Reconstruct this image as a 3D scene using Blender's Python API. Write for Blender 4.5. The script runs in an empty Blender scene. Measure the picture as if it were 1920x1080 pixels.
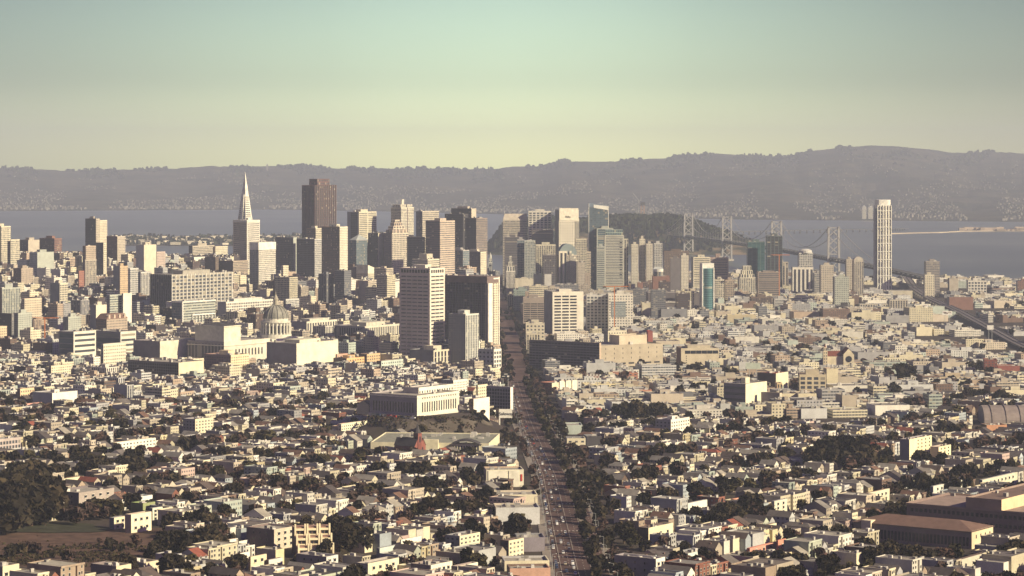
# city seen from a hill: boulevard, houses, skyline, bay bridge, far hills
HAZE_C = (.65,.725,.93,1); HAZE_D = 4.8e-5; HAZE_G = 0.0
SUN_AZ = 119.0; SUN_EL = 27.0; SUN_E = 5.0; SUN_C = (1.0,.865,.575)
SKY_S = .12; EXPO = 0.64
SKY_TINT = [(0.0,(1.0,.97,.47)),(.010,(.60,.63,.385)),(.020,(.345,.385,.28)),(.033,(.165,.197,.171)),(.066,(.106,.125,.110)),(.12,(.036,.029,.045)),(.3,(.033,.0165,.050)),(1.0,(.033,.0165,.050))]
import bpy, math, random
import numpy as np
from mathutils import Vector, Matrix, noise
R = random.Random(11)
SC = bpy.context.scene
COL = SC.collection
F = 4900.0; HZ = 314.0; EYE = 280.0          # focal length in photo pixels, horizon row, eye height

# ---------------------------------------------------------------- terrain
PROF = [(-800,248),(0,258),(250,205),(600,138),(1000,80),(1300,55),(1484,48),(2090,36),(2600,25),(3300,15),(4500,9),(5800,5),(6450,3)]
def lerp_table(t, x):
    if x <= t[0][0]: return t[0][1]
    for (a, p), (b, q) in zip(t, t[1:]):
        if x <= b: return p+(q-p)*(x-a)/(b-a)
    return t[-1][1]
BUMPS = [(-1000,5300,82,520,520),(-420,5750,22,300,300),(-1150,4500,25,500,400),(-1400,3600,30,500,600),
         (-330,1330,30,120,110),(-700,2200,14,300,420),(760,5950,16,230,230)]
def ground(x, y):
    z = lerp_table(PROF, y)
    for (a, b, h, sx, sy) in BUMPS:
        q = ((x-a)/sx)**2+((y-b)/sy)**2
        if q < 9: z += h*math.exp(-q)
    # the rock with steep sides under the old mint
    q = math.hypot((x+84)/58, (y-2470)/80)
    if q < 1.3:
        t = min(1, max(0, (1.3-q)/0.36)); z += 19*t*t*(3-2*t)
    ys = shore(x)
    if y > ys: z = max(-6, z-(y-ys)*0.25)
    return z
def shore(x):
    return 6500+60*math.sin(x/310.0)+(900 if x < -200 else (900*(1-(x+200)/500) if x < 300 else 0))*0.5
def solve(px, py):
    """world point where the pixel's ray meets the ground"""
    a = (px-960)/F; b = (py-HZ)/F
    Y = 900.0
    while Y < 6600:
        if EYE-b*Y <= ground(a*Y, Y): break
        Y += 4.0
    return a*Y, Y
def topz(py, Y): return EYE-(py-HZ)/F*Y
MX = [(0,60),(1300,43),(1484,40),(2060,36),(2640,20),(3330,6),(4200,-5),(6500,-50)]
def market_x(y): return lerp_table(MX, y)

# ---------------------------------------------------------------- materials
def newmat(name):
    m = bpy.data.materials.new(name); m.use_nodes = True
    nt = m.node_tree; nt.nodes.clear()
    o = nt.nodes.new('ShaderNodeOutputMaterial'); p = nt.nodes.new('ShaderNodeBsdfPrincipled')
    nt.links.new(p.outputs[0], o.inputs[0]); p.inputs['Roughness'].default_value = .85
    p.inputs['Specular IOR Level'].default_value = .2
    return m, nt, p
def mth(nt, op, a, b=None):
    n = nt.nodes.new('ShaderNodeMath'); n.operation = op
    for i, v in enumerate((a, b)):
        if v is None: continue
        if isinstance(v, (int, float)): n.inputs[i].default_value = v
        else: nt.links.new(v, n.inputs[i])
    return n.outputs[0]
def noise_n(nt, scale, detail=3, co='Object', rough=.6):
    t = nt.nodes.new('ShaderNodeTexCoord'); n = nt.nodes.new('ShaderNodeTexNoise')
    n.inputs['Scale'].default_value = scale; n.inputs['Detail'].default_value = detail; n.inputs['Roughness'].default_value = rough
    nt.links.new(t.outputs[co], n.inputs['Vector']); return n.outputs['Fac']
def ramp(nt, fac, stops):
    r = nt.nodes.new('ShaderNodeValToRGB'); e = r.color_ramp.elements
    while len(e) < len(stops): e.new(.5)
    for i, (p, c) in enumerate(stops): e[i].position = p; e[i].color = (*c, 1)
    nt.links.new(fac, r.inputs[0]); return r.outputs[0]
def mix(nt, f, a, b, mode='MIX'):
    n = nt.nodes.new('ShaderNodeMix'); n.data_type = 'RGBA'; n.blend_type = mode
    for i, v in ((0, f), (6, a), (7, b)):
        if isinstance(v, (int, float)): n.inputs[i].default_value = v
        elif isinstance(v, tuple): n.inputs[i].default_value = (*v, 1)
        else: nt.links.new(v, n.inputs[i])
    return n.outputs[2]
def colattr(nt):
    a = nt.nodes.new('ShaderNodeAttribute'); a.attribute_name = 'Col'; return a.outputs['Color']
MAT = {}
def facade(name, a, b, c, d, glass=(.045,.05,.06), rough=.3, blinds=.14):
    """wall in the colour attribute; UV counts bays and storeys, so one unit of UV holds one window"""
    m, nt, p = newmat(name)
    uv = nt.nodes.new('ShaderNodeUVMap'); s = nt.nodes.new('ShaderNodeSeparateXYZ'); nt.links.new(uv.outputs[0], s.inputs[0])
    fu = mth(nt, 'FRACT', s.outputs[0]); fv = mth(nt, 'FRACT', s.outputs[1])
    k = mth(nt, 'MULTIPLY', mth(nt, 'GREATER_THAN', fu, a), mth(nt, 'LESS_THAN', fu, b))
    k = mth(nt, 'MULTIPLY', k, mth(nt, 'MULTIPLY', mth(nt, 'GREATER_THAN', fv, c), mth(nt, 'LESS_THAN', fv, d)))
    fl = nt.nodes.new('ShaderNodeVectorMath'); fl.operation = 'FLOOR'; nt.links.new(uv.outputs[0], fl.inputs[0])
    wn = nt.nodes.new('ShaderNodeTexWhiteNoise'); wn.noise_dimensions = '4D'; nt.links.new(fl.outputs[0], wn.inputs['Vector'])
    oi = nt.nodes.new('ShaderNodeObjectInfo'); nt.links.new(oi.outputs['Random'], wn.inputs['W'])
    g = ramp(nt, wn.outputs['Value'], [(0, glass), (1-blinds, tuple(x*1.6 for x in glass)), (min(.999, 1.001-blinds*.5), (.3,.27,.21))])
    w = ramp(nt, noise_n(nt, .09, 5), [(.3, (.80,.79,.78)), (.6, (1,1,1))])
    w2 = ramp(nt, noise_n(nt, .9, 3), [(.35, (.88,.88,.87)), (.6, (1,1,1))])
    wall = mix(nt, 1.0, mix(nt, 1.0, colattr(nt), w, 'MULTIPLY'), w2, 'MULTIPLY')
    nt.links.new(mix(nt, k, wall, g), p.inputs['Base Color'])
    nt.links.new(mth(nt, 'SUBTRACT', .9, mth(nt, 'MULTIPLY', k, .9-rough)), p.inputs['Roughness'])
    MAT[name] = m
facade('punched', .28, .74, .30, .74)
facade('ribbon', .05, .95, .34, .78)
facade('grid', .16, .84, .16, .80)
facade('pier', .30, .86, .04, .96, (.035,.035,.045))
facade('glass', .06, .94, .10, .93, (.06,.09,.11), .18, .08)
facade('tealglass', .05, .95, .06, .95, (.028,.07,.08), .15, .04)
facade('dark', .12, .88, .12, .86, (.02,.02,.026), .3, .06)
facade('blank', 2, 3, 2, 3)
def plain(name, col, rough=.8, ns=.3, lo=.75, metal=0, spec=.2):
    m, nt, p = newmat(name)
    w = ramp(nt, noise_n(nt, ns, 5), [(.3, tuple(c*lo for c in col)), (.65, col)])
    nt.links.new(w, p.inputs['Base Color']); p.inputs['Roughness'].default_value = rough; p.inputs['Metallic'].default_value = metal
    p.inputs['Specular IOR Level'].default_value = spec
    MAT[name] = m; return m
plain('window_glass', (.03,.034,.045), .2, spec=.5)
plain('window_trim', (.62,.58,.5))
plain('steel', (.42,.43,.42), .6)
plain('bridge_grey', (.38,.37,.36), .7, .02)
plain('deck_dark', (.10,.10,.10), .9, .05)
plain('bark', (.09,.06,.045), .9, 2)
plain('asphalt', (.125,.078,.068), .95, .04, .6)
plain('sidewalk', (.30,.26,.22), .95, .2, .7)
plain('paint', (.42,.38,.33), .8)
plain('red_roof', (.22,.075,.05), .9, .25, .6)
plain('brown_roof', (.20,.125,.10), .9, .25, .7)
plain('slate', (.07,.065,.07), .9, .3)
plain('lead_dome', (.30,.29,.25), .55, .08, .45)
plain('orange', (.60,.20,.06), .6)
plain('tyre', (.02,.02,.02), .9)
plain('sign_white', (.80,.78,.70), .7)
plain('sign_dark', (.03,.03,.03), .7)
plain('lawn', (.055,.056,.032), .95, .12, .5)
plain('dry_grass', (.14,.085,.062), .95, .12, .4)
plain('cliff', (.12,.10,.08), .95, .05, .55)
plain('sand', (.5,.42,.3), .95, .01)
def attrmat(name, rough=.85, ns=.6, lo=.8, spec=.2):
    m, nt, p = newmat(name)
    w = ramp(nt, noise_n(nt, ns, 4), [(.3, (lo,lo,lo)), (.65, (1,1,1))])
    nt.links.new(mix(nt, 1.0, colattr(nt), w, 'MULTIPLY'), p.inputs['Base Color']); p.inputs['Roughness'].default_value = rough
    p.inputs['Specular IOR Level'].default_value = spec
    MAT[name] = m
attrmat('roof', .9, .25, .62); attrmat('leaf', .8, .35, .55, .05); attrmat('carpaint', .3, .5, .95, .5); attrmat('masonry', .9, .15, .7)
m, nt, p = newmat('water')
p.inputs['Roughness'].default_value = .32; p.inputs['Specular IOR Level'].default_value = .5
nt.links.new(ramp(nt, noise_n(nt, .0009, 4), [(.38, (.060,.072,.056)), (.62, (.125,.135,.105))]), p.inputs['Base Color'])
b = nt.nodes.new('ShaderNodeBump'); b.inputs['Strength'].default_value = .35; b.inputs['Distance'].default_value = 1.5
nt.links.new(noise_n(nt, .05, 4), b.inputs['Height']); nt.links.new(b.outputs[0], p.inputs['Normal']); MAT['water'] = m
m, nt, p = newmat('city_ground')
c1 = ramp(nt, noise_n(nt, .02, 6), [(.35, (.035,.028,.028)), (.5, (.065,.05,.042)), (.62, (.045,.04,.026)), (.75, (.11,.09,.07))])
nt.links.new(c1, p.inputs['Base Color']); p.inputs['Roughness'].default_value = .95; MAT['city_ground'] = m
m, nt, p = newmat('hill_ground')
c1 = ramp(nt, noise_n(nt, .0032, 8, rough=.72), [(.40, (.022,.027,.02)), (.5, (.05,.046,.034)), (.64, (.10,.085,.06))])
nt.links.new(c1, p.inputs['Base Color']); p.inputs['Roughness'].default_value = 1; p.inputs['Specular IOR Level'].default_value = 0; MAT['hill_ground'] = m
m, nt, p = newmat('island_ground')
c1 = ramp(nt, noise_n(nt, .012, 6), [(.42, (.035,.04,.028)), (.52, (.08,.07,.045)), (.6, (.20,.15,.10))])
nt.links.new(c1, p.inputs['Base Color']); p.inputs['Roughness'].default_value = 1; p.inputs['Specular IOR Level'].default_value = 0; MAT['island_ground'] = m

# ---------------------------------------------------------------- mesh builder
class MB:
    def __init__(s, mats=('blank',)):
        s.v = []; s.f = []; s.uv = []; s.c = []; s.m = []; s.mats = list(mats); s.tf = None; s.col = (.6,.6,.6); s.mi = 0
    def at(s, x, y, z, rot=0.0):
        s.tf = (x, y, z, math.cos(rot), math.sin(rot)); return s
    def use(s, mat, col=None):
        if mat not in s.mats: s.mats.append(mat)
        s.mi = s.mats.index(mat)
        if col is not None: s.col = col
        return s
    def P(s, p):
        if s.tf:
            x, y, z, c, n = s.tf; p = (x+p[0]*c-p[1]*n, y+p[0]*n+p[1]*c, z+p[2])
        s.v.append(p); return len(s.v)-1
    def face(s, pts, uv=None, col=None):
        s.f.append([s.P(p) for p in pts]); s.uv.append(uv or [(0,0)]*len(pts)); s.c.append(col or s.col); s.m.append(s.mi)
    def wallface(s, a, b, z0, z1, nu, nv):
        """vertical face seen with a on its left"""
        s.face([(a[0],a[1],z0),(b[0],b[1],z0),(b[0],b[1],z1),(a[0],a[1],z1)], [(0,0),(nu,0),(nu,nv),(0,nv)])
    def box(s, x0, x1, y0, y1, z0, z1, nx=0, ny=0, nz=0, top=True, bottom=False):
        s.wallface((x0,y0),(x1,y0),z0,z1,nx,nz); s.wallface((x1,y0),(x1,y1),z0,z1,ny,nz)
        s.wallface((x1,y1),(x0,y1),z0,z1,nx,nz); s.wallface((x0,y1),(x0,y0),z0,z1,ny,nz)
        if top: s.face([(x0,y0,z1),(x1,y0,z1),(x1,y1,z1),(x0,y1,z1)])
        if bottom: s.face([(x0,y1,z0),(x1,y1,z0),(x1,y0,z0),(x0,y0,z0)])
    def prism(s, poly, z0, z1, top=True, nu=0, nv=0):
        n = len(poly)
        for i in range(n): s.wallface(poly[i], poly[(i+1) % n], z0, z1, nu, nv)
        if top: s.face([(x, y, z1) for x, y in poly])
    def lathe(s, prof, n=16, cx=0, cy=0, nu=0):
        for (r0, z0), (r1, z1) in zip(prof, prof[1:]):
            for i in range(n):
                a, b = i*2*math.pi/n, (i+1)*2*math.pi/n
                q = [(cx+r0*math.cos(a), cy+r0*math.sin(a), z0), (cx+r0*math.cos(b), cy+r0*math.sin(b), z0),
                     (cx+r1*math.cos(b), cy+r1*math.sin(b), z1), (cx+r1*math.cos(a), cy+r1*math.sin(a), z1)]
                if r1 < 1e-4: q = q[:3]
                if r0 < 1e-4: q = [q[0], q[2], q[3]]
                s.face(q, [(0,0)]*len(q) if not nu else [(i*nu/n,0),((i+1)*nu/n,0),((i+1)*nu/n,1),(i*nu/n,1)][:len(q)])
    def bar(s, p, q, w, h=None):
        """square bar between two points"""
        h = h or w; p = Vector(p); q = Vector(q); d = (q-p).normalized()
        u = d.cross(Vector((0,0,1))); u = Vector((1,0,0)) if u.length < 1e-3 else u.normalized(); k = u.cross(d).normalized()
        r = [p+u*(i*w/2)+k*(j*h/2) for i, j in ((-1,-1),(1,-1),(1,1),(-1,1))]; t = [x+(q-p) for x in r]
        for i in range(4): j = (i+1) % 4; s.face([tuple(r[i]), tuple(r[j]), tuple(t[j]), tuple(t[i])])
        s.face([tuple(x) for x in r[::-1]]); s.face([tuple(x) for x in t])
    def mesh(s, name):
        me = bpy.data.meshes.new(name); me.from_pydata(s.v, [], s.f)
        for m in s.mats: me.materials.append(MAT[m])
        uvl = me.uv_layers.new(name='UVMap'); flat = np.array([c for f in s.uv for p in f for c in p], dtype=np.float32)
        uvl.data.foreach_set('uv', flat)
        ca = me.color_attributes.new('Col', 'FLOAT_COLOR', 'CORNER')
        cc = np.array([(*c, 1.0) for f, c in zip(s.f, s.c) for _ in f], dtype=np.float32).ravel(); ca.data.foreach_set('color', cc)
        me.polygons.foreach_set('material_index', np.array(s.m, dtype=np.int32)); me.update(); return me
def link(name, data, parent=None, loc=(0,0,0), rz=0.0):
    o = bpy.data.objects.new(name, data); COL.objects.link(o); o.location = loc; o.rotation_euler = (0,0,rz)
    if parent: o.parent = parent
    return o
def tag(o, label=None, cat=None, group=None, kind=None):
    if label: o['label'] = label
    if cat: o['category'] = cat
    if group: o['group'] = group
    if kind: o['kind'] = kind
    return o
def part(name, mb, parent, loc=(0,0,0), rz=0.0): return link(name, mb.mesh(name), parent, loc, rz)
def thing(name, label, cat, loc, rz=0.0, group=None): return tag(link(name, None, None, loc, rz), label, cat, group)
def lettering(word, size, depth, matname, parent, loc, rot, name='lettering'):
    cu = bpy.data.curves.new('letter_curve', 'FONT'); cu.body = word; cu.size = size; cu.extrude = depth; cu.align_x = 'CENTER'; cu.align_y = 'CENTER'
    t = bpy.data.objects.new('letter_tmp', cu); COL.objects.link(t); bpy.context.view_layer.update()
    me = bpy.data.meshes.new_from_object(t.evaluated_get(bpy.context.evaluated_depsgraph_get())); bpy.data.objects.remove(t)
    me.name = name; me.materials.clear(); me.materials.append(MAT[matname])
    o = link(name, me, parent, loc); o.rotation_euler = rot; return o

PAL = {'cream':(.78,.71,.52),'white':(.86,.82,.72),'beige':(.62,.54,.43),'grey':(.48,.47,.47),'yellow':(.76,.66,.42),'pink':(.66,.50,.44),
       'pale blue':(.52,.58,.62),'pale green':(.58,.62,.50),'tan':(.54,.42,.32),'rust red':(.34,.15,.11),'brown':(.22,.15,.12),
       'dark':(.085,.08,.09),'dark brown':(.12,.085,.08),'pale grey':(.66,.66,.64),'greenish':(.50,.56,.50),'teal':(.30,.42,.39),'orange':(.62,.38,.22),'slate':(.27,.27,.285)}  # slate doubles as the tone of walls in shade
ANG_A = math.atan2(.819, .574); ANG_B = math.radians(.8)
KEEP = []      # footprints already taken: (cx, cy, cos, sin, halfw, halfd, front clearance)
def taken(x, y, m=6.0):
    if y < 1750 and x < -150:      # the open slope at the lower left stays free
        g = ground(x, y); px = 960+F*x/y; py = HZ+(EYE-g)*F/y
        if px < 318 and 972 < py < 1096-max(0, px-200)*.25: return True
    for (cx, cy, c, s, hw, hd, fr) in KEEP:
        dx, dy = x-cx, y-cy
        if abs(dx) > hw+hd+m+fr or abs(dy) > hw+hd+m+fr: continue
        if abs(dx*c+dy*s) < hw+m and abs(-dx*s+dy*c) < hd+m: return True
        if fr and -fr-hw-hd < dy < 0 and abs(dx) < (hw+hd)*.75: return True
    return False
def footprint(xl, xc, xr, Y, rot, dep=None):
    """corner nearest the viewer at pixel column xc, depth Y -> centre, half sizes"""
    a = (xl-960)/F; b = (xr-960)/F; Xc = (xc-960)/F*Y
    if dep and rot < .3 and xl < xc-2:      # turn the block until its left side is seen as wide as in the photo
        lo, hi = -.2, 1.0
        for _ in range(30):
            r = (lo+hi)/2; q = (Xc-dep*math.sin(r))/(Y+dep*math.cos(r))
            if q > a: lo = r
            else: hi = r
        rot = lo
        e = (math.cos(rot), math.sin(rot)); n = (-e[1], e[0]); w = (b*Y-Xc)/(e[0]-b*e[1])
        return Xc+e[0]*w/2+n[0]*dep/2, Y+e[1]*w/2+n[1]*dep/2, w, dep, rot
    e = (math.cos(rot), math.sin(rot)); n = (-e[1], e[0])
    if xl < xc: d = (Xc-a*Y)/(a*n[1]-n[0])
    else: d = dep
    w = (b*Y-Xc)/(e[0]-b*e[1])
    if dep and rot < .3: d = dep
    return Xc+e[0]*w/2+n[0]*d/2, Y+e[1]*w/2+n[1]*d/2, w, d, rot
def walls(mb, w, d, z0, z1, bays, nv, cols=None, rim=.5, drop=.9):
    """four walls with a parapet; bays = storeys' bays on (south, east, north, west)"""
    x, y = w/2, d/2; c = [(-x,-y),(x,-y),(x,y),(-x,y)]; i = [(-x+rim,-y+rim),(x-rim,-y+rim),(x-rim,y-rim),(-x+rim,y-rim)]
    for k in range(4):
        a, b = c[k], c[(k+1) % 4]; ia, ib = i[k], i[(k+1) % 4]
        if cols: mb.col = cols[k]
        zt = z1-1.2 if bays[k] else z1
        mb.wallface(a, b, z0, zt, bays[k], nv if bays[k] else 0)
        if bays[k]: mb.wallface(a, b, zt, z1, 0, 0)
        mb.face([(*a,z1),(*b,z1),(*ib,z1),(*ia,z1)]); mb.wallface(ib, ia, z1-drop, z1, 0, 0)
ROOFC = [(.36,.33,.28),(.44,.41,.34),(.27,.25,.23),(.17,.15,.15),(.50,.47,.40),(.10,.09,.09),(.30,.28,.26),(.2,.17,.15)]
def clutter(mb, w, d, z, n, rnd, s=1.0):
    """stair heads, plant boxes and ducts on a flat roof"""
    for _ in range(n):
        a, b = rnd.uniform(1.2,3.6)*s, rnd.uniform(1.2,3.2)*s
        if a*2.2 > w or b*2.2 > d: continue
        x = rnd.uniform(-w/2+a, w/2-a); y = rnd.uniform(-d/2+b, d/2-b); c = rnd.uniform(.3,.7)
        mb.col = (c, c*.95, c*.86); mb.box(x-a/2, x+a/2, y-b/2, y+b/2, z-.05, z+rnd.uniform(.8,2.6)*s)
BYKEY = {}
def hero(name, label, cat, xl, xc, xr, yt, Y=None, yb=None, col='cream', st='punched', st2=None, col_lit=None, rot=ANG_A, dep=None,
         fh=3.7, pw=3.6, roof=(.4,.37,.32), pent=.4, ph=4.5, key=None, group=None, bands=0, top=True, clut=4, front=None, zb=None, nbs=0):
    if Y is None:
        _, Y = solve(xc, yb); fr = 26 if front is None else front
    else: fr = 0 if front is None else front
    cx, cy, w, d, rot = footprint(xl, xc, xr, Y, rot, dep)
    zt = topz(yt, Y); hw, hd = w/2, d/2; e = (math.cos(rot), math.sin(rot))
    g = min(ground(cx+e[0]*i*hw-e[1]*j*hd, cy+e[1]*i*hw+e[0]*j*hd) for i in (-1,1) for j in (-1,1))-1 if zb is None else zb
    KEEP.append((cx, cy, e[0], e[1], hw, hd, fr))
    h = zt-g; root = thing(name, label, cat, (cx, cy, g), rot, group)
    c1 = PAL[col] if isinstance(col, str) else col; c2 = PAL[col_lit] if isinstance(col_lit, str) else (col_lit or c1)
    st2 = st2 or st
    if st2 == 'blank' and Y > 3500 and name in ('apartment_tower','apartment_block','hotel_block') and int(xl*3+yt) % 5 < 3: st2 = 'punched'
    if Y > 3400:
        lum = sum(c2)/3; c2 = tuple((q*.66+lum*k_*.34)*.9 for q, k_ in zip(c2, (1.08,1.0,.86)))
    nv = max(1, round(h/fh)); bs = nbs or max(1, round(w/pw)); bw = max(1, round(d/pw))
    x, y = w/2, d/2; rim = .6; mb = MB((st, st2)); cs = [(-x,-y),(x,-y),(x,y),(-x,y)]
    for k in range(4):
        a, b = cs[k], cs[(k+1) % 4]; lit = k in (0, 1); mb.use(st2 if lit else st, c2 if lit else c1); nb = bs if k in (0,2) else bw  # lit and shaded walls get separate colours, so shade is painted in
        cap = min(2.0, h*.08); mb.wallface(a, b, 0, h-cap, nb, nv); mb.wallface(a, b, h-cap, h, 0, 0)
        ia, ib = [(q[0]-math.copysign(rim,q[0]), q[1]-math.copysign(rim,q[1])) for q in (a, b)]
        mb.face([(*a,h),(*b,h),(*ib,h),(*ia,h)]); mb.wallface(ib, ia, h-1.2, h, 0, 0)
    part('wall', mb, root)
    rnd = random.Random(int(xl*7+yt*13)); I = dict(root=root, w=w, d=d, h=h, x=x, y=y, g=g, Y=Y, nv=nv, c1=c1, c2=c2, rnd=rnd)
    if top:
        mr = MB(('roof',)); mr.col = roof; mr.face([(-x+rim,-y+rim,h-1.2),(x-rim,-y+rim,h-1.2),(x-rim,y-rim,h-1.2),(-x+rim,y-rim,h-1.2)])
        clutter(mr, w-3, d-3, h-1.2, clut, rnd, 1.6 if Y > 2800 else 1.0); part('roof', mr, root)
        if pent and min(w, d) > 9:
            pb = MB(('masonry',)); pb.col = tuple(q*.9 for q in c2); pb.box(-x*pent, x*pent, -y*pent, y*pent, h-1.25, h+ph); part('penthouse', pb, root)
    if bands:   # real projecting sills, one part per storey
        dz = (h-2)/nv
        bm = MB(('masonry',)); bm.col = tuple(min(1, q*1.05) for q in c2)
        bm.box(-x-.45, x+.45, -y-.45, y+.45, 0, dz*.2, bottom=True); me = bm.mesh('floor_band')
        for i in range(1, nv): link('floor_band', me, root, (0,0,i*dz+dz*.0))
    if key: BYKEY[key] = I
    return I
def wins(I, side, cols, rows, u0, u1, v0, v1, ww, wh, name='window', glass='window_glass', trim=None, arch=False):
    """window parts set on one face (s = south/right-hand face, w = west/left-hand face); u, v in fractions of the face"""
    m = MB((glass,)); m.use(glass, (.05,.05,.06)); m.box(-ww/2, ww/2, -.12, .2, 0, wh, bottom=True)
    if arch:
        for k in range(5):
            a, b = math.pi*k/5, math.pi*(k+1)/5; m.face([(0,-.12,wh),(ww/2*math.cos(a),-.12,wh+ww/2*math.sin(a)),(ww/2*math.cos(b),-.12,wh+ww/2*math.sin(b))])
    if trim:
        m.use('masonry', trim); m.box(-ww/2-.25, ww/2+.25, -.4, .1, -.35, 0, bottom=True); m.box(-ww/2-.25, ww/2+.25, -.35, .1, wh+.01, wh+.3, bottom=True)
    me = m.mesh(name); w, d, h = I['w'], I['d'], I['h']; n = 0
    for r in range(rows):
        for c in range(cols):
            u = u0+(u1-u0)*(c+.5)/cols; z = h*(v0+(v1-v0)*(r+.5)/rows)-wh/2
            if side == 's': link(name, me, I['root'], (-w/2+u*w, -d/2, z))
            elif side == 'w': link(name, me, I['root'], (-w/2, d/2-u*d, z), -math.pi/2)
            else: link(name, me, I['root'], (w/2, -d/2+u*d, z), math.pi/2)
# ---------------------------------------------------------------- named buildings, (left edge, near corner, right edge, top) in photo pixels + depth in metres
B_ = ANG_B
TW = 'office_tower'; AP = 'apartment_tower'
# far left, hill of towers
hero(AP,'brown and cream apartment tower with vertical window strips at the left edge, on the hill','apartment tower',-22,2,20,424,5000,col='brown',col_lit='cream',st2='grid')
hero(AP,'lower cream apartment block attached to the right of the leftmost hill tower','apartment tower',19,20,37,449,5010,col='tan',col_lit='cream',st2='grid')
hero(AP,'broad pale block with plain upper wall between the leftmost tower and the dark brown block','apartment tower',36,53,76,450,5300,col='dark',col_lit='beige',st2='blank')
hero(AP,'pale green-grey block with a slanting left shadow below the hilltop towers','apartment block',55,70,101,473,4900,col='grey',col_lit='greenish',st2='blank')
hero(AP,'long dark brown hill apartment block joined to a reddish slab','apartment tower',74,102,116,447,5150,col='dark brown',col_lit='rust red',st2='ribbon')
hero(AP,'dark slab with bright cream right face on the hilltop, highest roof at the left','apartment tower',160,180,187,410,5350,col='dark',col_lit='beige',st='dark',st2='blank',pent=.3)
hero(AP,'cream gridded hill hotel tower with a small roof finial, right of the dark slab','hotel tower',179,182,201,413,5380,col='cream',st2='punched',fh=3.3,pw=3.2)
mk=hero('hotel_tower','grey-brown hill hotel with a stepped crown and thin flagpole','hotel tower',200,220,235,443,5150,col='brown',col_lit='beige',pent=0,fh=3.3)
hero(AP,'cream square-windowed tower overlooking the strait, standing alone right of the domed hotel','apartment tower',255,270,293,459,5000,col='grey',col_lit='cream',st='blank',fh=3.2)
hero(AP,'short pinkish wing attached to the lone cream tower','apartment tower',292,294,310,472,5030,col='tan',col_lit='pink',fh=3.2)
hero(AP,'brick-coloured pinkish mid-rise below the dark hilltop slab','apartment block',155,161,180,461,4850,col='brown',col_lit='tan')
hero(AP,'dark mid-rise with a thin cream right edge beneath the domed hotel','apartment block',176,194,200,455,4900,col='dark',col_lit='cream')
hero(AP,'tan mid-rise with pilasters on the hill slope under the pinkish mid-rise','apartment block',158,160,181,487,4700,col='tan',col_lit='beige',st2='pier')
hero(AP,'orange-cream lit slab with a dark shade-coloured left wall, mid-slope','apartment block',212,225,240,499,4500,col='slate',col_lit=(.72,.5,.28),st='blank')
hero(AP,'peach stair tower rising above the orange-cream slab','apartment block',220,222,232,498,4520,col='tan',col_lit=(.78,.58,.36),st2='blank',pent=0)
hero(AP,'pale blue-grey apartment slab with balconies, left slope','apartment block',240,244,260,503,4450,col='grey',col_lit='pale grey',st2='grid')
hero(AP,'grey ribbed apartment block left of the big dark government tower','apartment block',259,264,284,510,4400,col='slate',col_lit='pale grey',st2='pier')
hero(AP,'group of narrow cream apartment shafts at the far left mid-slope','apartment block',-12,4,38,540,4100,col='brown',col_lit='greenish',st2='pier')
hero(AP,'brown-grey square block above the left mid-slope shafts','apartment block',25,40,62,503,4600,col='brown',col_lit='tan')
hero(AP,'grey slab with a tall dark left side and cream right side, left mid-slope','apartment block',94,112,127,531,4200,col='slate',col_lit='cream',st='blank',st2='grid')
hero(AP,'cream low mid-rise with two wings, left mid-slope','apartment block',40,46,78,560,4000,col='tan',col_lit=(.75,.62,.44))
hero(AP,'pale green-grey tower of balconies nearest the left edge of the lower slope','apartment block',25,34,60,587,3750,col='slate',col_lit='greenish',fh=3.1)
hero(AP,'pale green tower of balconies beside the crane on the left slope','apartment block',118,128,152,594,3750,col='slate',col_lit='greenish',fh=3.1)
hero(AP,'tall blank cream slab seen against dark flats on the left slope','apartment block',169,180,200,572,3900,col='slate',col_lit=(.82,.76,.58),st='blank',st2='blank')
hero(AP,'banded grey-green block between blank cream slab and dark government tower','apartment block',200,206,230,553,4000,col='slate',col_lit='greenish',st2='ribbon')
hero(AP,'blank white gable slab right of the banded grey-green block','apartment block',228,231,247,550,4010,col='slate',col_lit='white',st2='blank')
hero(AP,'small bright red-brick block on the left slope','apartment block',146,148,158,508,4550,col='rust red',col_lit=(.5,.16,.1))
dm=hero('dormer_building','brown brick building with four dormers in its sloped roof, left of the dark government tower','building',180,200,239,598,3760,col='brown',col_lit='tan',top=False,fh=4,pw=3)
hero(AP,'dark flat apartment slab at the left edge above the trees','apartment block',-10,22,26,588,3700,col='dark',col_lit='slate')
hero(AP,'peach apartment block at the left edge above the park trees','apartment block',-8,0,13,612,3650,col='tan',col_lit=(.8,.62,.38))
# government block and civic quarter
fed=hero('government_tower','wide government slab, nearly black left side and white-ribbed right side','office tower',282,322,435,515,4250,col='dark',col_lit=(.50,.47,.40),st='dark',st2='grid',fh=5.6,pw=4.6,nbs=16,key='fed',pent=.45,ph=5)
st=hero('court_building','stone and glass court building with white framed portal before the black government slab','office building',322,342,404,565,4130,col='slate',col_lit='greenish',st='glass',st2='ribbon',pent=0,fh=4.4,key='court')
sb=hero('civic_office','long white civic office block with green roof and two rows of bays','office building',408,424,512,566,4230,col='grey',col_lit='white',st='blank',st2='grid',fh=4.5,pw=4.3,roof=(.35,.45,.40),pent=.6,ph=4)
hero('office_block','brown hip-roofed block with tight horizontal bands behind the government slab','office block',402,437,465,489,5100,col='dark brown',col_lit='tan',st2='ribbon',pent=0,fh=3.4)
hero('office_block','striped tan slab with dark end left of the striped white tower, by the water','office block',354,361,402,461,5600,col='dark',col_lit='beige',st2='ribbon',fh=3.6)
hero('office_block','cream stepped block by the water right of the striped tan slab','office block',400,404,427,462,5650,col='tan',col_lit='cream')
hero('office_block','small bright white block beneath the striped tan slab','office block',361,364,387,482,5300,col='grey',col_lit='white',st2='blank')
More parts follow.
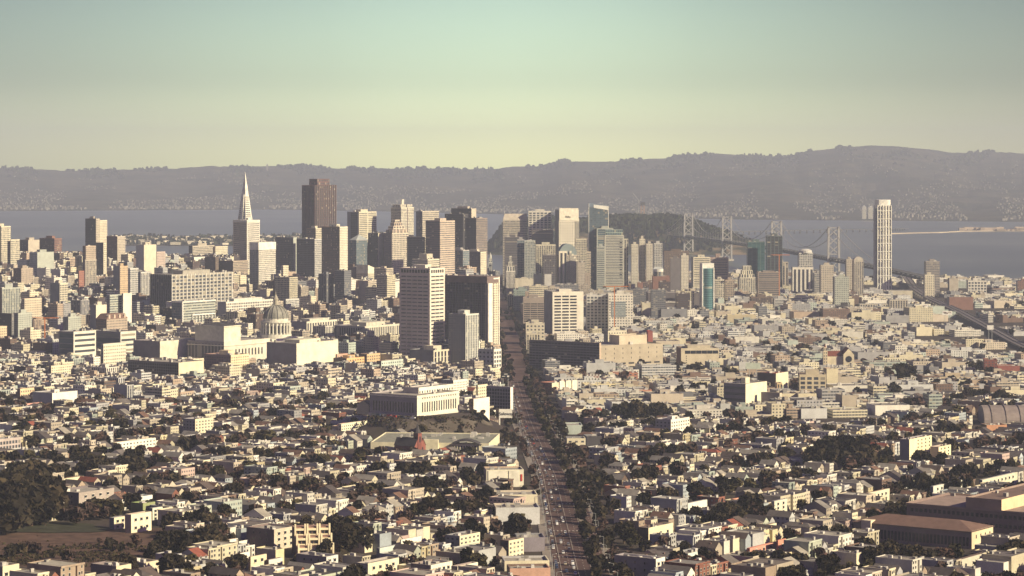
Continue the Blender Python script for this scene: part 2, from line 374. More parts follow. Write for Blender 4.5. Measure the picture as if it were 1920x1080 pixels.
hero('office_block','dark brick mid-rise with a thin brown tower, behind the government slab','office block',384,404,410,482,5100,col='dark brown',col_lit='brown')
hero(TW,'white tower with close horizontal stripes standing in front of the pyramid spire','office tower',437,463,487,413,5400,col='beige',col_lit='white',st='ribbon',st2='ribbon',fh=4.2,pw=60,pent=0,clut=2,key='stripe')
hero(TW,'white-topped office block with a roof mast right of the striped white tower','office tower',468,485,517,455,5000,col='slate',col_lit='white',st2='grid',pent=0,key='mast')
hero('hotel_block','cream hotel slab with gridded windows below the white-topped block','hotel',480,482,503,530,5050,col='beige',col_lit='beige',st2='punched')
hero('hotel_block','tall cream hotel with a lantern-topped tower shaft','hotel',508,512,536,514,4950,col='slate',col_lit='cream',fh=3.2)
hero('hotel_block','slim cream lantern shaft rising at the right end of the cream hotel','hotel tower',527,531,541,498,4940,col='beige',col_lit='cream',pent=.4,ph=6,clut=0)
hero('hotel_block','wide unlit grey wall of a hotel behind the cream lantern hotel','hotel block',480,525,531,507,5100,col='slate',col_lit='grey',st='blank')
hero(TW,'dark slab with one bright edge, left of the dark pair right of the pyramid','office tower',516,550,557,445,5300,col=(.15,.14,.16),col_lit='greenish',st='dark',st2='blank',pent=0)
hero(TW,'dark slab with a pale gridded right side, right one of the dark pair','office tower',556,590,604,448,5250,col=(.15,.14,.16),col_lit='pale grey',st='dark',st2='grid',pent=0)
hero(TW,'tower with a rounded cream cornice behind the dark bank pair','office tower',575,592,604,428,5400,col='brown',col_lit='cream',st='ribbon')
hero(TW,'tall hotel slab with a shaded brown face and bright cream right face, left of centre','hotel tower',603,637,652,425,5000,col='brown',col_lit=(.84,.78,.60),st='grid',st2='punched',fh=3.3,pw=3.3,key='hilt',bands=0)
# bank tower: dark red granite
hero(TW,'massive dark red-brown tower with a narrower top block, tallest slab of the skyline','office tower',566,592,631,347,5590,col=(.085,.065,.085),col_lit=(.16,.11,.115),st='grid',st2='grid',fh=5,pw=4.6,top=False,key='bank')
hero(TW,'cream striped tower with dark fluted left end and flat top','office tower',651,673,706,397,5500,col='slate',col_lit='cream',st='pier',st2='ribbon',fh=4,pw=40)
hero(TW,'dark blue glass tower with a small pitched glass top','office tower',655,668,690,450,5400,col='slate',col_lit='slate',st='glass',st2='glass',top=False,key='pitch')
hero(TW,'brown-black slab beside a bright cream edge, right of the pitched glass top','office tower',690,709,720,437,5420,col='dark',col_lit='cream',st='dark',st2='blank',pent=0)
hero(TW,'two-tone cream tower with twin thin roof pylons','office tower',733,752,776,389,5500,col='cream',col_lit=(.8,.75,.6),st='grid',st2='grid',fh=3.3,pw=3.2,pent=0,key='twin')
hero(TW,'stepped pinkish tower with checkered crown in front of the twin-pylon tower','office tower',720,735,766,437,5400,col=(.2,.15,.15),col_lit=(.76,.66,.52),st2='grid',fh=4,pw=5,pent=0,top=False,key='steps')
hero(TW,'flat-topped grey striped slab with a dark notch, behind the brown cube tower','office tower',780,792,823,396,5600,col='slate',col_lit='beige',st='pier',st2='ribbon',pent=0,fh=4)
hero(TW,'tan tower with narrow horizontal windows and a brown shaded side','office tower',798,825,853,414,5100,col=(.19,.14,.14),col_lit=(.72,.56,.44),st='ribbon',st2='ribbon',fh=4.2,pw=5)
hero(TW,'dark slab with pale right-hand edge, between stepped tower and tan tower','office tower',763,797,801,444,5300,col=(.16,.14,.15),col_lit='cream',st='dark')
hero(TW,'black tower with a bright roof penthouse and a pale sliver on its right','office tower',846,884,893,391,5650,col='dark',col_lit='beige',st='dark',st2='blank',pent=.5)
hero(TW,'wide black tower in front of the bright-penthouse tower','office tower',834,868,878,401,5450,col='dark',col_lit='dark',st='dark',st2='dark',ph=3)
hero(TW,'dark tower with a brown finely striped right face','office tower',872,893,914,409,5300,col='dark',col_lit=(.32,.25,.23),st='dark',st2='ribbon',pent=0,fh=3.6)
hero(TW,'blue-grey glass block with white roof drum in front of the black towers','office tower',841,868,880,469,5200,col='slate',col_lit='grey',st='glass',st2='glass')
hero(TW,'brown masonry block with a cream right side behind the blue-grey glass block','office tower',868,901,912,472,5250,col=(.2,.16,.16),col_lit='cream',st='punched')
hero(TW,'wide unlit brown office block beneath the tan tower','office tower',800,838,846,478,5250,col=(.2,.16,.16),col_lit='brown')
hero(TW,'cream stepped building with pale cubes on top, showing above the big tan tower','office building',773,802,824,486,4700,col='cream',col_lit='cream',st='ribbon',st2='ribbon',ph=9,pent=.5)
hero(TW,'mid-grey slab with white parapet at right, left of the big tan tower','office building',712,738,751,528,4700,col='grey',col_lit='white',st='blank')
sl=hero(TW,'pale building with a slanting roof and stair-step left side, left of the big tan tower','hotel building',668,690,722,512,5150,col='beige',col_lit='cream',st2='punched',top=False,key='slant')
hero(TW,'brown shaded block behind the slanting-roofed pale building','office building',640,668,676,500,5250,col='brown',col_lit='brown')
hero(TW,'white banded block with corner turrets below the slanting-roofed building','office building',679,684,722,526,4900,col='beige',col_lit='white',st2='ribbon',fh=3.8,pw=40,pent=.3,key='turret')
hero('apartment_block','lit cream block with plain wall left of the turreted banded block','apartment block',663,684,697,556,4850,col='slate',col_lit=(.8,.7,.48),st2='blank')
hero('apartment_block','brick building with two rusty piers near the civic dome','apartment block',568,590,598,567,4550,col='brown',col_lit='rust red')
hero('apartment_block','dark wide block with a rusty right edge next to the brick piers building','apartment block',598,618,623,569,4530,col='dark brown',col_lit='tan')
hero('apartment_block','small sunlit orange-cream block below the dark bank pair','apartment block',556,562,577,544,4850,col='brown',col_lit=(.85,.68,.4))
hero('apartment_block','narrow orange-lit tower with dark side below the dark bank pair','apartment block',540,560,569,518,5050,col='dark brown',col_lit=(.8,.58,.34))
hero('apartment_block','checkered white and grey block directly right of the civic dome','apartment block',532,536,563,561,4450,col='slate',col_lit='pale grey',st2='grid',fh=3,pw=4)
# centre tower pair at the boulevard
big=hero(TW,'big tan tower with deep window rows and bright right face, left of the boulevard','office tower',749,806,834,503,3500,col=(.66,.56,.52),col_lit=(.86,.78,.66),st='blank',st2='blank',fh=4.9,pw=6,key='big',ph=4)
fox=hero(AP,'dark slab tower with thick brown top band and bright vertical strip beside the boulevard','apartment tower',833,913,936,519,3640,col=(.13,.12,.14),col_lit='cream',st='dark',st2='punched',fh=3.4,pw=5,key='fox',pent=0)
hero('apartment_block','white mid-rise with balcony columns in front of the dark slab tower','apartment block',841,873,898,589,3480,col='slate',col_lit=(.7,.74,.68),st2='pier',fh=3.2,pw=4)
hero('office_block','shaded grey podium with two rows of windows and a white end at the boulevard','office block',897,926,940,655,3330,col='grey',col_lit='white',st2='grid',fh=6,pw=6,pent=0,clut=3)
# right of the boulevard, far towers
hero(TW,'pale tan tower with chamfered roof at the far end of the boulevard','office tower',943,943,989,412,5830,rot=B_,dep=38,col=(.62,.55,.44),col_lit=(.62,.55,.44),st='ribbon',st2='ribbon',fh=3.9,pw=3.4,top=False,key='chamf')
hero(TW,'dark ribbed tower standing in front of the chamfered tan tower','office tower',946,946,975,444,5650,rot=B_,dep=30,col=(.17,.15,.17),col_lit=(.17,.15,.17),st='ribbon',st2='ribbon',pw=30)
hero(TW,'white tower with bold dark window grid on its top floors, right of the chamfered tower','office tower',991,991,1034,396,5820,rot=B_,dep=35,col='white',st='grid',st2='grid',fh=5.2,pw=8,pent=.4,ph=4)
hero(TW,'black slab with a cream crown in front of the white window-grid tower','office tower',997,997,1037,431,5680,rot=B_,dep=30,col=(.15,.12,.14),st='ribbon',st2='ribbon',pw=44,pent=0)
hb=hero('hotel_tower','white hotel-like tower with rounded corners, square windows and small dark lettering near the top','office tower',1041,1048,1085,393,5780,rot=B_,dep=40,col='slate',col_lit=(.88,.82,.66),st='blank',st2='punched',fh=6,pw=5.8,key='letter',ph=3)
gt=hero(TW,'slim blue glass tower with a slanting white-edged top','office tower',1104,1104,1141,388,5600,rot=B_,dep=30,col=(.15,.18,.24),col_lit=(.15,.18,.24),st='glass',st2='glass',fh=4.2,pw=4,top=False,key='slim')
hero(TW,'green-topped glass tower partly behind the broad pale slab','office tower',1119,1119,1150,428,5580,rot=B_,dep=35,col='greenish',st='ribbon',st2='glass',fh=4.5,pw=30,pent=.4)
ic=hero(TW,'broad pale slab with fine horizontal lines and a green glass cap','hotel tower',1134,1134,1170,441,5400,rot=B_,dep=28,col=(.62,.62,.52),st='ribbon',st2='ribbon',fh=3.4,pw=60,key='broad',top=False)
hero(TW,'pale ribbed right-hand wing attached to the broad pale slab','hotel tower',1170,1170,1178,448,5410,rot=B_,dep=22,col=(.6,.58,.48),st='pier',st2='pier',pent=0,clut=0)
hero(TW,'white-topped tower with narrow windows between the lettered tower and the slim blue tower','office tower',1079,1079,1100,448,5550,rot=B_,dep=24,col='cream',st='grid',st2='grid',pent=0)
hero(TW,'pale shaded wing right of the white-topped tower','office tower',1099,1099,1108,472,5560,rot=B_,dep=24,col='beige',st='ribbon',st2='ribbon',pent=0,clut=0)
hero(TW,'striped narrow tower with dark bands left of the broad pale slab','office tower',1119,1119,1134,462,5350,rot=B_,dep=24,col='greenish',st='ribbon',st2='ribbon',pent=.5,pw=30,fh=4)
jb=hero('hotel_tower','stepped hotel tower with great rounded fan windows, centre of the skyline','hotel tower',1043,1048,1083,478,5400,rot=B_,dep=30,col='brown',col_lit='beige',st='dark',st2='pier',fh=3.4,pw=3.4,top=False,key='fan')
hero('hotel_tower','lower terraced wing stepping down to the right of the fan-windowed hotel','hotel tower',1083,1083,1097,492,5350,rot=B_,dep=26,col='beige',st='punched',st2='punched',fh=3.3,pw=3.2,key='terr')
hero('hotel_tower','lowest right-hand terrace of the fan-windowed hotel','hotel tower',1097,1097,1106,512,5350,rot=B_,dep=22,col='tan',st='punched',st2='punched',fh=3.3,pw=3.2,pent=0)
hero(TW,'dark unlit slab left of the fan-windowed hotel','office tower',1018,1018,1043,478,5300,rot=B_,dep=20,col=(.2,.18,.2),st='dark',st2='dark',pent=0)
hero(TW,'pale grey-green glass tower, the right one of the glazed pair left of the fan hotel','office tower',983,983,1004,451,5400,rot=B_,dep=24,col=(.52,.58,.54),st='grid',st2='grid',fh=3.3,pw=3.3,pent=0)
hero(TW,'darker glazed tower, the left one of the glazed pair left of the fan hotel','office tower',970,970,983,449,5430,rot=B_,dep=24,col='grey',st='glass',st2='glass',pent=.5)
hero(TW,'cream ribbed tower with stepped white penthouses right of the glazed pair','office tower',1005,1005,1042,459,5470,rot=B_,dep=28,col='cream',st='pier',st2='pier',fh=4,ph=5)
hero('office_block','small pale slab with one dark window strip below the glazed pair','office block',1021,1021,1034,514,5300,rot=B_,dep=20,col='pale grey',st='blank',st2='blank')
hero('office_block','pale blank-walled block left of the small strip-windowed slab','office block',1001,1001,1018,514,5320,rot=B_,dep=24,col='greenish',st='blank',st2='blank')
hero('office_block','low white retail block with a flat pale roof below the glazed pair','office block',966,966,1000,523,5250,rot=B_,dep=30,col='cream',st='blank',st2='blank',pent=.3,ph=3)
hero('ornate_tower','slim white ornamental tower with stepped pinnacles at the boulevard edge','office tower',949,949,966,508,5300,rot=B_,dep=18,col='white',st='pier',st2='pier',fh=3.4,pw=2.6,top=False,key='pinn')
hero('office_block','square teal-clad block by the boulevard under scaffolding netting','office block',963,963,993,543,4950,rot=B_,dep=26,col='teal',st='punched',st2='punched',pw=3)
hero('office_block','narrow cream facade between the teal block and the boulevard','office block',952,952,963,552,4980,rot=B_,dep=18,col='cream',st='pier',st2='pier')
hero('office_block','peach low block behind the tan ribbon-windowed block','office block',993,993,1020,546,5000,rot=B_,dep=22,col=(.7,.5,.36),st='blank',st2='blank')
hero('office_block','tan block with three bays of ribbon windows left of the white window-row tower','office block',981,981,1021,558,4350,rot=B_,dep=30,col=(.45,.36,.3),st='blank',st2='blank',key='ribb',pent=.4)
wt=hero(TW,'white tower with three columns of dark window slots and a blank right bay','office tower',1020,1036,1094,547,4150,rot=B_,dep=60,col='slate',col_lit=(.88,.83,.70),st='blank',st2='blank',key='slots',pent=.4,ph=3)
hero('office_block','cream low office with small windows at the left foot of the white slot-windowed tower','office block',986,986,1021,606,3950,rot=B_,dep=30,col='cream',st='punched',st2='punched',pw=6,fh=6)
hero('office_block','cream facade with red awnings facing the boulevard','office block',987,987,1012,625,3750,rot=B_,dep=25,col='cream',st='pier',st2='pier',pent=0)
bk=hero('office_block','wide almost black office slab with faint window bands, right of the boulevard','office block',992,1124,1127,643,3400,col=(.12,.10,.12),col_lit='tan',st='dark',st2='blank',fh=4.4,pw=5,pent=.15,ph=5,key='black')
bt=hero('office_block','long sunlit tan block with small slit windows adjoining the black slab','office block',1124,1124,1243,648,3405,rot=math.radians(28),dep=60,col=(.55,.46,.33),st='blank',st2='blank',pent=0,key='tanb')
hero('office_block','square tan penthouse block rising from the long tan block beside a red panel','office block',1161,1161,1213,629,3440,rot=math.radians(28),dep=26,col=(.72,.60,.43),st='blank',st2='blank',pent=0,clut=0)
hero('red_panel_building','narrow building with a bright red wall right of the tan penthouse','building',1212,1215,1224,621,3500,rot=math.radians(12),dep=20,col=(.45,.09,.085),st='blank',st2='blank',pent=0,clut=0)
hero('office_block','small white apartment block with square windows behind the black slab','office block',1132,1140,1175,620,3600,rot=math.radians(20),dep=18,col='slate',col_lit='cream',pw=4,fh=3.6)
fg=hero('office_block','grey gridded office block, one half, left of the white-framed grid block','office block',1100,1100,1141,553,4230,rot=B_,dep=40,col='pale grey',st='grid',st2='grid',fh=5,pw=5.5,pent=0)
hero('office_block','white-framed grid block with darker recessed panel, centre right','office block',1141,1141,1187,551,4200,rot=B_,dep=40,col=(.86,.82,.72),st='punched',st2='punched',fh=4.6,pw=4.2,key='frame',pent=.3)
hero('condo_tower','leftmost of four pale condominium towers right of the broad pale slab','apartment tower',1182,1184,1197,458,5400,rot=B_,dep=18,col='beige',col_lit=(.75,.7,.56),fh=3.2,pw=3)
hero('condo_tower','tallest of four pale condominium towers, second from left','apartment tower',1197,1199,1210,448,5420,rot=B_,dep=18,col='beige',col_lit=(.78,.72,.58),fh=3.2,pw=3,ph=6)
hero('condo_tower','third from left of four pale condominium towers','apartment tower',1210,1212,1224,457,5400,rot=B_,dep=18,col='tan',col_lit=(.74,.68,.55),fh=3.2,pw=3)
hero('condo_tower','rightmost of four pale condominium towers, greyer and gridded','apartment tower',1224,1226,1242,456,5500,rot=B_,dep=20,col='slate',col_lit='pale grey',st2='grid')
hero('condo_tower','low brown block behind the twin-capped pair','apartment tower',1243,1245,1292,471,5700,rot=B_,dep=20,col='brown',col_lit='brown',st='punched')
hero('condo_tower','dark-faced left tower of the twin-capped pair','apartment tower',1255,1257,1276,484,5300,rot=B_,dep=24,col='beige',col_lit=(.2,.18,.2),st2='blank')
hero('condo_tower','cream right tower of the twin-capped pair with square cap','apartment tower',1275,1277,1291,479,5320,rot=B_,dep=22,col='slate',col_lit=(.78,.73,.6),fh=3.1,pw=2.8,ph=4)
hero('condo_tower','cream block with horizontal strips left of the red-striped block','apartment block',1296,1300,1332,482,5500,rot=B_,dep=24,col='slate',col_lit='cream',st2='ribbon',pw=30)
hero('condo_tower','reddish striped block with stepped right shoulder behind the teal tower','apartment block',1326,1330,1366,483,5550,rot=B_,dep=30,col='brown',col_lit=(.5,.33,.28),st2='ribbon',pw=30,ph=8,pent=.25)
hero('condo_tower','cream gridded low block right of the teal tower','apartment block',1339,1341,1358,524,5050,rot=B_,dep=24,col='beige',col_lit='cream',st2='grid')
hero('condo_tower','brown brick low block right of the cream gridded block by the teal tower','apartment block',1358,1360,1377,525,5080,rot=B_,dep=24,col='brown',col_lit='tan',st2='grid')
tt=hero(AP,'teal glass curved tower with white frame, right of centre','apartment tower',1312,1317,1339,503,4750,rot=B_,dep=20,col='white',col_lit=(.15,.4,.42),st='blank',st2='tealglass',pent=0,key='teal',top=False)
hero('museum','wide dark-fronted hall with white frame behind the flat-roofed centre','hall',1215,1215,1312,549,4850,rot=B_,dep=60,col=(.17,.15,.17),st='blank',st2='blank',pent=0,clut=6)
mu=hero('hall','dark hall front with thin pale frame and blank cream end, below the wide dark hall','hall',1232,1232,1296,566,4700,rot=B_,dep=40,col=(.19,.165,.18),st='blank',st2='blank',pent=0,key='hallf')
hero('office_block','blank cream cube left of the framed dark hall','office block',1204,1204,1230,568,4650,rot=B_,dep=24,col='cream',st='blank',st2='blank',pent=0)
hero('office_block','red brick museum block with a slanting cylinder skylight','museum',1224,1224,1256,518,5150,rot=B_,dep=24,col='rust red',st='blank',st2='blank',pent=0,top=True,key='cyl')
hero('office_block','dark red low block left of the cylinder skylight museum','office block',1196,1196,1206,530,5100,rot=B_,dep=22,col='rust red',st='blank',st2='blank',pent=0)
hero('condo_tower','green glass twin tower, left and lower one','apartment tower',1400,1402,1434,453,5500,rot=B_,dep=24,col='slate',col_lit=(.12,.22,.22),st='tealglass',st2='tealglass',fh=3.3,pw=9)
hero('condo_tower','dark green glass twin tower, right and taller one','apartment tower',1436,1438,1467,442,5450,rot=B_,dep=24,col='slate',col_lit=(.10,.14,.16),st='tealglass',st2='dark',fh=3.3,pw=9)
hero('ornate_tower','cream stepped masonry tower with dark flank below the green glass twins','office tower',1383,1387,1417,520,5300,rot=B_,dep=26,col='slate',col_lit=(.74,.70,.56),st='pier',st2='pier',key='artd',top=False)
hero('office_block','brown slab with pale horizontal lines right of the stepped masonry tower','office block',1418,1421,1463,510,5150,rot=B_,dep=30,col='brown',col_lit=(.36,.29,.25),st2='ribbon',pw=60,fh=3.8,pent=.5,ph=2)
hero('condo_tower','pale pair of condominium shafts right of the green glass twins','apartment block',1446,1448,1478,491,5600,rot=B_,dep=20,col='slate',col_lit='beige',st2='pier',pw=7)
hero('condo_tower','round-topped grey tower with arched glazing beside the bridge deck','apartment tower',1496,1498,1524,474,5700,rot=B_,dep=22,col='slate',col_lit='pale grey',st2='grid',key='arch2')
hero('condo_tower','dark block with four white vertical ribs below the round-topped tower','apartment block',1484,1486,1525,501,5400,rot=B_,dep=22,col='slate',col_lit='white',st2='pier',pw=9,fh=60,pent=0)
hero('office_block','shaded brown-grey block right of the white-ribbed block','office block',1525,1527,1545,512,5300,rot=B_,dep=24,col='slate',col_lit='grey',st2='ribbon')
hero('condo_tower','cream terraced block beneath the second bridge tower from the right','apartment block',1537,1539,1563,497,5250,rot=B_,dep=22,col='slate',col_lit='beige')
hero('office_block','pale green-grey square block below the rightmost bridge tower','office block',1563,1565,1592,519,4900,rot=B_,dep=24,col='slate',col_lit='greenish')
hero('condo_tower','left shaft of the arched pair left of the tall white tower','apartment tower',1585,1587,1599,486,5400,rot=B_,dep=20,col='slate',col_lit='beige')
ap2=hero('condo_tower','arched-top right shaft of the pair left of the tall white tower','apartment tower',1598,1601,1619,489,5350,rot=B_,dep=20,col='brown',col_lit=(.64,.58,.48),st2='pier',key='arch1',top=False)
rin=hero(AP,'very tall slim white-framed tower with an oval plain crown, right side of the skyline','apartment tower',1639,1645,1671,385,5650,rot=B_,dep=30,col='slate',col_lit=(.86,.84,.76),st='ribbon',st2='pier',fh=17,pw=5.2,pent=0,top=False,key='rincon')
hero('office_block','striped grey tower with cream stepped foot, alone near the right shore','apartment tower',1734,1736,1762,490,5600,rot=B_,dep=22,col='slate',col_lit=(.4,.36,.34),st2='ribbon')
hero('office_block','cream stepped block at the foot of the lone grey striped tower','apartment block',1732,1734,1752,515,5350,rot=B_,dep=18,col='slate',col_lit='cream')
hero('office_block','white open-grid building right of the lone shore tower','office block',1812,1815,1850,526,5600,rot=B_,dep=24,col='slate',col_lit='white',st2='grid',fh=6,pw=7)
hero('office_block','blank pale block left of the white open-grid building','office block',1777,1780,1797,522,5700,rot=B_,dep=24,col='slate',col_lit='beige',st2='blank')
hero('office_block','rust brown block at the right edge of the shoreline','office block',1905,1908,1935,527,5600,rot=B_,dep=24,col='slate',col_lit='rust red')
hero('office_block','low red-brick shed row right of the lone shore tower','office block',1778,1780,1825,557,5000,rot=B_,dep=24,col='slate',col_lit='rust red',st2='blank',pent=0)
hero('apartment_block','long cream apartment comb with many vertical bays below the tall white tower','apartment block',1608,1612,1665,570,4900,rot=B_,dep=22,col='slate',col_lit=(.62,.56,.46),st2='pier',pw=5,pent=0)
hero('apartment_block','second cream bayed apartment row right of the long comb','apartment block',1665,1668,1702,562,4950,rot=B_,dep=20,col='slate',col_lit=(.66,.6,.48),st2='pier',pw=5,pent=0)
hero('office_block','white-banded block with two dark vertical seams, right middle distance','office block',1477,1479,1526,556,4950,rot=B_,dep=30,col='slate',col_lit='cream',st2='ribbon',fh=4,pw=20)
hero('office_block','glassy grey-green louvred block left of the white-banded block','office block',1450,1452,1477,560,4950,rot=B_,dep=24,col='slate',col_lit='pale grey',st2='ribbon',fh=3,pw=20)
hero('office_block','brown finned building with cream roof turret, right middle distance','office block',1406,1408,1449,557,4900,rot=B_,dep=26,col='dark brown',col_lit='brown',st2='pier',pw=3)
hero('office_block','brick block with pale piers right of the white-banded block','office block',1525,1527,1547,563,5000,rot=B_,dep=20,col='dark brown',col_lit='tan',st2='grid')
hero('office_block','dark glazed curved block with a pale flank, right middle distance','office block',1566,1569,1600,573,4750,rot=B_,dep=30,col='slate',col_lit='dark',st2='dark')
hero('office_block','grey low block with small windows right of the teal tower foot','office block',1360,1362,1413,567,4850,rot=B_,dep=24,col='slate',col_lit='grey',pent=.2)
hero('warehouse_block','wide low pale warehouse beneath the tall white tower','warehouse',1660,1663,1711,545,5300,rot=B_,dep=40,col='slate',col_lit='cream',st2='blank',pent=0)
hero('office_block','yellow low hall with long flat roof, centre right','hall',1362,1364,1418,590,4480,rot=B_,dep=20,col='yellow',col_lit=(.74,.62,.36),st2='blank',pent=0)
# mid ground, visible bases
MB_='mid_rise'
hero('apartment_block','brown and peach brick apartment block with fire escape, below the opera house','apartment block',383,433,467,666,yb=706,col=(.30,.19,.17),col_lit=(.86,.70,.46),st='punched',st2='punched',pw=4.2,fh=3.4,pent=.35,key='brick')
hero(MB_,'orange-red brick house block, upper left of the orange pair','building',611,632,652,664,yb=694,col='brown',col_lit=(.78,.42,.28),pent=0,pw=5,fh=4)
hero(MB_,'bright orange brick block with square windows, lower of the orange pair','building',625,650,683,672,yb=698,col='dark brown',col_lit=(.82,.52,.26),pent=.4,ph=3,pw=5,fh=4)
hero(MB_,'orange-yellow penthouse block behind the bright orange brick block','building',673,688,713,664,yb=692,col='brown',col_lit=(.82,.55,.25),pent=0,pw=5,fh=4)
hero(MB_,'pale blue-green office block with three window rows right of the orange blocks','building',706,715,756,677,yb=701,col='brown',col_lit=(.58,.66,.58),pent=0,pw=4.5,fh=4.4,st2='punched')
cl=hero('theatre','white classical building with tall arched windows near the boulevard','building',819,855,900,643,yb=686,col='slate',col_lit=(.90,.86,.74),st='blank',st2='blank',pent=.6,ph=3,key='class')
hero(MB_,'dark shaded annex with a cream pilastered side left of the white classical building','building',768,813,856,657,yb=690,col='slate',col_lit='cream',st='blank',st2='pier',pw=7,fh=9)
hero(MB_,'cream pilastered hall between the dark annex and the white classical building','building',790,800,820,656,yb=684,col='slate',col_lit='cream',st2='blank',pent=0)
mint=hero('mint_building','massive pale stone building with rows of tall windows, crowning the rock above the supermarket','building',693,782,861,742,2440,col=(.40,.36,.36),col_lit=(.76,.72,.60),st='blank',st2='blank',pent=0,clut=5,key='mint')
hero(MB_,'pale stone upper storey set back on the mint roof','building',757,785,850,727,2475,col=(.5,.46,.44),col_lit=(.84,.80,.68),st='blank',st2='punched',pw=4,fh=5,pent=0,clut=2)
hero(MB_,'bright white blank flats right behind the mint','building',828,850,876,713,yb=752,col='slate',col_lit='white',st2='punched',pw=3,fh=3,pent=0)
hero(MB_,'bright white stepped wall building right of the mint on the slope','building',880,888,918,748,yb=775,col='brown',col_lit='white',st2='blank',pent=0,clut=1)
hero(MB_,'violet-grey shaded slab with thin white right edge beside the boulevard','building',912,957,962,726,yb=772,col=(.30,.27,.29),col_lit='white',st='dark',st2='blank',pent=0,clut=5)
hero(MB_,'cream flats block left of the violet-grey slab','building',893,896,914,722,yb=758,col='brown',col_lit='cream',pent=0)
hero('shop_block','cream commercial block with blank panels at the boulevard below the car park','building',907,912,982,881,yb=914,col='tan',col_lit=(.80,.76,.60),st2='blank',rot=math.radians(8),dep=22,pent=0,clut=3,key='panels')
hero(MB_,'long white low shop with striped front, left of the boulevard','building',898,902,1008,928,yb=950,col='beige',col_lit='cream',st2='blank',rot=math.radians(4),dep=26,pent=0,clut=6)
hero(MB_,'pale grey-green workshop with skylights left of the boulevard','building',925,930,1012,952,yb=985,col='beige',col_lit='pale grey',st2='blank',rot=math.radians(4),dep=24,pent=0,clut=6)
hero(MB_,'white three-storey apartment house with regular windows, left of the lower boulevard','building',835,862,900,1005,yb=1036,col='slate',col_lit='cream',pw=4,fh=3,pent=0)
hero(MB_,'cream narrow flats with bay columns beside a dark tree, left of the lower boulevard','building',938,954,982,1014,yb=1045,col='dark brown',col_lit=(.78,.7,.5),pw=4,fh=3,pent=0)
hero(MB_,'dark violet low shed at the boulevard edge in the lower part','building',965,970,1022,1008,yb=1036,col='slate',col_lit=(.3,.27,.3),st2='blank',rot=math.radians(6),dep=20,pent=0)
hero(MB_,'long cream hall wall at the bottom left of the boulevard','building',940,946,1030,1052,yb=1072,col='grey',col_lit='cream',st2='blank',rot=math.radians(6),dep=20,pent=0)
hero(MB_,'salmon pink low building at the bottom edge left of the boulevard','building',950,956,1032,1066,yb=1100,col='brown',col_lit=(.62,.38,.28),st2='blank',rot=math.radians(6),dep=16,pent=0)
hero(MB_,'white square-windowed apartment block with a shade-coloured side, right of the boulevard trees','building',1229,1258,1293,787,yb=825,col=(.34,.32,.35),col_lit='white',st='punched',st2='punched',pw=4,fh=3.4,pent=.3,ph=2)
hero(MB_,'cream flats with dark openings directly right of the boulevard','building',1060,1063,1098,822,yb=852,col='slate',col_lit='cream',rot=math.radians(8),dep=18,pent=0,pw=5)
hero(MB_,'building with a large dark gable shadow and bright right pier, right of the boulevard','building',1098,1100,1128,818,yb=845,col='slate',col_lit='dark',st2='blank',rot=math.radians(8),dep=18,pent=0)  # gable shadow put into the dark colour of the front wall
hero(MB_,'greenish shed with a dipping roof right of the boulevard','building',1052,1055,1092,797,yb=815,col='greenish',col_lit='greenish',st2='blank',rot=math.radians(5),dep=26,pent=0,clut=1)
hero(MB_,'three pale slabs building with a curved red and white sign, right of the boulevard','building',1012,1035,1082,718,yb=740,col='rust red',col_lit='cream',st2='blank',rot=math.radians(2),dep=20,pent=0,key='slabs')
hero(MB_,'cream mural-free hall behind the three pale slabs','building',1066,1069,1092,702,yb=722,col='cream',st2='blank',rot=math.radians(2),dep=20,pent=0)
hero(MB_,'rust red long low building below the tan slit-windowed block','building',1146,1150,1196,699,yb=714,col='rust red',col_lit=(.46,.22,.15),st2='punched',rot=math.radians(3),dep=20,pent=0,pw=6)
hero(MB_,'brick building beside a roof sign below the black slab','building',1096,1098,1124,703,yb=722,col='brown',col_lit=(.38,.22,.18),st2='blank',rot=math.radians(3),dep=18,pent=0)
hero(MB_,'yellow long commercial building below the brick building','building',1090,1096,1156,720,yb=735,col='yellow',col_lit=(.78,.68,.42),st2='grid',rot=math.radians(3),dep=20,pent=0,pw=8)
hero(MB_,'salmon red long house right of the yellow commercial building','building',1186,1188,1222,731,yb=745,col='brown',col_lit=(.62,.30,.20),st2='blank',rot=math.radians(3),dep=16,pent=0)
hero('depot','square tan depot with a row of dark openings under its flat top','building',1268,1277,1348,653,yb=692,col='brown',col_lit=(.74,.63,.43),st='blank',st2='blank',rot=math.radians(6),dep=40,pent=.6,ph=3,key='depot')
hero(MB_,'block with dark horizontal bands on its shaded side and a bright blank right face','building',1357,1398,1438,720,yb=765,col=(.22,.20,.23),col_lit=(.80,.75,.56),st='ribbon',st2='blank',fh=7,pw=60,pent=.2,ph=5,clut=1,key='banded')
hero(MB_,'shaded low block left of the pair of buildings with turquoise panels','building',1427,1462,1466,737,yb=765,col=(.33,.29,.29),col_lit='beige',st='blank',st2='blank',pent=0)
tq1=hero(MB_,'left building with a pale turquoise panel, right middle ground','building',1462,1464,1493,738,yb=764,col='beige',col_lit=(.76,.68,.48),st2='blank',rot=math.radians(4),dep=30,pent=0,key='tq1')
tq2=hero(MB_,'right building with a pale turquoise panel, right middle ground','building',1495,1497,1531,738,yb=765,col='beige',col_lit=(.76,.68,.48),st2='blank',rot=math.radians(4),dep=30,pent=0,key='tq2')
hero(MB_,'gutted tan factory with irregular window openings left of the blank tall slab','building',1496,1499,1549,702,yb=745,col='brown',col_lit=(.66,.57,.4),st2='grid',rot=math.radians(5),dep=30,pent=.5,pw=7,fh=6)
hero(MB_,'tall blank tan slab adjoining the gutted factory','building',1548,1550,1571,691,yb=738,col='tan',col_lit=(.74,.66,.46),st2='blank',rot=math.radians(5),dep=18,pent=0,clut=1)
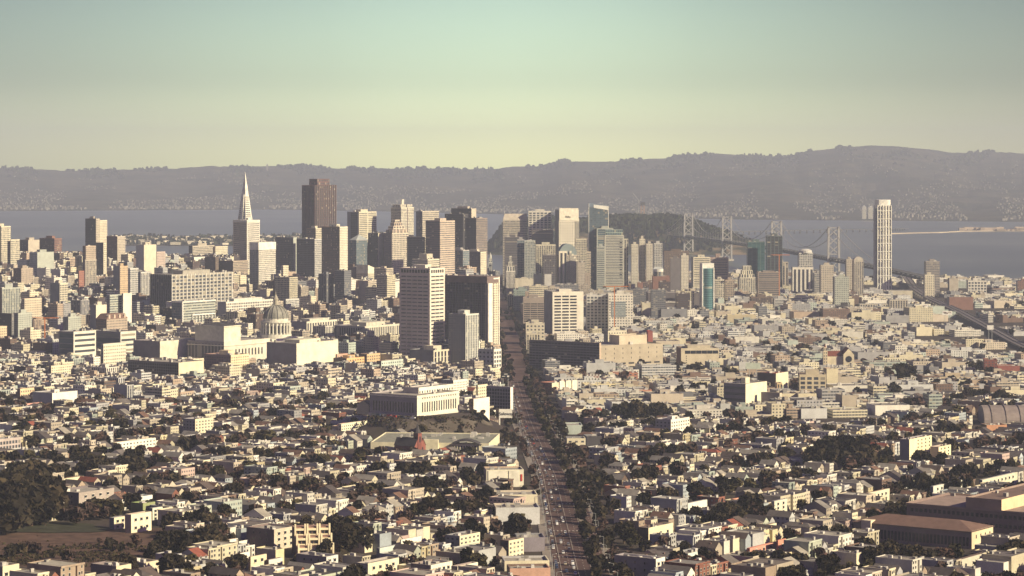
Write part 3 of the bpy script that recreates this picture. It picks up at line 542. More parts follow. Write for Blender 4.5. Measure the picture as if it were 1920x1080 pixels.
hero(MB_,'dark roofed hall with red roof edge between banded block and gutted factory','building',1420,1455,1478,700,yb=735,col='dark brown',col_lit='cream',st='blank',st2='blank',pent=0,roof=(.45,.13,.08))
hero(MB_,'cream narrow gabled brick building below the dark roofed hall','building',1455,1457,1467,718,yb=748,col='tan',col_lit=(.72,.56,.33),st2='pier',rot=math.radians(5),dep=14,pent=0)
hero(MB_,'white long low shop with small windows right of the tall blank slab','building',1563,1565,1630,739,yb=750,col='brown',col_lit='white',st2='punched',rot=math.radians(-3),dep=24,pent=0,pw=5,fh=8)
hero(MB_,'low wide cream industrial block with dark slots, right side','building',1738,1741,1834,706,yb=722,col='tan',col_lit=(.72,.60,.42),st2='blank',rot=math.radians(3),dep=40,pent=.3,ph=3,key='lowc')
hero(MB_,'dark red brick tower block at the right edge','building',1843,1846,1870,674,yb=705,col='rust red',col_lit=(.26,.10,.08),st2='punched',rot=math.radians(3),dep=24,pent=0)
hero(MB_,'dark red long brick wing at the right edge','building',1869,1871,1935,686,yb=704,col='rust red',col_lit=(.30,.11,.09),st2='blank',rot=math.radians(3),dep=24,pent=0)
hero(MB_,'white low building with dark lettering-like openings, right side','building',1782,1784,1828,735,yb=746,col='brown',col_lit='cream',st2='grid',rot=math.radians(3),dep=20,pent=0)
hero(MB_,'orange-brown low building beside the vaulted hall','building',1838,1850,1888,797,yb=812,col='brown',col_lit=(.62,.33,.20),st2='blank',rot=math.radians(6),dep=18,pent=0)
aa=hero(AP,'yellow-cream seven-storey apartment tower with shade-coloured left side, right foreground','apartment block',1687,1705,1747,824,yb=870,col=(.32,.29,.31),col_lit=(.88,.78,.52),st='blank',st2='blank',pent=.3,ph=2,key='apt')
ab=hero(AP,'shorter companion wing of the yellow-cream apartment tower','apartment block',1744,1760,1783,838,yb=868,col=(.5,.42,.36),col_lit=(.88,.78,.52),st='blank',st2='blank',pent=0,key='apt2')
hero(MB_,'white blank box building among houses at the left','building',61,98,145,737,yb=768,col=(.42,.41,.42),col_lit=(.84,.82,.74),st='blank',st2='blank',pent=.2,ph=2,clut=1)
hero(MB_,'pink low building below the white blank box','building',44,50,79,757,yb=772,col='brown',col_lit=(.80,.42,.36),st2='blank',pent=0,clut=1)
hero(MB_,'peach three-storey flats left above the white blank box','building',32,38,64,729,yb=757,col='brown',col_lit=(.84,.62,.40),pent=0,fh=4)
hero(MB_,'yellow-ochre low flats right of the pink building','building',56,62,90,765,yb=780,col='brown',col_lit=(.8,.62,.34),pent=0)
hero(MB_,'cream school-like block with a brick base, left third','building',92,96,133,686,yb=714,col='brown',col_lit='cream',pent=0,pw=4,fh=3.5)
hero(MB_,'small cream tower house with dark side above the trees, left','building',185,196,217,665,yb=685,col='slate',col_lit='cream',st2='punched',pent=0)
hero(MB_,'bright green narrow wall building in the left middle ground','building',218,220,232,657,yb=676,col='dark',col_lit=(.38,.50,.12),st2='blank',rot=math.radians(5),dep=12,pent=0,clut=0)
hero('civic_hall','modern low white hall with dark glass left side, left middle ground','building',110,138,180,622,3500,col='slate',col_lit=(.82,.80,.68),st='glass',st2='ribbon',fh=7,pw=60,pent=0,clut=3)
hero('civic_hall','low brown-roofed modern hall with slanted white end, left middle ground','building',176,226,255,622,3550,col='slate',col_lit=(.80,.78,.66),st='glass',st2='ribbon',fh=7,pw=60,pent=0,clut=3)
hero('civic_hall','long shaded wall with sandstone strip roof right of the two modern halls','building',250,300,367,640,3450,col=(.26,.23,.24),col_lit=(.80,.76,.60),st='blank',st2='blank',pent=0,clut=8)
hero('civic_hall','beige low school block before the modern halls','building',189,194,236,645,3400,col='slate',col_lit=(.76,.72,.56),pent=0,pw=3.4,fh=4.5)
hero('civic_hall','wide low auditorium roof strip below the long shaded wall','building',240,335,382,680,3150,col=(.16,.14,.15),col_lit='cream',st='dark',st2='blank',pent=0,clut=9)
hero('office_building','grey-violet office with ribbed parapet at the left edge, above the tree hill','building',-25,-12,39,825,yb=860,col='slate',col_lit=(.52,.45,.42),st2='grid',pw=3.4,fh=4,pent=0)
hero(MB_,'wide terraced flats row, cream with bays, left of the rock','building',634,640,718,795,yb=822,col='beige',col_lit=(.78,.74,.56),pw=3,fh=3,pent=0)
hero(MB_,'cream long flats with bays in the left houses area','building',205,212,270,727,yb=748,col='slate',col_lit=(.80,.76,.6),st2='pier',pw=3.3,fh=9,pent=0)
hero(MB_,'white long flats above the red tree garden, left','building',210,217,292,830,yb=852,col='beige',col_lit='white',pw=4,fh=3,pent=0)
hero(MB_,'large white flats with shade-coloured flank, left centre houses','building',343,366,400,786,yb=820,col=(.33,.31,.33),col_lit='cream',pw=4,fh=3,pent=0)
# ---------------------------------------------------------------- details of the named towers
K = BYKEY
def P_(name, key, mats=('masonry',)):
    return K[key]['root'], MB(mats)
# government tower: white ribs and spandrels proud of the wall (right-hand face), one part per rib
I = K['fed']; rb = MB(('masonry',)); rb.col = (.84,.82,.75); rb.box(-.55,.55,-.9,0,0,I['h'],bottom=True); me = rb.mesh('rib')
for i in range(17): link('rib', me, I['root'], (-I['x']+I['w']*i/16, -I['y'], 0))
rb = MB(('masonry',)); rb.col = (.16,.15,.17); rb.box(-.4,.4,-.7,0,0,I['h'],bottom=True); me = rb.mesh('rib')  # ribs of the shaded left face, shade put into their colour
for i in range(11): link('rib', me, I['root'], (-I['x'], -I['y']+I['d']*i/10, 0), -math.pi/2)
I = K['court']; r = I['root']
pm = MB(('masonry',)); pm.col = (.86,.84,.76)
for i in range(8): pm.box(-I['x']+I['w']*(.28+.68*i/7)-.5, -I['x']+I['w']*(.28+.68*i/7)+.5, -I['y']-2.2, -I['y']-.02, I['h']*.1, I['h']*.58, bottom=True)
pm.box(-I['x']+I['w']*.27, -I['x']+I['w']*.97, -I['y']-2.3, -I['y']-.03, I['h']*.58, I['h']*.62, bottom=True); part('portal_frame', pm, r)
cm = MB(('masonry',)); cm.col = (.8,.78,.7); cm.box(-I['x']-.5, I['x']+.5, -I['y']-.5, I['y']+.5, I['h']-2.5, I['h']-.3, top=False); cm.box(-I['x']-.6,-I['x']+1.6,-I['y']-.6,-I['y']+1.6,0,I['h']-.4); part('corner_frame', cm, r)
I = K['civic' if 'civic' in K else 'court']
# big tan tower: window rows, one part per storey and face
I = K['big']; h = I['h']; r = I['root']; rows = 25
def band_row(L, n, hh, gap, glass=(.05,.045,.05)):
    m = MB(('window_glass',)); s = L/n
    for i in range(n): m.box(-L/2+i*s+gap/2, -L/2+(i+1)*s-gap/2, -.15, .3, 0, hh, bottom=True)
    return m.mesh('window_row')
def sill_row(L, col, hh=.5):
    m = MB(('masonry',)); m.col = col; m.box(-L/2, L/2, -.5, 0, 0, hh, bottom=True); return m.mesh('sill')
a, b = band_row(I['w']-5, 3, 1.9, 1.1), band_row(I['d']-5, 5, 1.35, 1.6)
sa, sb_ = sill_row(I['w'], (.86,.78,.66), .6), sill_row(I['d'], (.64,.54,.50), .45)  # left-face sills coloured darker for the shaded side
for i in range(rows):
    z = (h-9)*i/rows+1.5
    link('window_row', a, r, (0,-I['y'],z)); link('window_row', b, r, (-I['x'],0,z), -math.pi/2)
    link('sill', sa, r, (0,-I['y'],z-.9)); link('sill', sb_, r, (-I['x'],0,z-.9), -math.pi/2)
link('top_windows', band_row(I['w']-4, 6, 4.2, 1.6), r, (0,-I['y'],h-6.6)); link('top_windows', band_row(I['d']-4, 10, 4.2, 1.3), r, (-I['x'],0,h-6.6), -math.pi/2)
# dark slab: brown cap and white fin frame
I = K['fox']; r = I['root']; h = I['h']
m = MB(('masonry',)); m.col = (.20,.15,.14); m.box(-I['x']-.6, I['x']+.6, -I['y']-.6, I['y']+.6, h-9, h+.4); part('top_band', m, r)
m = MB(('masonry',)); m.col = (.88,.84,.72); m.box(-I['x'],-I['x']+I['w']*.34,-I['y']-2.6,-I['y']-.05,0,h-9.1); part('white_fin', m, r)
m = MB(('masonry',)); m.col = (.22,.17,.16); m.box(-I['x']+I['w']*.345,-I['x']+I['w']*.5,-I['y']-.9,-I['y']-.05,0,h-9.2); part('brown_fin', m, r)
m = MB(('masonry',)); m.col = (.86,.82,.7); m.box(I['x']-2.2,I['x'],-I['y']-.8,-I['y']-.05,0,h-1); m.box(I['x']*.02,I['x'],-I['y']-.78,-I['y']-.04,h-4,h-2); part('white_frame', m, r)
rb = MB(('masonry',)); rb.col = (.15,.14,.16); rb.box(-.3,.3,-.7,0,0,h-9,bottom=True); me = rb.mesh('rib')
for i in range(12): link('rib', me, r, (-I['x'], -I['y']+2+(I['d']-4)*i/11, 0), -math.pi/2)
# white tower with slots: individual windows
wins(K['slots'],'s',3,13,.04,.80,.06,.93, K['slots']['w']*.76/3*.84, 2.5)
wins(K['ribb'],'s',3,9,.02,.98,.25,.84, K['ribb']['w']*.88/3, 1.7)
I = K['black']; m = sill_row(I['d'], (.2,.18,.2), 1.1)
for i in range(10): link('floor_band', m, I['root'], (-I['x'],0,2+(I['h']-4)*i/10), -math.pi/2)
wins(K['tanb'],'s',7,3,.03,.97,.42,.95, .8, 2.4); wins(K['tanb'],'s',7,2,.03,.97,.08,.38, 8.5, 2.0)
wins(K['depot'],'s',6,1,.1,.98,.70,.93, 7, 4.2); wins(K['depot'],'s',1,6,.08,.2,.08,.68, .9, 1.6)
wins(K['lowc'],'s',3,4,.28,.72,.1,.85, 11, 1.1)
I = K['frame']; m = MB(('ribbon',)); m.col = (.45,.5,.5); m.box(-I['x']*.75, I['x']*.4, -I['y']-.6, -I['y']-.05, I['h']*.45, I['h']*.82, 12, 0, 8); part('inset_panel', m, I['root'])
for k, c in (('tq1', (.50,.68,.60)), ('tq2', (.42,.68,.60))):
    I = K[k]; m = MB(('masonry',)); m.col = c; m.box(-I['x']*.55, I['x']*.75, -I['y']-.3, -I['y']-.05, I['h']*.12, I['h']*.72); part('wall_panel', m, I['root'])
I = K['panels']
for i, (a, b) in enumerate(((-.9,.1),(.2,.75))):
    m = MB(('masonry',)); m.col = (.84,.80,.66); m.box(I['x']*a, I['x']*b, -I['y']-.5, -I['y']-.05, .6, I['h']-.8); part('blank_panel', m, I['root'])
m = MB(('masonry',)); m.col = (.55,.08,.06); m.box(I['x']*.83, I['x']*.93, -I['y']-.4, -I['y']-.05, I['h']*.4, I['h']*.75); part('red_sign', m, I['root'])
I = K['slabs']
for i in range(3):
    m = MB(('masonry',)); m.col = (.84,.80,.64); m.box(-I['x']+I['w']*(.28+.25*i), -I['x']+I['w']*(.46+.25*i), -I['y']-1.2, -I['y']-.05, 0, I['h']+1.5); part('pale_slab', m, I['root'])
m = MB(('masonry',)); m.col = (.6,.08,.06); m.lathe([(3.6,0),(3.6,.5),(0,.5)], 16); o = part('round_sign', m, I['root'], (-I['x']*.72,-I['y']-.3,I['h']*.45)); o.rotation_euler = (math.pi/2,0,0)
m = MB(('masonry',)); m.col = (.85,.8,.65); m.lathe([(2.2,0),(2.2,.4),(0,.4)], 16); o = part('sign_face', m, o, (0,.6,.55))
wins(K['apt'],'s',4,7,.30,.98,.04,.97, 1.7, 1.3); wins(K['apt2'],'s',3,5,.05,.95,.05,.95, 1.9, 1.3)
wins(K['class'],'s',8,1,.04,.96,.48,.62, 1.5, 6, arch=True); wins(K['class'],'s',8,1,.04,.96,.12,.28, 1.5, 3)
m = MB(('masonry',)); I = K['class']; m.col = (.88,.84,.72); m.box(-I['x']-.9,I['x']+.9,-I['y']-.9,I['y']+.9,I['h']-3.2,I['h']-1.9, bottom=True); part('cornice', m, I['root'])
# mint: tall windows on both faces, small upper row, plinth
I = K['mint']; wins(I,'s',15,1,.10,.94,.36,.60, I['w']*.84/15*.45, I['h']*.42, trim=None); wins(I,'w',15,1,.06,.94,.36,.60, I['d']*.86/15*.45, I['h']*.42)
wins(I,'s',15,1,.10,.94,.80,.92, 1.1, 1.4)
m = MB(('masonry',)); m.col = (.80,.76,.64); m.box(-I['x']-.7,I['x']+.7,-I['y']-.7,I['y']+.7,0,I['h']*.16); part('plinth', m, I['root'])
m = MB(('masonry',)); m.col = (.84,.80,.68); m.box(-I['x']-.5,I['x']+.5,-I['y']-.5,I['y']+.5,I['h']-2.2,I['h']-1.3,top=True); part('cornice', m, I['root'])
# striped tower top, mast
I = K['mast']; m = MB(('masonry',)); m.col = (.88,.85,.76); m.box(-I['x']*1.02,I['x']*1.02,-I['y']*1.02,I['y']*1.02,I['h']-14,I['h']+.5); part('white_top', m, I['root'])
m = MB(('steel',)); m.bar((0,0,I['h']),(0,0,I['h']+16),.7); part('roof_mast', m, I['root'])
I = K['stripe']; m = MB(('masonry',)); m.col = (.8,.76,.66); m.box(-I['x']-.3,I['x']+.3,-I['y']-.3,I['y']+.3,I['h']-4,I['h']+.3); m.box(I['x']*.1,I['x']*.5,-3,3,I['h'],I['h']+4); part('parapet', m, I['root'])
# dark bank tower top block and bays
I = K['bank']; h = I['h']; m = MB(('grid',)); m.col = (.17,.10,.10)
m.box(-I['x']*.55,I['x']*.62,-I['y']*.55,I['y']*.62,h,h+13,8,8,2); part('top_block', m, I['root'])
m = MB(('masonry',)); m.col = (.2,.13,.13); m.face([(-I['x'],-I['y'],h-.5),(I['x'],-I['y'],h-.5),(I['x'],I['y'],h-.5),(-I['x'],I['y'],h-.5)]); part('roof', m, I['root'])
rb = MB(('masonry',)); rb.col = (.17,.12,.125); rb.box(-.7,.7,-1.5,0,0,h,bottom=True); me = rb.mesh('bay_pier')
for i in range(10):
    link('bay_pier', me, I['root'], (-I['x']+I['w']*(i+.5)/10, -I['y'], 0)); link('bay_pier', me, I['root'], (-I['x'], -I['y']+I['d']*(i+.5)/10, 0), -math.pi/2)
I = K['pitch']; m = MB(('glass',)); m.col = (.35,.38,.38); h = I['h']; c = [(-I['x'],-I['y'],h),(I['x'],-I['y'],h),(I['x'],I['y'],h),(-I['x'],I['y'],h)]
for i in range(4): m.face([c[i], c[(i+1)%4], (0,0,h+11)])
part('glass_pyramid', m, I['root'])
I = K['twin']; h = I['h']
m = MB(('grid',)); m.col = (.80,.75,.62)
for s in (-1, 1): m.box(s*I['x']*.5-I['x']*.42, s*I['x']*.5+I['x']*.42, -I['y']*.8, I['y']*.8, h-.5, h+6, 5,5,2)
part('crown', m, I['root'])
for s in (-1, 1):
    m = MB(('masonry',)); m.col = (.82,.78,.66); m.box(s*2.2-1.3,s*2.2+1.3,-1.5,1.5,h,h+17); part('pylon', m, I['root'])
m = MB(('masonry',)); m.col = (.25,.2,.2); m.box(-.9,.9,-I['y']-.5,-I['y']-.02,0,h-1); part('dark_groove', m, I['root'])
I = K['steps']; h = I['h']
for j, (s, dz) in enumerate(((.84,7),(.66,14),(.48,21),(.3,27))):
    m = MB(('grid',)); m.col = (.74,.63,.50) if j % 2 else (.62,.5,.40); m.box(-I['x']*s,I['x']*s,-I['y']*s,I['y']*s,h-.5,h+dz,4,4,3); part('step', m, I['root'])
I = K['slant']; h = I['h']; x, y = I['x'], I['y']; m = MB(('masonry',)); m.col = (.80,.76,.62)
for s in (-1,1): m.face([(-x,s*y,h),(x,s*y,h),(-x,s*y,h+16)])
m.face([(-x,-y,h+16),(x,-y,h),(x,y,h),(-x,y,h+16)]); m.face([(-x,-y,h),(-x,-y,h+16),(-x,y,h+16),(-x,y,h)]); part('slanted_roof', m, I['root'])
I = K['turret']
for sx, sy in ((-1,-1),(1,-1),(-1,1),(1,1)):
    m = MB(('masonry',)); m.col = (.82,.78,.64); m.lathe([(2.2,0),(2.2,I['h']+3),(0,I['h']+7)], 6); part('turret', m, I['root'], (sx*I['x'], sy*I['y'], 0))
I = K['chamf']; h = I['h']; x, y = I['x'], I['y']; m = MB(('masonry',)); m.col = (.62,.55,.44)
c = [(-x,-y,h),(x,-y,h),(x,y,h),(-x,y,h)]; t = [(-x*.86,-y*.7,h+13),(x*.98,-y*.7,h+13),(x*.98,y*.7,h+13),(-x*.86,y*.7,h+13)]
for i in range(4): m.face([c[i],c[(i+1)%4],t[(i+1)%4],t[i]])
m.face(t); part('chamfered_roof', m, I['root'])
I = K['letter']; m = MB(('masonry',)); m.col = (.88,.82,.66)
m.box(-I['x']*.96,I['x']*.96,-I['y']-.9,-I['y']-.05,I['h']-24,I['h']+3); part('blank_crown', m, I['root'])
m = MB(('pier',)); m.col = (.75,.7,.56); m.box(I['x']*.62,I['x']+.8,-I['y']-.6,I['y']*.3,0,I['h']-20,4,4,1); part('ribbed_corner', m, I['root'])
lettering('Nabu', 5.5, .3, 'sign_dark', I['root'], (-2,-I['y']-1.3,I['h']-16), (math.pi/2,0,0))
I = K['slim']; h = I['h']; x, y = I['x'], I['y']; m = MB(('glass',)); m.col = (.2,.25,.32)
for s in (-1,1): m.face([(-x,s*y,h-.1),(x,s*y,h-.1),(x,s*y,h+2),(-x,s*y,h+9)])
m.face([(-x,-y,h+9),(x,-y,h+2),(x,y,h+2),(-x,y,h+9)]); part('slanted_top', m, I['root'])
m = MB(('masonry',)); m.col = (.88,.86,.78); m.face([(-x*.5,-y-.3,h-2),(x,-y-.3,h-7),(x,-y-.3,h+1.5),(-x*.5,-y-.3,h+5)]); m.box(x-.8,x+.3,-y-.5,-y+.5,0,h+2); m.box(-x-.3,-x+.6,-y-.5,-y+.5,0,h+8); part('white_edge', m, I['root'])
I = K['broad']; h = I['h']; x, y = I['x'], I['y']; m = MB(('glass',)); m.col = (.50,.60,.52); m.box(-x*.9,x*.9,-y*.8,y*.8,h-.5,h+11,10,4,2); part('glass_cap', m, I['root'])
m = MB(('ribbon',)); m.col = (.60,.60,.5); m.face([(-x-7,-y,0),(-x,-y,0),(-x,-y,h-2),(-x,-y,h-2)],[(0,0),(1,0),(1,30),(0,30)]); m.face([(-x-7,-y,0),(-x-7,y,0),(-x,y,h-2),(-x,-y,h-2)],[(0,0),(1,0),(1,30),(0,30)]); part('sloping_flank', m, I['root'])
m = MB(('window_glass',))
for i in range(16): m.box(x*.55,x*.8,-y-.3,-y-.02,h*.35+i*h*.038,h*.35+i*h*.038+1.8,bottom=True)
part('window_column', m, I['root'])
I = K['fan']; h = I['h']; x, y = I['x'], I['y']
m = MB(('glass',)); m.col = (.25,.3,.3); n = 12; R0 = x*.95
pts = [(R0*math.cos(math.pi*i/n), R0*math.sin(math.pi*i/n)*1.25) for i in range(n+1)]
for s in (-1,1): m.face([(a, s*y*.9, h-.3+b) for a, b in pts])
for (a,b),(c,d) in zip(pts, pts[1:]): m.face([(a,-y*.9,h-.3+b),(c,-y*.9,h-.3+d),(c,y*.9,h-.3+d),(a,y*.9,h-.3+b)])
part('fan_window_top', m, I['root'])
for s in (-1,1):
    for j in range(4):
        m = MB(('pier',)); m.col = (.78,.72,.58); w = x*.22
        m.box(s*(x-w*j*.0)-w*(j+1)*s if s>0 else -x, s*(x)-w*(j)*s if s>0 else -x+w*(j+1), -y-1.0-j*.03, -y+2, 0, h+2+ (3-j)*-6+ 6, 2,1,1); part('stepped_bay', m, I['root'])
I = K['pinn']; h = I['h']; x, y = I['x'], I['y']
for s, dz in ((.8,9),(.5,18),(.26,30)):
    m = MB(('pier',)); m.col = (.84,.80,.68); m.box(-x*s,x*s,-y*s,y*s,h-.5,h+dz,3,3,1); part('pinnacle', m, I['root'])
I = K['artd']; h = I['h']; x, y = I['x'], I['y']
for s, dz in ((.84,6),(.66,14),(.5,23)):
    m = MB(('pier',)); m.col = (.74,.70,.56); m.box(-x*s,x*s,-y*s,y*s,h-.5,h+dz,5,5,1); part('setback', m, I['root'])
I = K['teal']; h = I['h']; x, y = I['x'], I['y']
m = MB(('masonry',)); m.col = (.86,.84,.76); m.box(-x,x,-y*.9,y,h-.5,h+9); m.box(x-1.4,x+.4,-y-.8,y,0,h+1); m.box(-x-.4,-x+1.2,-y-.8,y,0,h); part('white_frame', m, I['root'])
m = MB(('tealglass',)); m.col = (.2,.42,.44); n = 8
pts = [(-x*.7+x*1.4*i/n, -y-3.2*math.sin(math.pi*i/n)) for i in range(n+1)]
for (a,b),(c,d) in zip(pts,pts[1:]): m.wallface((a,b),(c,d),0,h-1,.5,22)
m.face([(a,b,h-1) for a,b in pts]); part('curved_glazing', m, I['root'])
I = K['hallf']; x, y, h = I['x'], I['y'], I['h']
m = MB(('masonry',)); m.col = (.78,.74,.62); m.box(x-9,x+.3,-y-1,y,0,h+1); part('blank_end', m, I['root'])
m = MB(('masonry',)); m.col = (.6,.57,.5)
for a in (-x,-x*.62,x-10): m.box(a,a+.8,-y-1,-y-.05,0,h)
m.box(-x,x-9,-y-1.1,-y-.04,h-1.6,h); part('thin_frame', m, I['root'])
I = K['cyl']; m = MB(('ribbon',)); m.col = (.72,.72,.66); m.lathe([(10,-2),(10,22)], 20, nu=20); m.use('glass',(.5,.52,.5)); m.face([(10*math.cos(i*math.pi/10),10*math.sin(i*math.pi/10),22+4*math.sin(i*math.pi/10)) for i in range(20)]); part('cylinder_skylight', m, I['root'], (-I['x']*.3,0,I['h']-8))
for k in ('arch1','arch2'):
    I = K[k]; h = I['h']; x, y = I['x'], I['y']; m = MB(('masonry',)); m.col = I['c2']; n = 10
    if k == 'arch1':
        pts = [(x*math.cos(math.pi*i/n), x*.9*math.sin(math.pi*i/n)) for i in range(n+1)]
        for s in (-1,1): m.face([(a,s*y,h-.5+b) for a,b in pts])
        for (a,b),(c,d) in zip(pts,pts[1:]): m.face([(a,-y,h-.5+b),(c,-y,h-.5+d),(c,y,h-.5+d),(a,y,h-.5+b)])
    else: m.lathe([(x*.95,h-.5),(x*.95,h+5),(x*.5,h+8),(0,h+8)], 16)
    part('rounded_top', m, I['root'])
# very tall slim tower
I = K['rincon']; h = I['h']; x, y = I['x'], I['y']; m = MB(('masonry',)); m.col = (.86,.84,.76); n = 20
sg = lambda v: math.copysign(abs(v)**.45, v)
el = [(x*1.02*sg(math.cos(2*math.pi*(i+.5)/n)), y*sg(math.sin(2*math.pi*(i+.5)/n))) for i in range(n)]
m.prism(el, h-7, h+12); part('oval_crown', m, I['root'])
m = MB(('masonry',)); m.col = (.84,.82,.74)
m.box(-x-.2,x+.9,-y-1.3,-y-.02,0,1.5,bottom=True); me = m.mesh('belt_course')
for i in range(11): link('belt_course', me, I['root'], (0,0,h*.012+(h-6)*i/10.5))
for i in range(6):
    m = MB(('masonry',)); m.col = (.86,.84,.76); m.box(-.8,.8,-1.6,0,0,h,bottom=True); link('rib', m.mesh('rib'), I['root'], (-x+.4+(2*x-.8)*i/5+.3,-y,0))
m = MB(('masonry',)); m.col = (.4,.38,.4); m.box(-x-3,-x-.02,-y*.6,y*.6,0,h-14); part('shaded_spine', m, I['root'])  # shade of the left sliver put into a grey box
# domed hotel crown (left hill)
o = bpy.data.objects['hotel_tower']; dd = [c for c in o.children][0].dimensions
hh = dd.z; m = MB(('grid',)); m.col = (.62,.54,.42); m.lathe([(11,hh-.5),(11,hh+11)], 8, nu=16); m.use('masonry',(.4,.36,.34)); m.lathe([(11.5,hh+11),(9,hh+16),(4,hh+19),(0,hh+20)], 8); part('crown', m, o)
m = MB(('steel',)); m.bar((0,0,hh+20),(0,0,hh+40),.6); part('flagpole', m, o)
# dormer building roof
o = bpy.data.objects['dormer_building']; wl = [c for c in o.children][0].dimensions; x, y, h = wl.x/2, wl.y/2, wl.z
m = MB(('brown_roof',)); c = [(-x-.5,-y-.5,h-.6),(x+.5,-y-.5,h-.6),(x+.5,y+.5,h-.6),(-x-.5,y+.5,h-.6)]; t = [(-x*.7,-y*.7,h+7),(x*.7,-y*.7,h+7),(x*.7,y*.7,h+7),(-x*.7,y*.7,h+7)]
for i in range(4): m.face([c[i],c[(i+1)%4],t[(i+1)%4],t[i]])
m.face(t); part('sloped_roof', m, o)
for i in range(4):
    m = MB(('masonry',)); m.col = (.6,.48,.38); m.box(-1.8,1.8,-y-.4,-y*.72,h,h+4.2); m.face([(-2.2,-y-.5,h+4.2),(2.2,-y-.5,h+4.2),(0,-y-.5,h+6.4)]); m.face([(-2.2,-y-.5,h+4.2),(0,-y-.5,h+6.4),(0,-y*.6,h+6.4),(-2.2,-y*.6,h+4.2)]); m.face([(2.2,-y-.5,h+4.2),(0,-y-.5,h+6.4),(0,-y*.6,h+6.4),(2.2,-y*.6,h+4.2)])
    part('dormer', m, o, (-x+wl.x*(i+.5)/4,0,0))

# ---------------------------------------------------------------- pyramid spire
Y = 5920; X = (459.5-960)/F*Y; g = ground(X, Y)-1; zt = topz(321, Y)-g
r = thing('pyramid_tower','slender white pyramid tower tapering to a sharp spire, left of centre','office tower',(X,Y,g),ANG_A)
KEEP.append((X,Y,math.cos(ANG_A),math.sin(ANG_A),28,28,0)); hb = 26.0
def pyr(z): return hb*(1-z/(zt+1))
z1 = topz(368, Y)-g
m = MB(('ribbon',)); m.col = (.84,.80,.70)
for k in range(4):
    c, s = math.cos(k*math.pi/2), math.sin(k*math.pi/2); q = lambda x, y, z: (x*c-y*s, x*s+y*c, z)
    a, b = pyr(0), pyr(z1); m.face([q(-a,-a,0),q(a,-a,0),q(b,-b,z1),q(-b,-b,z1)], [(0,0),(1,0),(1,44),(0,44)])
part('tapering_shaft', m, r)
m = MB(('masonry',)); m.col = (.84,.80,.72); b = pyr(z1)
for k in range(4):
    c, s = math.cos(k*math.pi/2), math.sin(k*math.pi/2); m.face([(-b*c+b*s,-b*s-b*c,z1),(b*c+b*s,b*s-b*c,z1),(0,0,zt)])
part('spire', m, r)
for s in (-1, 1):
    m = MB(('masonry',)); m.col = (.86,.82,.72); z0 = zt*.45; z2 = z1+4; w = 3.2
    a0, a2 = pyr(z0), pyr(z2)*.9
    m.face([(s*a0,-w,z0),(s*(a2+3.2),-w,z2),(s*a2*.5,-w,z2),(s*a0*.6,-w,z0)]); m.face([(s*a0,w,z0),(s*(a2+3.2),w,z2),(s*a2*.5,w,z2),(s*a0*.6,w,z0)])
    m.face([(s*a0,-w,z0),(s*(a2+3.2),-w,z2),(s*(a2+3.2),w,z2),(s*a0,w,z0)]); m.face([(s*(a2+3.2),-w,z2),(s*(a2+3.2),w,z2),(s*a2*.5,w,z2),(s*a2*.5,-w,z2)]); part('wing', m, r)
# ---------------------------------------------------------------- civic dome
Y = 3660; X = (517-960)/F*Y; g = 11.0
r = thing('domed_city_hall','domed classical city hall with dark ribbed dome and lantern on a colonnaded drum','city hall',(X,Y,g),ANG_A)
KEEP.append((X,Y,math.cos(ANG_A),math.sin(ANG_A),60,42,0))
m = MB(('pier',)); m.col = (.74,.71,.6); m.box(-58,58,-34,34,0,24,34,20,1); part('wall', m, r)
m = MB(('masonry',)); m.col = (.70,.67,.56); m.box(-59,59,-35,35,24.0,26.2); m.face([(-20,-36,26.2),(20,-36,26.2),(0,-36,34)]); m.face([(-20,-36,26.2),(0,-36,34),(0,20,34),(-20,20,26.2)]); m.face([(20,-36,26.2),(0,-36,34),(0,20,34),(20,20,26.2)]); m.box(-34,34,-22,22,26,31); part('roof', m, r)
m = MB(('masonry',)); m.col = (.72,.69,.58); m.lathe([(22,30),(22,36),(18.5,36),(18.5,52),(20.5,52),(20.5,54),(17.5,54),(17.5,58)], 28); d = part('drum', m, r)
cm_ = MB(('masonry',)); cm_.col = (.78,.75,.64); cm_.lathe([(1.0,0),(.9,15)], 6); me = cm_.mesh('column')
for i in range(24):
    a = i*math.pi/12; link('column', me, d, (20.6*math.cos(a), 20.6*math.sin(a), 36.5))
m = MB(('window_glass',))
for i in range(24):
    a = (i+.5)*math.pi/12; m.at(18.7*math.cos(a), 18.7*math.sin(a), 38, a+math.pi/2).box(-1,1,-.1,.3,0,10)
part('drum_windows', m, d)
m = MB(('lead_dome',)); m.lathe([(17.4*math.cos(t), 57.5+19*math.sin(t)) for t in [i*math.pi/2/9*.93 for i in range(10)]], 28); dm_ = part('dome', m, r)
m = MB(('lead_dome',))
for i in range(14):
    a = i*math.pi/7
    for j in range(8):
        t0, t1 = j*math.pi/2/9, (j+1)*math.pi/2/9
        m.bar((17.7*math.cos(t0)*math.cos(a),17.7*math.cos(t0)*math.sin(a),57.5+19.3*math.sin(t0)),(17.7*math.cos(t1)*math.cos(a),17.7*math.cos(t1)*math.sin(a),57.5+19.3*math.sin(t1)),.9)
part('rib', m, dm_)
m = MB(('masonry',)); m.col = (.42,.38,.3); m.lathe([(3.4,75),(3.4,84),(4,84),(2.4,88),(.6,91),(.3,96),(0,96)], 12); part('lantern', m, r)
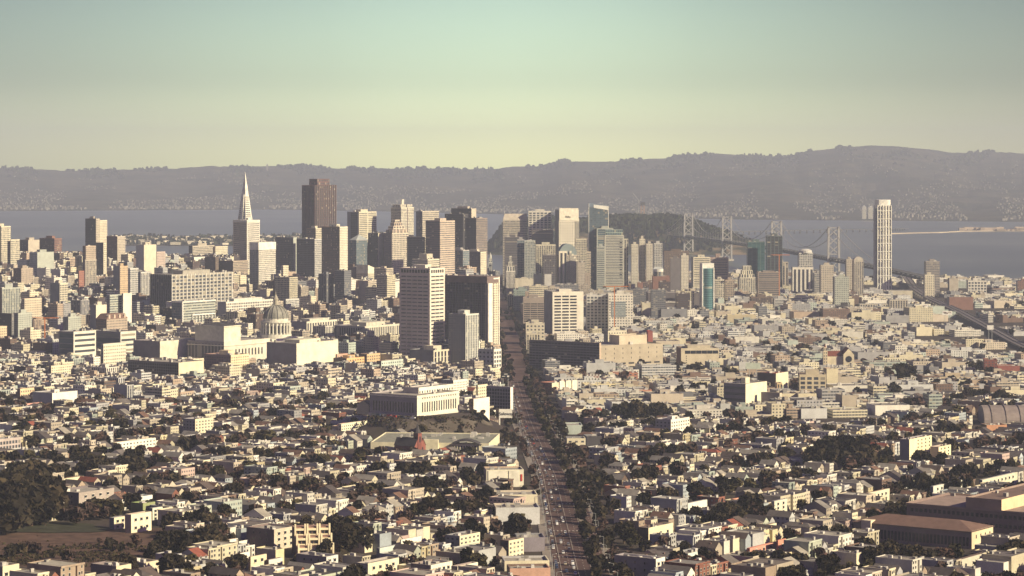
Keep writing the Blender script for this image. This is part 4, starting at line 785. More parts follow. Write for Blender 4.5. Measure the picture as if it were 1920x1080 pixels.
# ---------------------------------------------------------------- opera house, concert hall, library
op = hero('opera_house','pale stone opera house body with arched windows along its right side, below the domed hall','opera house',352,420,506,641,3440,col=(.36,.32,.31),col_lit=(.82,.77,.62),st='pier',st2='blank',pw=6,fh=30,pent=0,key='opera',clut=2)
wins(K['opera'],'s',9,1,.22,.86,.52,.62,2.6,8,arch=True)
m = MB(('masonry',)); m.col = (.82,.77,.62); I = K['opera']; m.box(-I['x']-1,I['x']+1,-I['y']-1,I['y']+1,I['h']-6,I['h']-4.5,bottom=True); part('cornice', m, I['root'])
bx = K['opera']; m = MB(('masonry',)); m.col = (.78,.73,.58)
x, y, h = bx['x'], bx['y'], bx['h']; x0, x1, y0, y1 = -x+1, -x+1+.36*bx['w'], -y+1, y*.62
m.box(x0,x1,y0,y1,h-2,h+19); m.box(x0-.8,x1+.8,y0-.8,y1+.8,h+19,h+20.5,bottom=True); part('stage_block', m, bx['root'])
m = MB(('slate',)); zz = h+20.5; m.face([(x0,y0,zz),(x1,y0,zz),((x0+x1)/2,(y0+y1)/2,zz+4)]); m.face([(x1,y0,zz),(x1,y1,zz),((x0+x1)/2,(y0+y1)/2,zz+4)]); m.face([(x1,y1,zz),(x0,y1,zz),((x0+x1)/2,(y0+y1)/2,zz+4)]); m.face([(x0,y1,zz),(x0,y0,zz),((x0+x1)/2,(y0+y1)/2,zz+4)]); part('hip_roof', m, bx['root'])
hero('concert_hall','low broad pale concert hall with plain rounded walls right of the opera house','concert hall',500,556,634,644,3360,col=(.34,.31,.31),col_lit=(.84,.80,.60),st='blank',st2='blank',pent=.5,ph=3,clut=3)
hero('library_hall','long low colonnaded stone library behind the concert hall','library',627,683,753,612,3780,col=(.30,.28,.3),col_lit=(.74,.71,.56),st='pier',st2='pier',fh=18,pw=4.2,pent=.5,ph=4)
hero('auditorium','grey auditorium with a copper-grey hipped roof right of the civic dome','auditorium',545,575,632,603,3900,col=(.33,.3,.31),col_lit=(.78,.74,.6),st='blank',st2='pier',fh=18,pw=6,pent=.6,ph=3)
# ---------------------------------------------------------------- ferry clock tower
Y = 6560; X = (919.5-960)/F*Y; r = thing('clock_tower','small pale waterfront clock tower with pointed top seen at the end of the boulevard','clock tower',(X,Y,1),ANG_B)
zt = topz(473, Y)-1; m = MB(('pier',)); m.col = (.66,.66,.56); m.box(-5,5,-5,5,0,zt*.62,3,3,1); part('shaft', m, r)
m = MB(('grid',)); m.col = (.68,.68,.58); m.box(-4.2,4.2,-4.2,4.2,zt*.62,zt*.78,2,2,2); part('belfry', m, r)
m = MB(('masonry',)); m.col = (.6,.6,.52); m.lathe([(3.2,zt*.78),(3,zt*.86),(0,zt)], 8); part('spire', m, r)
m = MB(('sign_dark',)); m.lathe([(2.4,0),(2.4,.3),(0,.3)], 14); o = part('clock_face', m, r, (0,-5.05,zt*.5)); o.rotation_euler = (math.pi/2,0,0)
KEEP.append((X,Y,1,0,30,20,40))
# ---------------------------------------------------------------- bay bridge
def pt(px, Y, z): return ((px-960)/F*Y, Y, z)
BR = [(1563,6455),(1456,7150),(1363,7850),(1291,8400)]
r = thing('suspension_bridge','grey double-deck suspension bridge with cross-braced towers crossing the bay to the wooded island','bridge',(0,0,0))
axis = [pt(1735,5700,42), pt(1655,5980,52), pt(1563,6455,56), pt(1456,7150,60), pt(1363,7850,60), pt(1291,8400,60), pt(1240,8620,58)]
m = MB(('deck_dark',))
for a, b in zip(axis, axis[1:]):
    m.bar((a[0],a[1],a[2]), (b[0],b[1],b[2]), 22, 1.4); m.bar((a[0],a[1],a[2]-7), (b[0],b[1],b[2]-7), 22, 1.4)
    n = max(4, int(math.dist(a, b)/30))
    for i in range(n):
        p = [a[k]+(b[k]-a[k])*i/n for k in range(3)]; q = [a[k]+(b[k]-a[k])*(i+1)/n for k in range(3)]
        for s in (-10, 10): m.bar((p[0]+s,p[1],p[2]), (q[0]+s,q[1],q[2]-7), 1.1); m.bar((p[0]+s,p[1],p[2]-7), (p[0]+s,p[1],p[2]), 1.1)
part('truss_deck', m, r)
tops = []
for (px, Yb) in BR:
    X = (px-960)/F*Yb; zt = 134; tw = MB(('bridge_grey',)); wd = 12.5
    for s in (-1, 1): tw.bar((s*wd*1.12,0,-4),(s*wd,0,zt),4.6,5)
    o = part('bridge_tower', tw, r, (X,Yb,0)); o.rotation_euler = (0,0,.08)
    br = MB(('bridge_grey',))
    for z0, z1 in ((6,28),(28,50),(66,88),(88,110),(110,131)):
        br.bar((-wd,0,z0),(wd,0,z1),2.0); br.bar((wd,0,z0),(-wd,0,z1),2.0)
    for z in (131,51,66,6): br.bar((-wd,0,z),(wd,0,z),2.4)
    part('cross_brace', br, o)
    pc = MB(('masonry',)); pc.col = (.5,.47,.4); pc.box(-20,20,-9,9,-5,5); part('pier', pc, o); tops.append((X,Yb))
for s in (-1, 1):
    m = MB(('bridge_grey',)); hg = MB(('bridge_grey',)); seq = [(axis[1][0],axis[1][1],52)]+[(x,y,134) for x, y in tops]+[(axis[-1][0],axis[-1][1],62)]
    for i, (a, b) in enumerate(zip(seq, seq[1:])):
        n = 16; pv = None
        for k in range(n+1):
            t = k/n; sag = 4*62*t*(1-t) if 0 < i < 4 else 4*12*t*(1-t)
            if i == 2: sag = 4*60*t*(1-t)
            p = (a[0]+(b[0]-a[0])*t+s*12, a[1]+(b[1]-a[1])*t, a[2]+(b[2]-a[2])*t-sag)
            if pv: m.bar(pv, p, 1.2)
            if 0 < k < n: hg.bar(p, (p[0],p[1],58), .35)
            pv = p
    c = part('main_cable', m, r); part('suspenders', hg, c)
# eastern trestle
r = thing('trestle_bridge','long low trestle bridge crossing the far bay beyond the wooded island','bridge',(0,0,0))
A = [pt(1372,10800,14), pt(1500,11100,14), pt(1648,11400,11), pt(1700,11700,6)]; m = MB(('deck_dark',)); pr = MB(('deck_dark',)); pr.box(-2,2,-8,8,-14,0); pme = pr.mesh('pier')
for a, b in zip(A, A[1:]):
    m.bar(a, b, 18, 2.5)
    for i in range(12): t = i/12; link('pier', pme, r, (a[0]+(b[0]-a[0])*t, a[1]+(b[1]-a[1])*t, a[2]+(b[2]-a[2])*t-1))
part('deck', m, r)
# crane and half-built tower on the far side of the island
Y = 9700; X, _, _ = pt(1205, Y, 0)
r = thing('unfinished_bridge_tower','half-built orange-brown tower standing beyond the wooded island','tower',(X,Y,0)); m = MB(('masonry',)); zt = topz(379, Y)
m.col = (.34,.24,.20)
for a, b in ((-9,-5),(9,5)): m.bar((a,0,0),(b,0,zt*.97),5)
for k in range(7): z = zt*(.3+.1*k); m.bar((-8,0,z),(8,0,z),2.5)
part('lattice_leg', m, r); m = MB(('deck_dark',)); m.box(-8,8,-6,6,zt*.93,zt); part('top_platform', m, r)
r = thing('tower_crane','thin pale tower crane beside the half-built orange tower','crane',(X-14,Y,0)); m = MB(('steel',)); m.bar((0,0,0),(0,0,topz(376,Y)),2.2); part('mast', m, r); m = MB(('steel',)); m.bar((3,0,topz(378,Y)),(-22,0,topz(362,Y)),1.6); part('jib', m, r)
# building-site cranes (orange)
for px, yb_, Yc, ht, lab in ((84,598,3700,None,'orange tower crane among the flats at the left'),(1152,560,3760,None,'thin orange tower crane in front of the white-framed grid block'),(1461,480,5000,None,'small orange tower crane between the green glass twins and the brown slab')):
    X = (px-960)/F*Yc; g = ground(X, Yc); zt = topz({84:596,1152:537,1461:478}[px], Yc)
    r = thing('tower_crane', lab, 'crane', (X,Yc,g)); m = MB(('orange',)); m.bar((0,0,-1),(0,0,zt-g),1.3); part('mast', m, r)
    m = MB(('orange',)); m.bar((-16,0,zt-g),(20,0,zt-g),1.1); part('jib', m, r); m = MB(('slate',)); m.box(-17,-12,-1,1,zt-g-2,zt-g); part('counterweight', m, r)

# ---------------------------------------------------------------- land forms
def sheet(name, xs, ys, fz, mat, kind='structure', skirt=True):
    v = [(x, y, fz(x, y)) for y in ys for x in xs]; nx = len(xs)
    f = [(j*nx+i, j*nx+i+1, (j+1)*nx+i+1, (j+1)*nx+i) for j in range(len(ys)-1) for i in range(nx-1)]
    me = bpy.data.meshes.new(name); me.from_pydata(v, [], f); me.materials.append(MAT[mat]); me.update()
    for p in me.polygons: p.use_smooth = True
    o = link(name, me); tag(o, kind=kind); return o
xs = [-2600+40*i for i in range(131)]
ys = [-800+40*i for i in range(30)]+[400+25*i for i in range(121)]+[3425+45*i for i in range(90)]
sheet('ground', xs, ys, ground, 'city_ground')
me = bpy.data.meshes.new('water'); W_ = 11500; me.from_pydata([(-W_,3000,0),(W_,3000,0),(W_,23500,0),(-W_,23500,0)], [], [(0,1,2,3)]); me.materials.append(MAT['water']); tag(link('bay_water', me), kind='structure')
# far shore and hills
RIDGE = [(-900,330),(-300,318),(0,315),(60,317),(130,320),(220,318),(330,316),(400,311),(470,312),(560,310),(640,316),(720,316),(800,316),(860,317),(920,318),(960,312),(1010,312),(1050,303),(1100,303),(1150,303),(1200,299),(1240,297),(1290,290),(1330,288),(1400,291),(1450,293),(1500,288),(1530,282),(1580,276),(1640,272),(1690,275),(1740,280),(1790,287),(1850,285),(1920,287),(2200,300),(2900,320)]
SHORE = [(-900,396),(0,396),(500,393),(700,396),(1000,403),(1400,412),(1920,416),(2900,420)]
def hill_z(px, t):
    yr = lerp_table(RIDGE, px)+1.5*noise.noise((px*.03,3.1,0))+1.2*noise.noise((px*.12,7.1,0)); Yr = 22500
    zr = topz(yr, Yr); base = 6+60*t
    n = noise.fractal((px*.006, t*2.2, 1.7), 1.0, 2.1, 5)*.5
    s = t**1.7
    z = base*(1-s)+zr*s+(zr-60)*.34*n*math.sin(math.pi*min(1,t*1.0))*1.1
    rd = noise.fractal((px*.02, t*5, 9), 1.0, 2.0, 4); z += 16*rd*t*(1-t*.7)
    return min(z, zr*1.0) if t > .6 else z
verts = []; faces = []; NXH, NT = 420, 90
def hill_pt(px, t):
    Y0 = EYE*F/(lerp_table(SHORE, px)-HZ); Yh = Y0+(22500-Y0)*t; return ((px-960)/F*Yh, Yh, hill_z(px, t) if t > 0 else -2)
for j in range(NT+1):
    for i in range(NXH+1): verts.append(hill_pt(-900+3800*i/NXH, j/NT))
for i in range(NXH+1): x, y, z = verts[NT*(NXH+1)+i]; verts.append((x, y+600, -5))
for j in range(NT+1):
    for i in range(NXH): a = j*(NXH+1)+i; faces.append((a, a+1, a+NXH+2, a+NXH+1))
me = bpy.data.meshes.new('hills'); me.from_pydata(verts, [], faces); me.materials.append(MAT['hill_ground']); me.update(); tag(link('far_hills', me), kind='structure')
rnd = random.Random(5); mb = MB(('roof',))
for _ in range(7000):
    px = rnd.uniform(-60,1990); t = abs(rnd.gauss(0,.42)); 
    if t > .93: continue
    if noise.noise((px*.012, t*5, 4.4)) < -.12+.25*t: continue
    x, y, z = hill_pt(px, t); s = rnd.uniform(2,5.2)*(1.6 if t < .06 else 1); c = rnd.uniform(.12,.32)
    mb.col = (c, c*.93, c*.78); mb.at(x, y, z-2, rnd.uniform(0,1.5)).box(-s, s, -s*.7, s*.7, 0, rnd.uniform(5,9)*(1.6 if t < .08 else 1)+2)
tag(link('hillside_town', mb.mesh('hillside_town')), 'thousands of tiny pale houses scattered over the far hills across the bay', 'houses', kind='stuff')
# ridge-top trees
mb = MB(('leaf',))
for _ in range(2600):
    px = rnd.uniform(-60,1990); t = 1-abs(rnd.gauss(0,.10))
    if t < .3 or noise.noise((px*.015, t*3, 8.8)) < .0: continue
    x, y, z = hill_pt(px, t); h = rnd.uniform(14,34); w = rnd.uniform(12,34); mb.col = rnd.choice([(.03,.04,.022),(.04,.05,.028),(.05,.05,.03)])
    for k in range(3):
        a = rnd.uniform(0,3.14); c, s = math.cos(a)*w, math.sin(a)*w; q = rnd.uniform(.5,1)
        mb.face([(x-c,y-s,z-5),(x+c,y+s,z-5),(x+c*.5,y+s*.5,z+h*q),(x-c*.6,y-s*.6,z+h*q*.8)])
tag(link('ridge_woods', mb.mesh('ridge_woods')), 'dark woods along the crest of the far hills', 'woods', kind='stuff')
# twin slab across the bay and small far towers
for px, yt, wpx, lab in ((1620,388,8,'left of two pale slab towers on the far shore'),(1632,389,9,'right of two pale slab towers on the far shore'),(1701,407,3,'thin white tower alone on the far shore, right of the tall white tower')):
    Yf = 13900; X = (px-960)/F*Yf; w = wpx/F*Yf/2; zt = topz(yt, Yf); r = thing('far_tower', lab, 'tower', (X,Yf,2))
    m = MB(('ribbon',)); m.col = (.72,.68,.56); m.box(-w,w,-10,10,0,zt,6,3,28); part('wall', m, r); m = MB(('masonry',)); m.box(-w*.4,w*.4,-5,5,zt,zt+6); part('penthouse', m, r)
# campanile
px, Yf = 501, 17800; r = thing('far_campanile','tiny bell tower on the skyline of the far hills','tower',((px-960)/F*Yf*1.2,Yf*1.2,topz(313,Yf*1.2)-8)); m = MB(('masonry',)); m.col = (.3,.28,.26); m.box(-7,7,-7,7,-20,22); m.face([(-7,-7,22),(7,-7,22),(0,0,36)]); m.face([(7,-7,22),(7,7,22),(0,0,36)]); m.face([(-7,7,22),(-7,-7,22),(0,0,36)]); m.face([(7,7,22),(-7,7,22),(0,0,36)]); part('shaft', m, r)
# Alameda-like spit
rnd = random.Random(8)
def strip(name, row, thick, zmax, mat, n=90):
    v = []; f = []
    for i in range(n+1):
        px = row[0][0]+(row[-1][0]-row[0][0])*i/n; y = lerp_table(row, px); Yn = EYE*F/(y-HZ); w = thick*(.6+.6*abs(noise.noise((px*.02,1,2))))*math.sin(math.pi*min(1,max(.02,i/n*4)) if i/n < .25 else math.pi/2)
        for k, q in enumerate((-2, zmax, zmax, -2)):
            Yk = Yn+w*(0,.25,.8,1)[k]; v.append(((px-960)/F*Yk, Yk, q))
    for i in range(n):
        for k in range(3): a = i*4+k; f.append((a, a+4, a+5, a+1))
    me = bpy.data.meshes.new(name); me.from_pydata(v, [], f); me.materials.append(MAT[mat]); me.update(); tag(link(name, me), kind='structure')
strip('breakwater', [(1672,439),(1760,437),(1800,435),(1860,434),(2100,434)], 130, 4, 'sand')
mb = MB(('roof',))
for _ in range(90):
    px = 1800+rnd.random()**1*180; Yk = EYE*F/(434-HZ)+rnd.uniform(20,110); s = rnd.uniform(6,22); c = rnd.uniform(.3,.7); mb.col = (c,c*.8,c*.6); mb.at((px-960)/F*Yk, Yk, 3).box(-s,s,-s,s,0,rnd.uniform(4,15))
tag(link('port_sheds', mb.mesh('port_sheds')), 'cluster of small brown sheds on the spit at the far right', 'sheds', kind='stuff')
# low flat island behind the left hills
strip('flat_island', [(195,462),(300,461),(440,462),(560,459),(640,456),(700,454),(760,452)], 1350, 5, 'city_ground')
LEAFC = [(.035,.045,.022),(.05,.055,.028),(.028,.035,.02),(.065,.06,.035),(.045,.04,.025)]
mb = MB(('roof',)); mt = MB(('leaf',))
for _ in range(260):
    px = rnd.uniform(200,740); y0 = lerp_table([(195,462),(440,462),(560,459),(760,452)], px); Yk = EYE*F/(y0-HZ)+rnd.uniform(60,1000); s = rnd.uniform(6,22); c = rnd.uniform(.35,.8); mb.col = (c,c*.9,c*.7); mb.at((px-960)/F*Yk, Yk, 4, rnd.random()).box(-s,s,-s*.6,s*.6,0,rnd.uniform(5,13))
for _ in range(900):
    px = rnd.uniform(200,745); y0 = lerp_table([(195,462),(440,462),(560,459),(760,452)], px); Yk = EYE*F/(y0-HZ)+rnd.uniform(60,1050); x = (px-960)/F*Yk; h = rnd.uniform(8,20); w = rnd.uniform(5,12); mt.col = rnd.choice(LEAFC)
    for k in range(3): a = rnd.uniform(0,3.14); c, s = math.cos(a)*w, math.sin(a)*w; mt.face([(x-c,Yk-s,4),(x+c,Yk+s,4),(x+c*.6,Yk+s*.6,4+h*rnd.uniform(.6,1)),(x-c*.7,Yk-s*.7,4+h*rnd.uniform(.5,1))])
tag(link('island_sheds', mb.mesh('island_sheds')), 'small pale sheds and houses on the flat island beyond the left hills', 'sheds', kind='stuff')
tag(link('island_trees', mt.mesh('island_trees')), 'dark tree line on the flat island beyond the left hills', 'trees', kind='stuff')
# wooded hill island
IS = [(900,474),(925,452),(940,428),(955,418),(985,414),(1030,412),(1100,414),(1130,410),(1160,407),(1190,407),(1215,411),(1245,407),(1270,409),(1300,417),(1330,430),(1370,440),(1400,455),(1420,474)]
def isl(x, y):
    px = 960+x*F/9000; yr = lerp_table(IS, px); zr = max(-4, topz(yr, 9000))
    q = (y-9000)/620; s = max(0, 1-q*q) if y < 9000 else max(0, 1-((y-9000)/500)**2)
    z = zr*s**.8+5*noise.fractal((x*.012, y*.012, 2), 1.0, 2.0, 4)*min(1, s*2)
    return z if s > 0.01 and zr > -3 else -5
xs = [-130+14*i for i in range(76)]; ys = [8350+16*i for i in range(75)]
sheet('wooded_island', xs, ys, isl, 'island_ground')
mt = MB(('leaf',)); rnd = random.Random(3)
for _ in range(4200):
    x = rnd.uniform(-120,850); y = 9000-abs(rnd.gauss(0,280)); z = isl(x, y)
    if z < 8 or (noise.noise((x*.006, y*.006, 5)) < -.18 and z < 62): continue
    h = rnd.uniform(8,19); w = rnd.uniform(5,11); mt.col = rnd.choice(LEAFC[:3])
    for k in range(3): a = rnd.uniform(0,3.14); c, s = math.cos(a)*w, math.sin(a)*w; mt.face([(x-c,y-s,z-3),(x+c,y+s,z-3),(x+c*.6,y+s*.6,z+h*rnd.uniform(.6,1)),(x-c*.7,y-s*.7,z+h*rnd.uniform(.5,1))])
tag(link('island_forest', mt.mesh('island_forest')), 'dark forest covering the hilly island behind the bridge', 'forest', kind='stuff')
# ---------------------------------------------------------------- streets
def ribbon(name, cx, w, y0, y1, mat, lift, step=20, kind='structure', off=0):
    v = []; n = int((y1-y0)/step)
    for i in range(n+1):
        y = y0+(y1-y0)*i/n; x = cx(y)+off
        for s in (-w/2, 0, w/2): v.append((x+s, y, max(ground(x-w/2,y),ground(x,y),ground(x+w/2,y))+lift))
    f = [(3*i+k, 3*i+k+1, 3*i+k+4, 3*i+k+3) for i in range(n) for k in (0,1)]
    me = bpy.data.meshes.new(name); me.from_pydata(v, [], f); me.materials.append(MAT[mat]); me.update(); o = link(name, me); tag(o, kind=kind); return o
ribbon('boulevard_pavement', market_x, 42, 1000, 6300, 'sidewalk', .35)
ribbon('boulevard_road', market_x, 31, 1000, 6300, 'asphalt', .5)
ribbon('boulevard_median', market_x, 3.0, 1000, 2550, 'sidewalk', .65, off=8.2)
def dashes(name, off, w, ln, gap, y0, y1):
    mb = MB(('paint',)); y = y0
    while y < y1:
        for s0, s1 in ((y, y+ln),):
            x0, x1 = market_x(s0)+off, market_x(s1)+off; g0 = ground(x0, s0)+.9; g1 = ground(x1, s1)+.9
            mb.face([(x0-w/2,s0,g0),(x0+w/2,s0,g0),(x1+w/2,s1,g1),(x1-w/2,s1,g1)])
        y += ln+gap
    tag(link(name, mb.mesh(name)), kind='structure')
for i, o_ in enumerate((-11.4,-6.4,-2.0,2.0,6.0,13.5)): dashes('lane_marking', o_, .3, 4 if i % 2 else 12, 8 if i % 2 else .5, 1100, 3200)
mb = MB(('paint',))
for y in (1560, 1690, 1850, 2020, 2190, 2400, 2610, 2900, 3200):
    for k in range(12):
        x = market_x(y)-14+k*2.5; g0 = ground(x, y)+.9; mb.face([(x-.5,y,g0),(x+.5,y,g0),(x+.5,y+4,g0),(x-.5,y+4,g0)])
tag(link('crosswalk_marking', mb.mesh('crosswalk_marking')), kind='structure')
# side streets crossing
def seg_road(name, a, b, w, mat='asphalt', lift=.25):
    L = math.dist(a, b); n = max(2, int(L/25)); d = ((b[0]-a[0])/L, (b[1]-a[1])/L); p = (-d[1]*w/2, d[0]*w/2); v = []
    for i in range(n+1):
        x = a[0]+(b[0]-a[0])*i/n; y = a[1]+(b[1]-a[1])*i/n
        for s in (-1,0,1): v.append((x+p[0]*s, y+p[1]*s, max(ground(x+p[0],y+p[1]),ground(x,y),ground(x-p[0],y-p[1]))+lift))
    f = [(3*i+k, 3*i+k+1, 3*i+k+4, 3*i+k+3) for i in range(n) for k in (0,1)]
    me = bpy.data.meshes.new(name); me.from_pydata(v, [], f); me.materials.append(MAT[mat]); me.update(); tag(link(name, me), kind='structure')
# elevated freeway at the right
FW = [(1700,520,6050),(1714,540,5650),(1745,560,5280),(1800,585,4790),(1850,612,4360),(1900,640,3960),(1960,668,3680)]
fr = thing('elevated_freeway','raised freeway on columns curving away to the lower right','freeway',(0,0,0)); m = MB(('masonry',)); m.col = (.17,.15,.15); cl_ = MB(('masonry',)); cl_.col = (.3,.28,.25); cl_.box(-1.2,1.2,-1.2,1.2,-12,0); cme = cl_.mesh('column'); rl = MB(('masonry',)); rl.col = (.30,.27,.24)
pts = []
for px, y, Yf in FW: pts.append(((px-960)/F*Yf, Yf, topz(y, Yf)))
for a, b in zip(pts, pts[1:]):
    m.bar(a, b, 18, 1.8); d = Vector(b)-Vector(a); p = Vector((d.y,-d.x,0)).normalized()*8.8
    for s in (-1,0,1): rl.bar(tuple(Vector(a)+p*s+Vector((0,0,1.4))), tuple(Vector(b)+p*s+Vector((0,0,1.4))), .5, 1.2)
    n = int(d.length/45)
    for i in range(n): q = Vector(a)+d*(i/n); link('column', cme, fr, (q.x, q.y, q.z-.8))
    KEEP.append(((a[0]+b[0])/2,(a[1]+b[1])/2,(d.x)/d.length,(d.y)/d.length,d.length/2,13,4))
part('deck', m, fr); part('railing', rl, fr)
# park corner, rock bank
def disc(name, cx, cy, rx, ry, mat, lift, rot=0, kind='structure', f0=0.0):
    v = []; n, k = 40, 10; c, s = math.cos(rot), math.sin(rot)
    for j in range(k+1):
        for i in range(n):
            t = i*2*math.pi/n; q = (f0+(1-f0)*j/k)*(1+.12*math.sin(3*t+cx)+.06*math.sin(7*t)); dx, dy = rx*q*math.cos(t), ry*q*math.sin(t); x, y = cx+dx*c-dy*s, cy+dx*s+dy*c; v.append((x, y, ground(x, y)+lift))
    f = [(j*n+i, j*n+(i+1)%n, (j+1)*n+(i+1)%n, (j+1)*n+i) for j in range(k) for i in range(n)]
    me = bpy.data.meshes.new(name); me.from_pydata(v, [], f); me.materials.append(MAT[mat]); me.update(); o = link(name, me); tag(o, kind=kind); return o
x0, y0 = solve(120, 1045); disc('hill_slope', x0-10, y0+15, 104, 120, 'dry_grass', .5); PARK = (x0, y0)
x1, y1 = solve(115, 996); disc('hill_lawn', x1, y1+6, 30, 26, 'lawn', .9)
disc('rock_bank', -68, 2452, 66, 88, 'cliff', .5, f0=.62)
KEEP.append((-70, 2456, 1, 0, 52, 66, 0))
mx, my = solve(1640, 880)
# ---------------------------------------------------------------- supermarket, pole sign, church, school, armoury, terraces
sx, sy = solve(815, 848)
r = thing('supermarket','wide low supermarket with a pale green-grey roof and an arched canopy over its cream front','supermarket',(sx,sy+45,ground(sx,sy)-1),math.radians(-6)); KEEP.append((sx,sy+45,1,0,54,45,26))
m = MB(('masonry',)); m.col = (.78,.72,.52); walls(m, 104, 86, 0, 9, (0,0,0,0), 1); part('wall', m, r)
m = MB(('roof',)); m.col = (.31,.31,.25); m.face([(-51.5,-42.5,8.1),(51.5,-42.5,8.1),(51.5,42.5,8.1),(-51.5,42.5,8.1)]); clutter(m,96,80,8.1,22,rnd,1.4); part('roof', m, r)
m = MB(('slate',)); pts = [(-14+28*i/12, 4.5*math.sin(math.pi*i/12)) for i in range(13)]
for (a,b),(c,d) in zip(pts,pts[1:]): m.face([(a,-50,8+b),(c,-50,8+d),(c,-36,8+d),(a,-36,8+b)]); m.face([(a,-50,7+b),(c,-50,7+d),(c,-50,8+d),(a,-50,8+b)])
part('arched_canopy', m, r, (32,0,0))
m = MB(('grid',)); m.col = (.80,.74,.54); m.box(20,44,-46,-43,0,8.5,10,1,1); part('shop_front', m, r)
m = MB(('masonry',)); m.col = (.80,.74,.52); m.box(-8,8,-48,-42.8,0,12); part('entrance_block', m, r)
px_, py_ = solve(948, 808); g = ground(px_, py_)-.5; s = py_/F
r = thing('pole_sign','large white supermarket sign on a tall side pole beside the boulevard','sign',(px_,py_,g)); KEEP.append((px_,py_,1,0,8,8,30))
zt = topz(767, py_)-g; zb = topz(783.5, py_)-g; hw = 12.5*s
m = MB(('sign_white',)); m.box(-hw,hw,-.6,.6,zb,zt,bottom=True); b = part('sign_board', m, r)
lettering('Safeway', (zt-zb)*.5, .1, 'sign_dark', b, (.4,-.75,(zt+zb)/2-.3), (math.pi/2,0,0))
m = MB(('sign_white',)); m.box(-hw,-hw+1.3,-.5,.5,0,zb); part('pole', m, r)
m = MB(('red_roof',)); m.box(-hw+1.3,hw,-.7,.7,-.2,1.2); part('red_base', m, r)
# brick church
cx, cy = solve(768, 852); g = ground(cx, cy)-1
r = thing('brick_church','small red brick church with a tall thin dark spire, below the rock','church',(cx,cy+8,g),ANG_A); KEEP.append((cx,cy+8,math.cos(ANG_A),math.sin(ANG_A),10,13,24))
m = MB(('masonry',)); m.col = (.27,.10,.08); m.box(-8,8,-11,11,0,8)
for sx_ in (-1,1):
    xa = sx_*4; m.face([(xa-4,-11,8),(xa+4,-11,8),(xa,-11,14)]); m.face([(xa-4,11,8),(xa+4,11,8),(xa,11,14)])
part('wall', m, r); m = MB(('slate',))
for sx_ in (-1,1):
    xa = sx_*4
    for q in (-1,1): m.face([(xa+q*4.3,-11.4,7.8),(xa,-11.4,14.2),(xa,11.4,14.2),(xa+q*4.3,11.4,7.8)])
part('roof', m, r)
m = MB(('masonry',)); m.col = (.24,.09,.075); m.box(-2.6,2.6,-2.6,2.6,0,19); t = part('tower', m, r, (-1,-9,0)); zs = topz(793, cy)-g
m = MB(('slate',)); m.lathe([(3.3,19),(1.5,22.5),(0,zs)], 8); part('spire', m, t)
m = MB(('window_glass',)); m.box(-.9,.9,-2.75,-2.55,11,16); m.box(-2.75,-2.55,-.9,.9,11,16); part('louvre', m, t)
I = dict(w=16,d=22,h=14,root=r); wins(I,'s',2,1,.05,.95,.22,.42,1.6,3,arch=True)
# right-hand mission church
tx, ty = solve(1547, 692); g = ground(tx, ty)-1
r = thing('cream_church','cream church with a bell tower and red-tiled nave in the right middle distance','church',(tx,ty,g),ANG_B); KEEP.append((tx+18,ty+12,1,0,26,18,20)); zt = topz(645,ty)-g; s = ty/F
m = MB(('punched',)); m.col = (.72,.62,.44); m.box(-4*s,4*s,-4,4,0,zt*.72,2,2,6); tw = part('bell_tower', m, r); m = MB(('grid',)); m.col = (.70,.6,.44); m.box(-3*s,3*s,-3,3,zt*.72,zt*.88,2,2,1); part('belfry', m, tw); m = MB(('red_roof',)); m.lathe([(2.2*s,zt*.88),(0,zt)], 8); part('cupola', m, tw)
m = MB(('masonry',)); m.col = (.74,.65,.47); hn = topz(668,ty)-g; m.box(5*s,34*s,2,26,0,hn); m.box(34*s,54*s,-3,28,0,hn*1.15); m.face([(34*s,-3,hn*1.15),(54*s,-3,hn*1.15),(44*s,-3,hn*1.6)]); part('nave', m, r)
m = MB(('red_roof',)); m.face([(5*s,1.5,hn),(34*s,1.5,hn),(34*s,14,hn*1.35),(5*s,14,hn*1.35)]); m.face([(5*s,26.5,hn),(34*s,26.5,hn),(34*s,14,hn*1.35),(5*s,14,hn*1.35)])
for q in (33.5*s,54.5*s): m.face([(q,-3.3,hn*1.14),(44*s,-3.3,hn*1.62),(44*s,28,hn*1.62),(q,28,hn*1.14)])
part('tiled_roof', m, r); m = MB(('window_glass',)); m.lathe([(4.2,0),(4.2,.3),(0,.3)],14); o = part('rose_window', m, r, (44*s,-3.05,hn*.8)); o.rotation_euler = (math.pi/2,0,0)
# vaulted armoury
ax, ay = solve(1846, 797); g = ground(ax, ay)-1; s = ay/F; zt = topz(765, ay)-g
r = thing('vaulted_hall','great grey barrel-vaulted hall at the right edge','hall',(ax,ay,g),math.radians(-4)); KEEP.append((ax+55,ay+25,1,0,66,34,30)); n = 16; L = 130; D = 30
m = MB(('masonry',)); m.col = (.30,.25,.23); pts = [(D-D*math.cos(math.pi*i/n), (zt-3)*math.sin(math.pi*i/n)+3) for i in range(n+1)]
for (a,b),(c,d) in zip(pts,pts[1:]): m.face([(0,a,b),(L,a,b),(L,c,d),(0,c,d)])
part('vault', m, r); m = MB(('masonry',)); m.col = (.50,.44,.36); m.face([(0,0,0)]+[(-.1,a,b) for a,b in pts]+[(0,2*D,0)]); m.box(0,L,-.2,2*D+.2,0,3,top=False); part('end_wall', m, r)
for i in range(9):
    m = MB(('masonry',)); m.col = (.26,.22,.2)
    for (a,b),(c,d) in zip(pts,pts[1:]): m.bar((8+i*14,a,b+.3),(8+i*14,c,d+.3),.8)
    part('vault_rib', m, r)
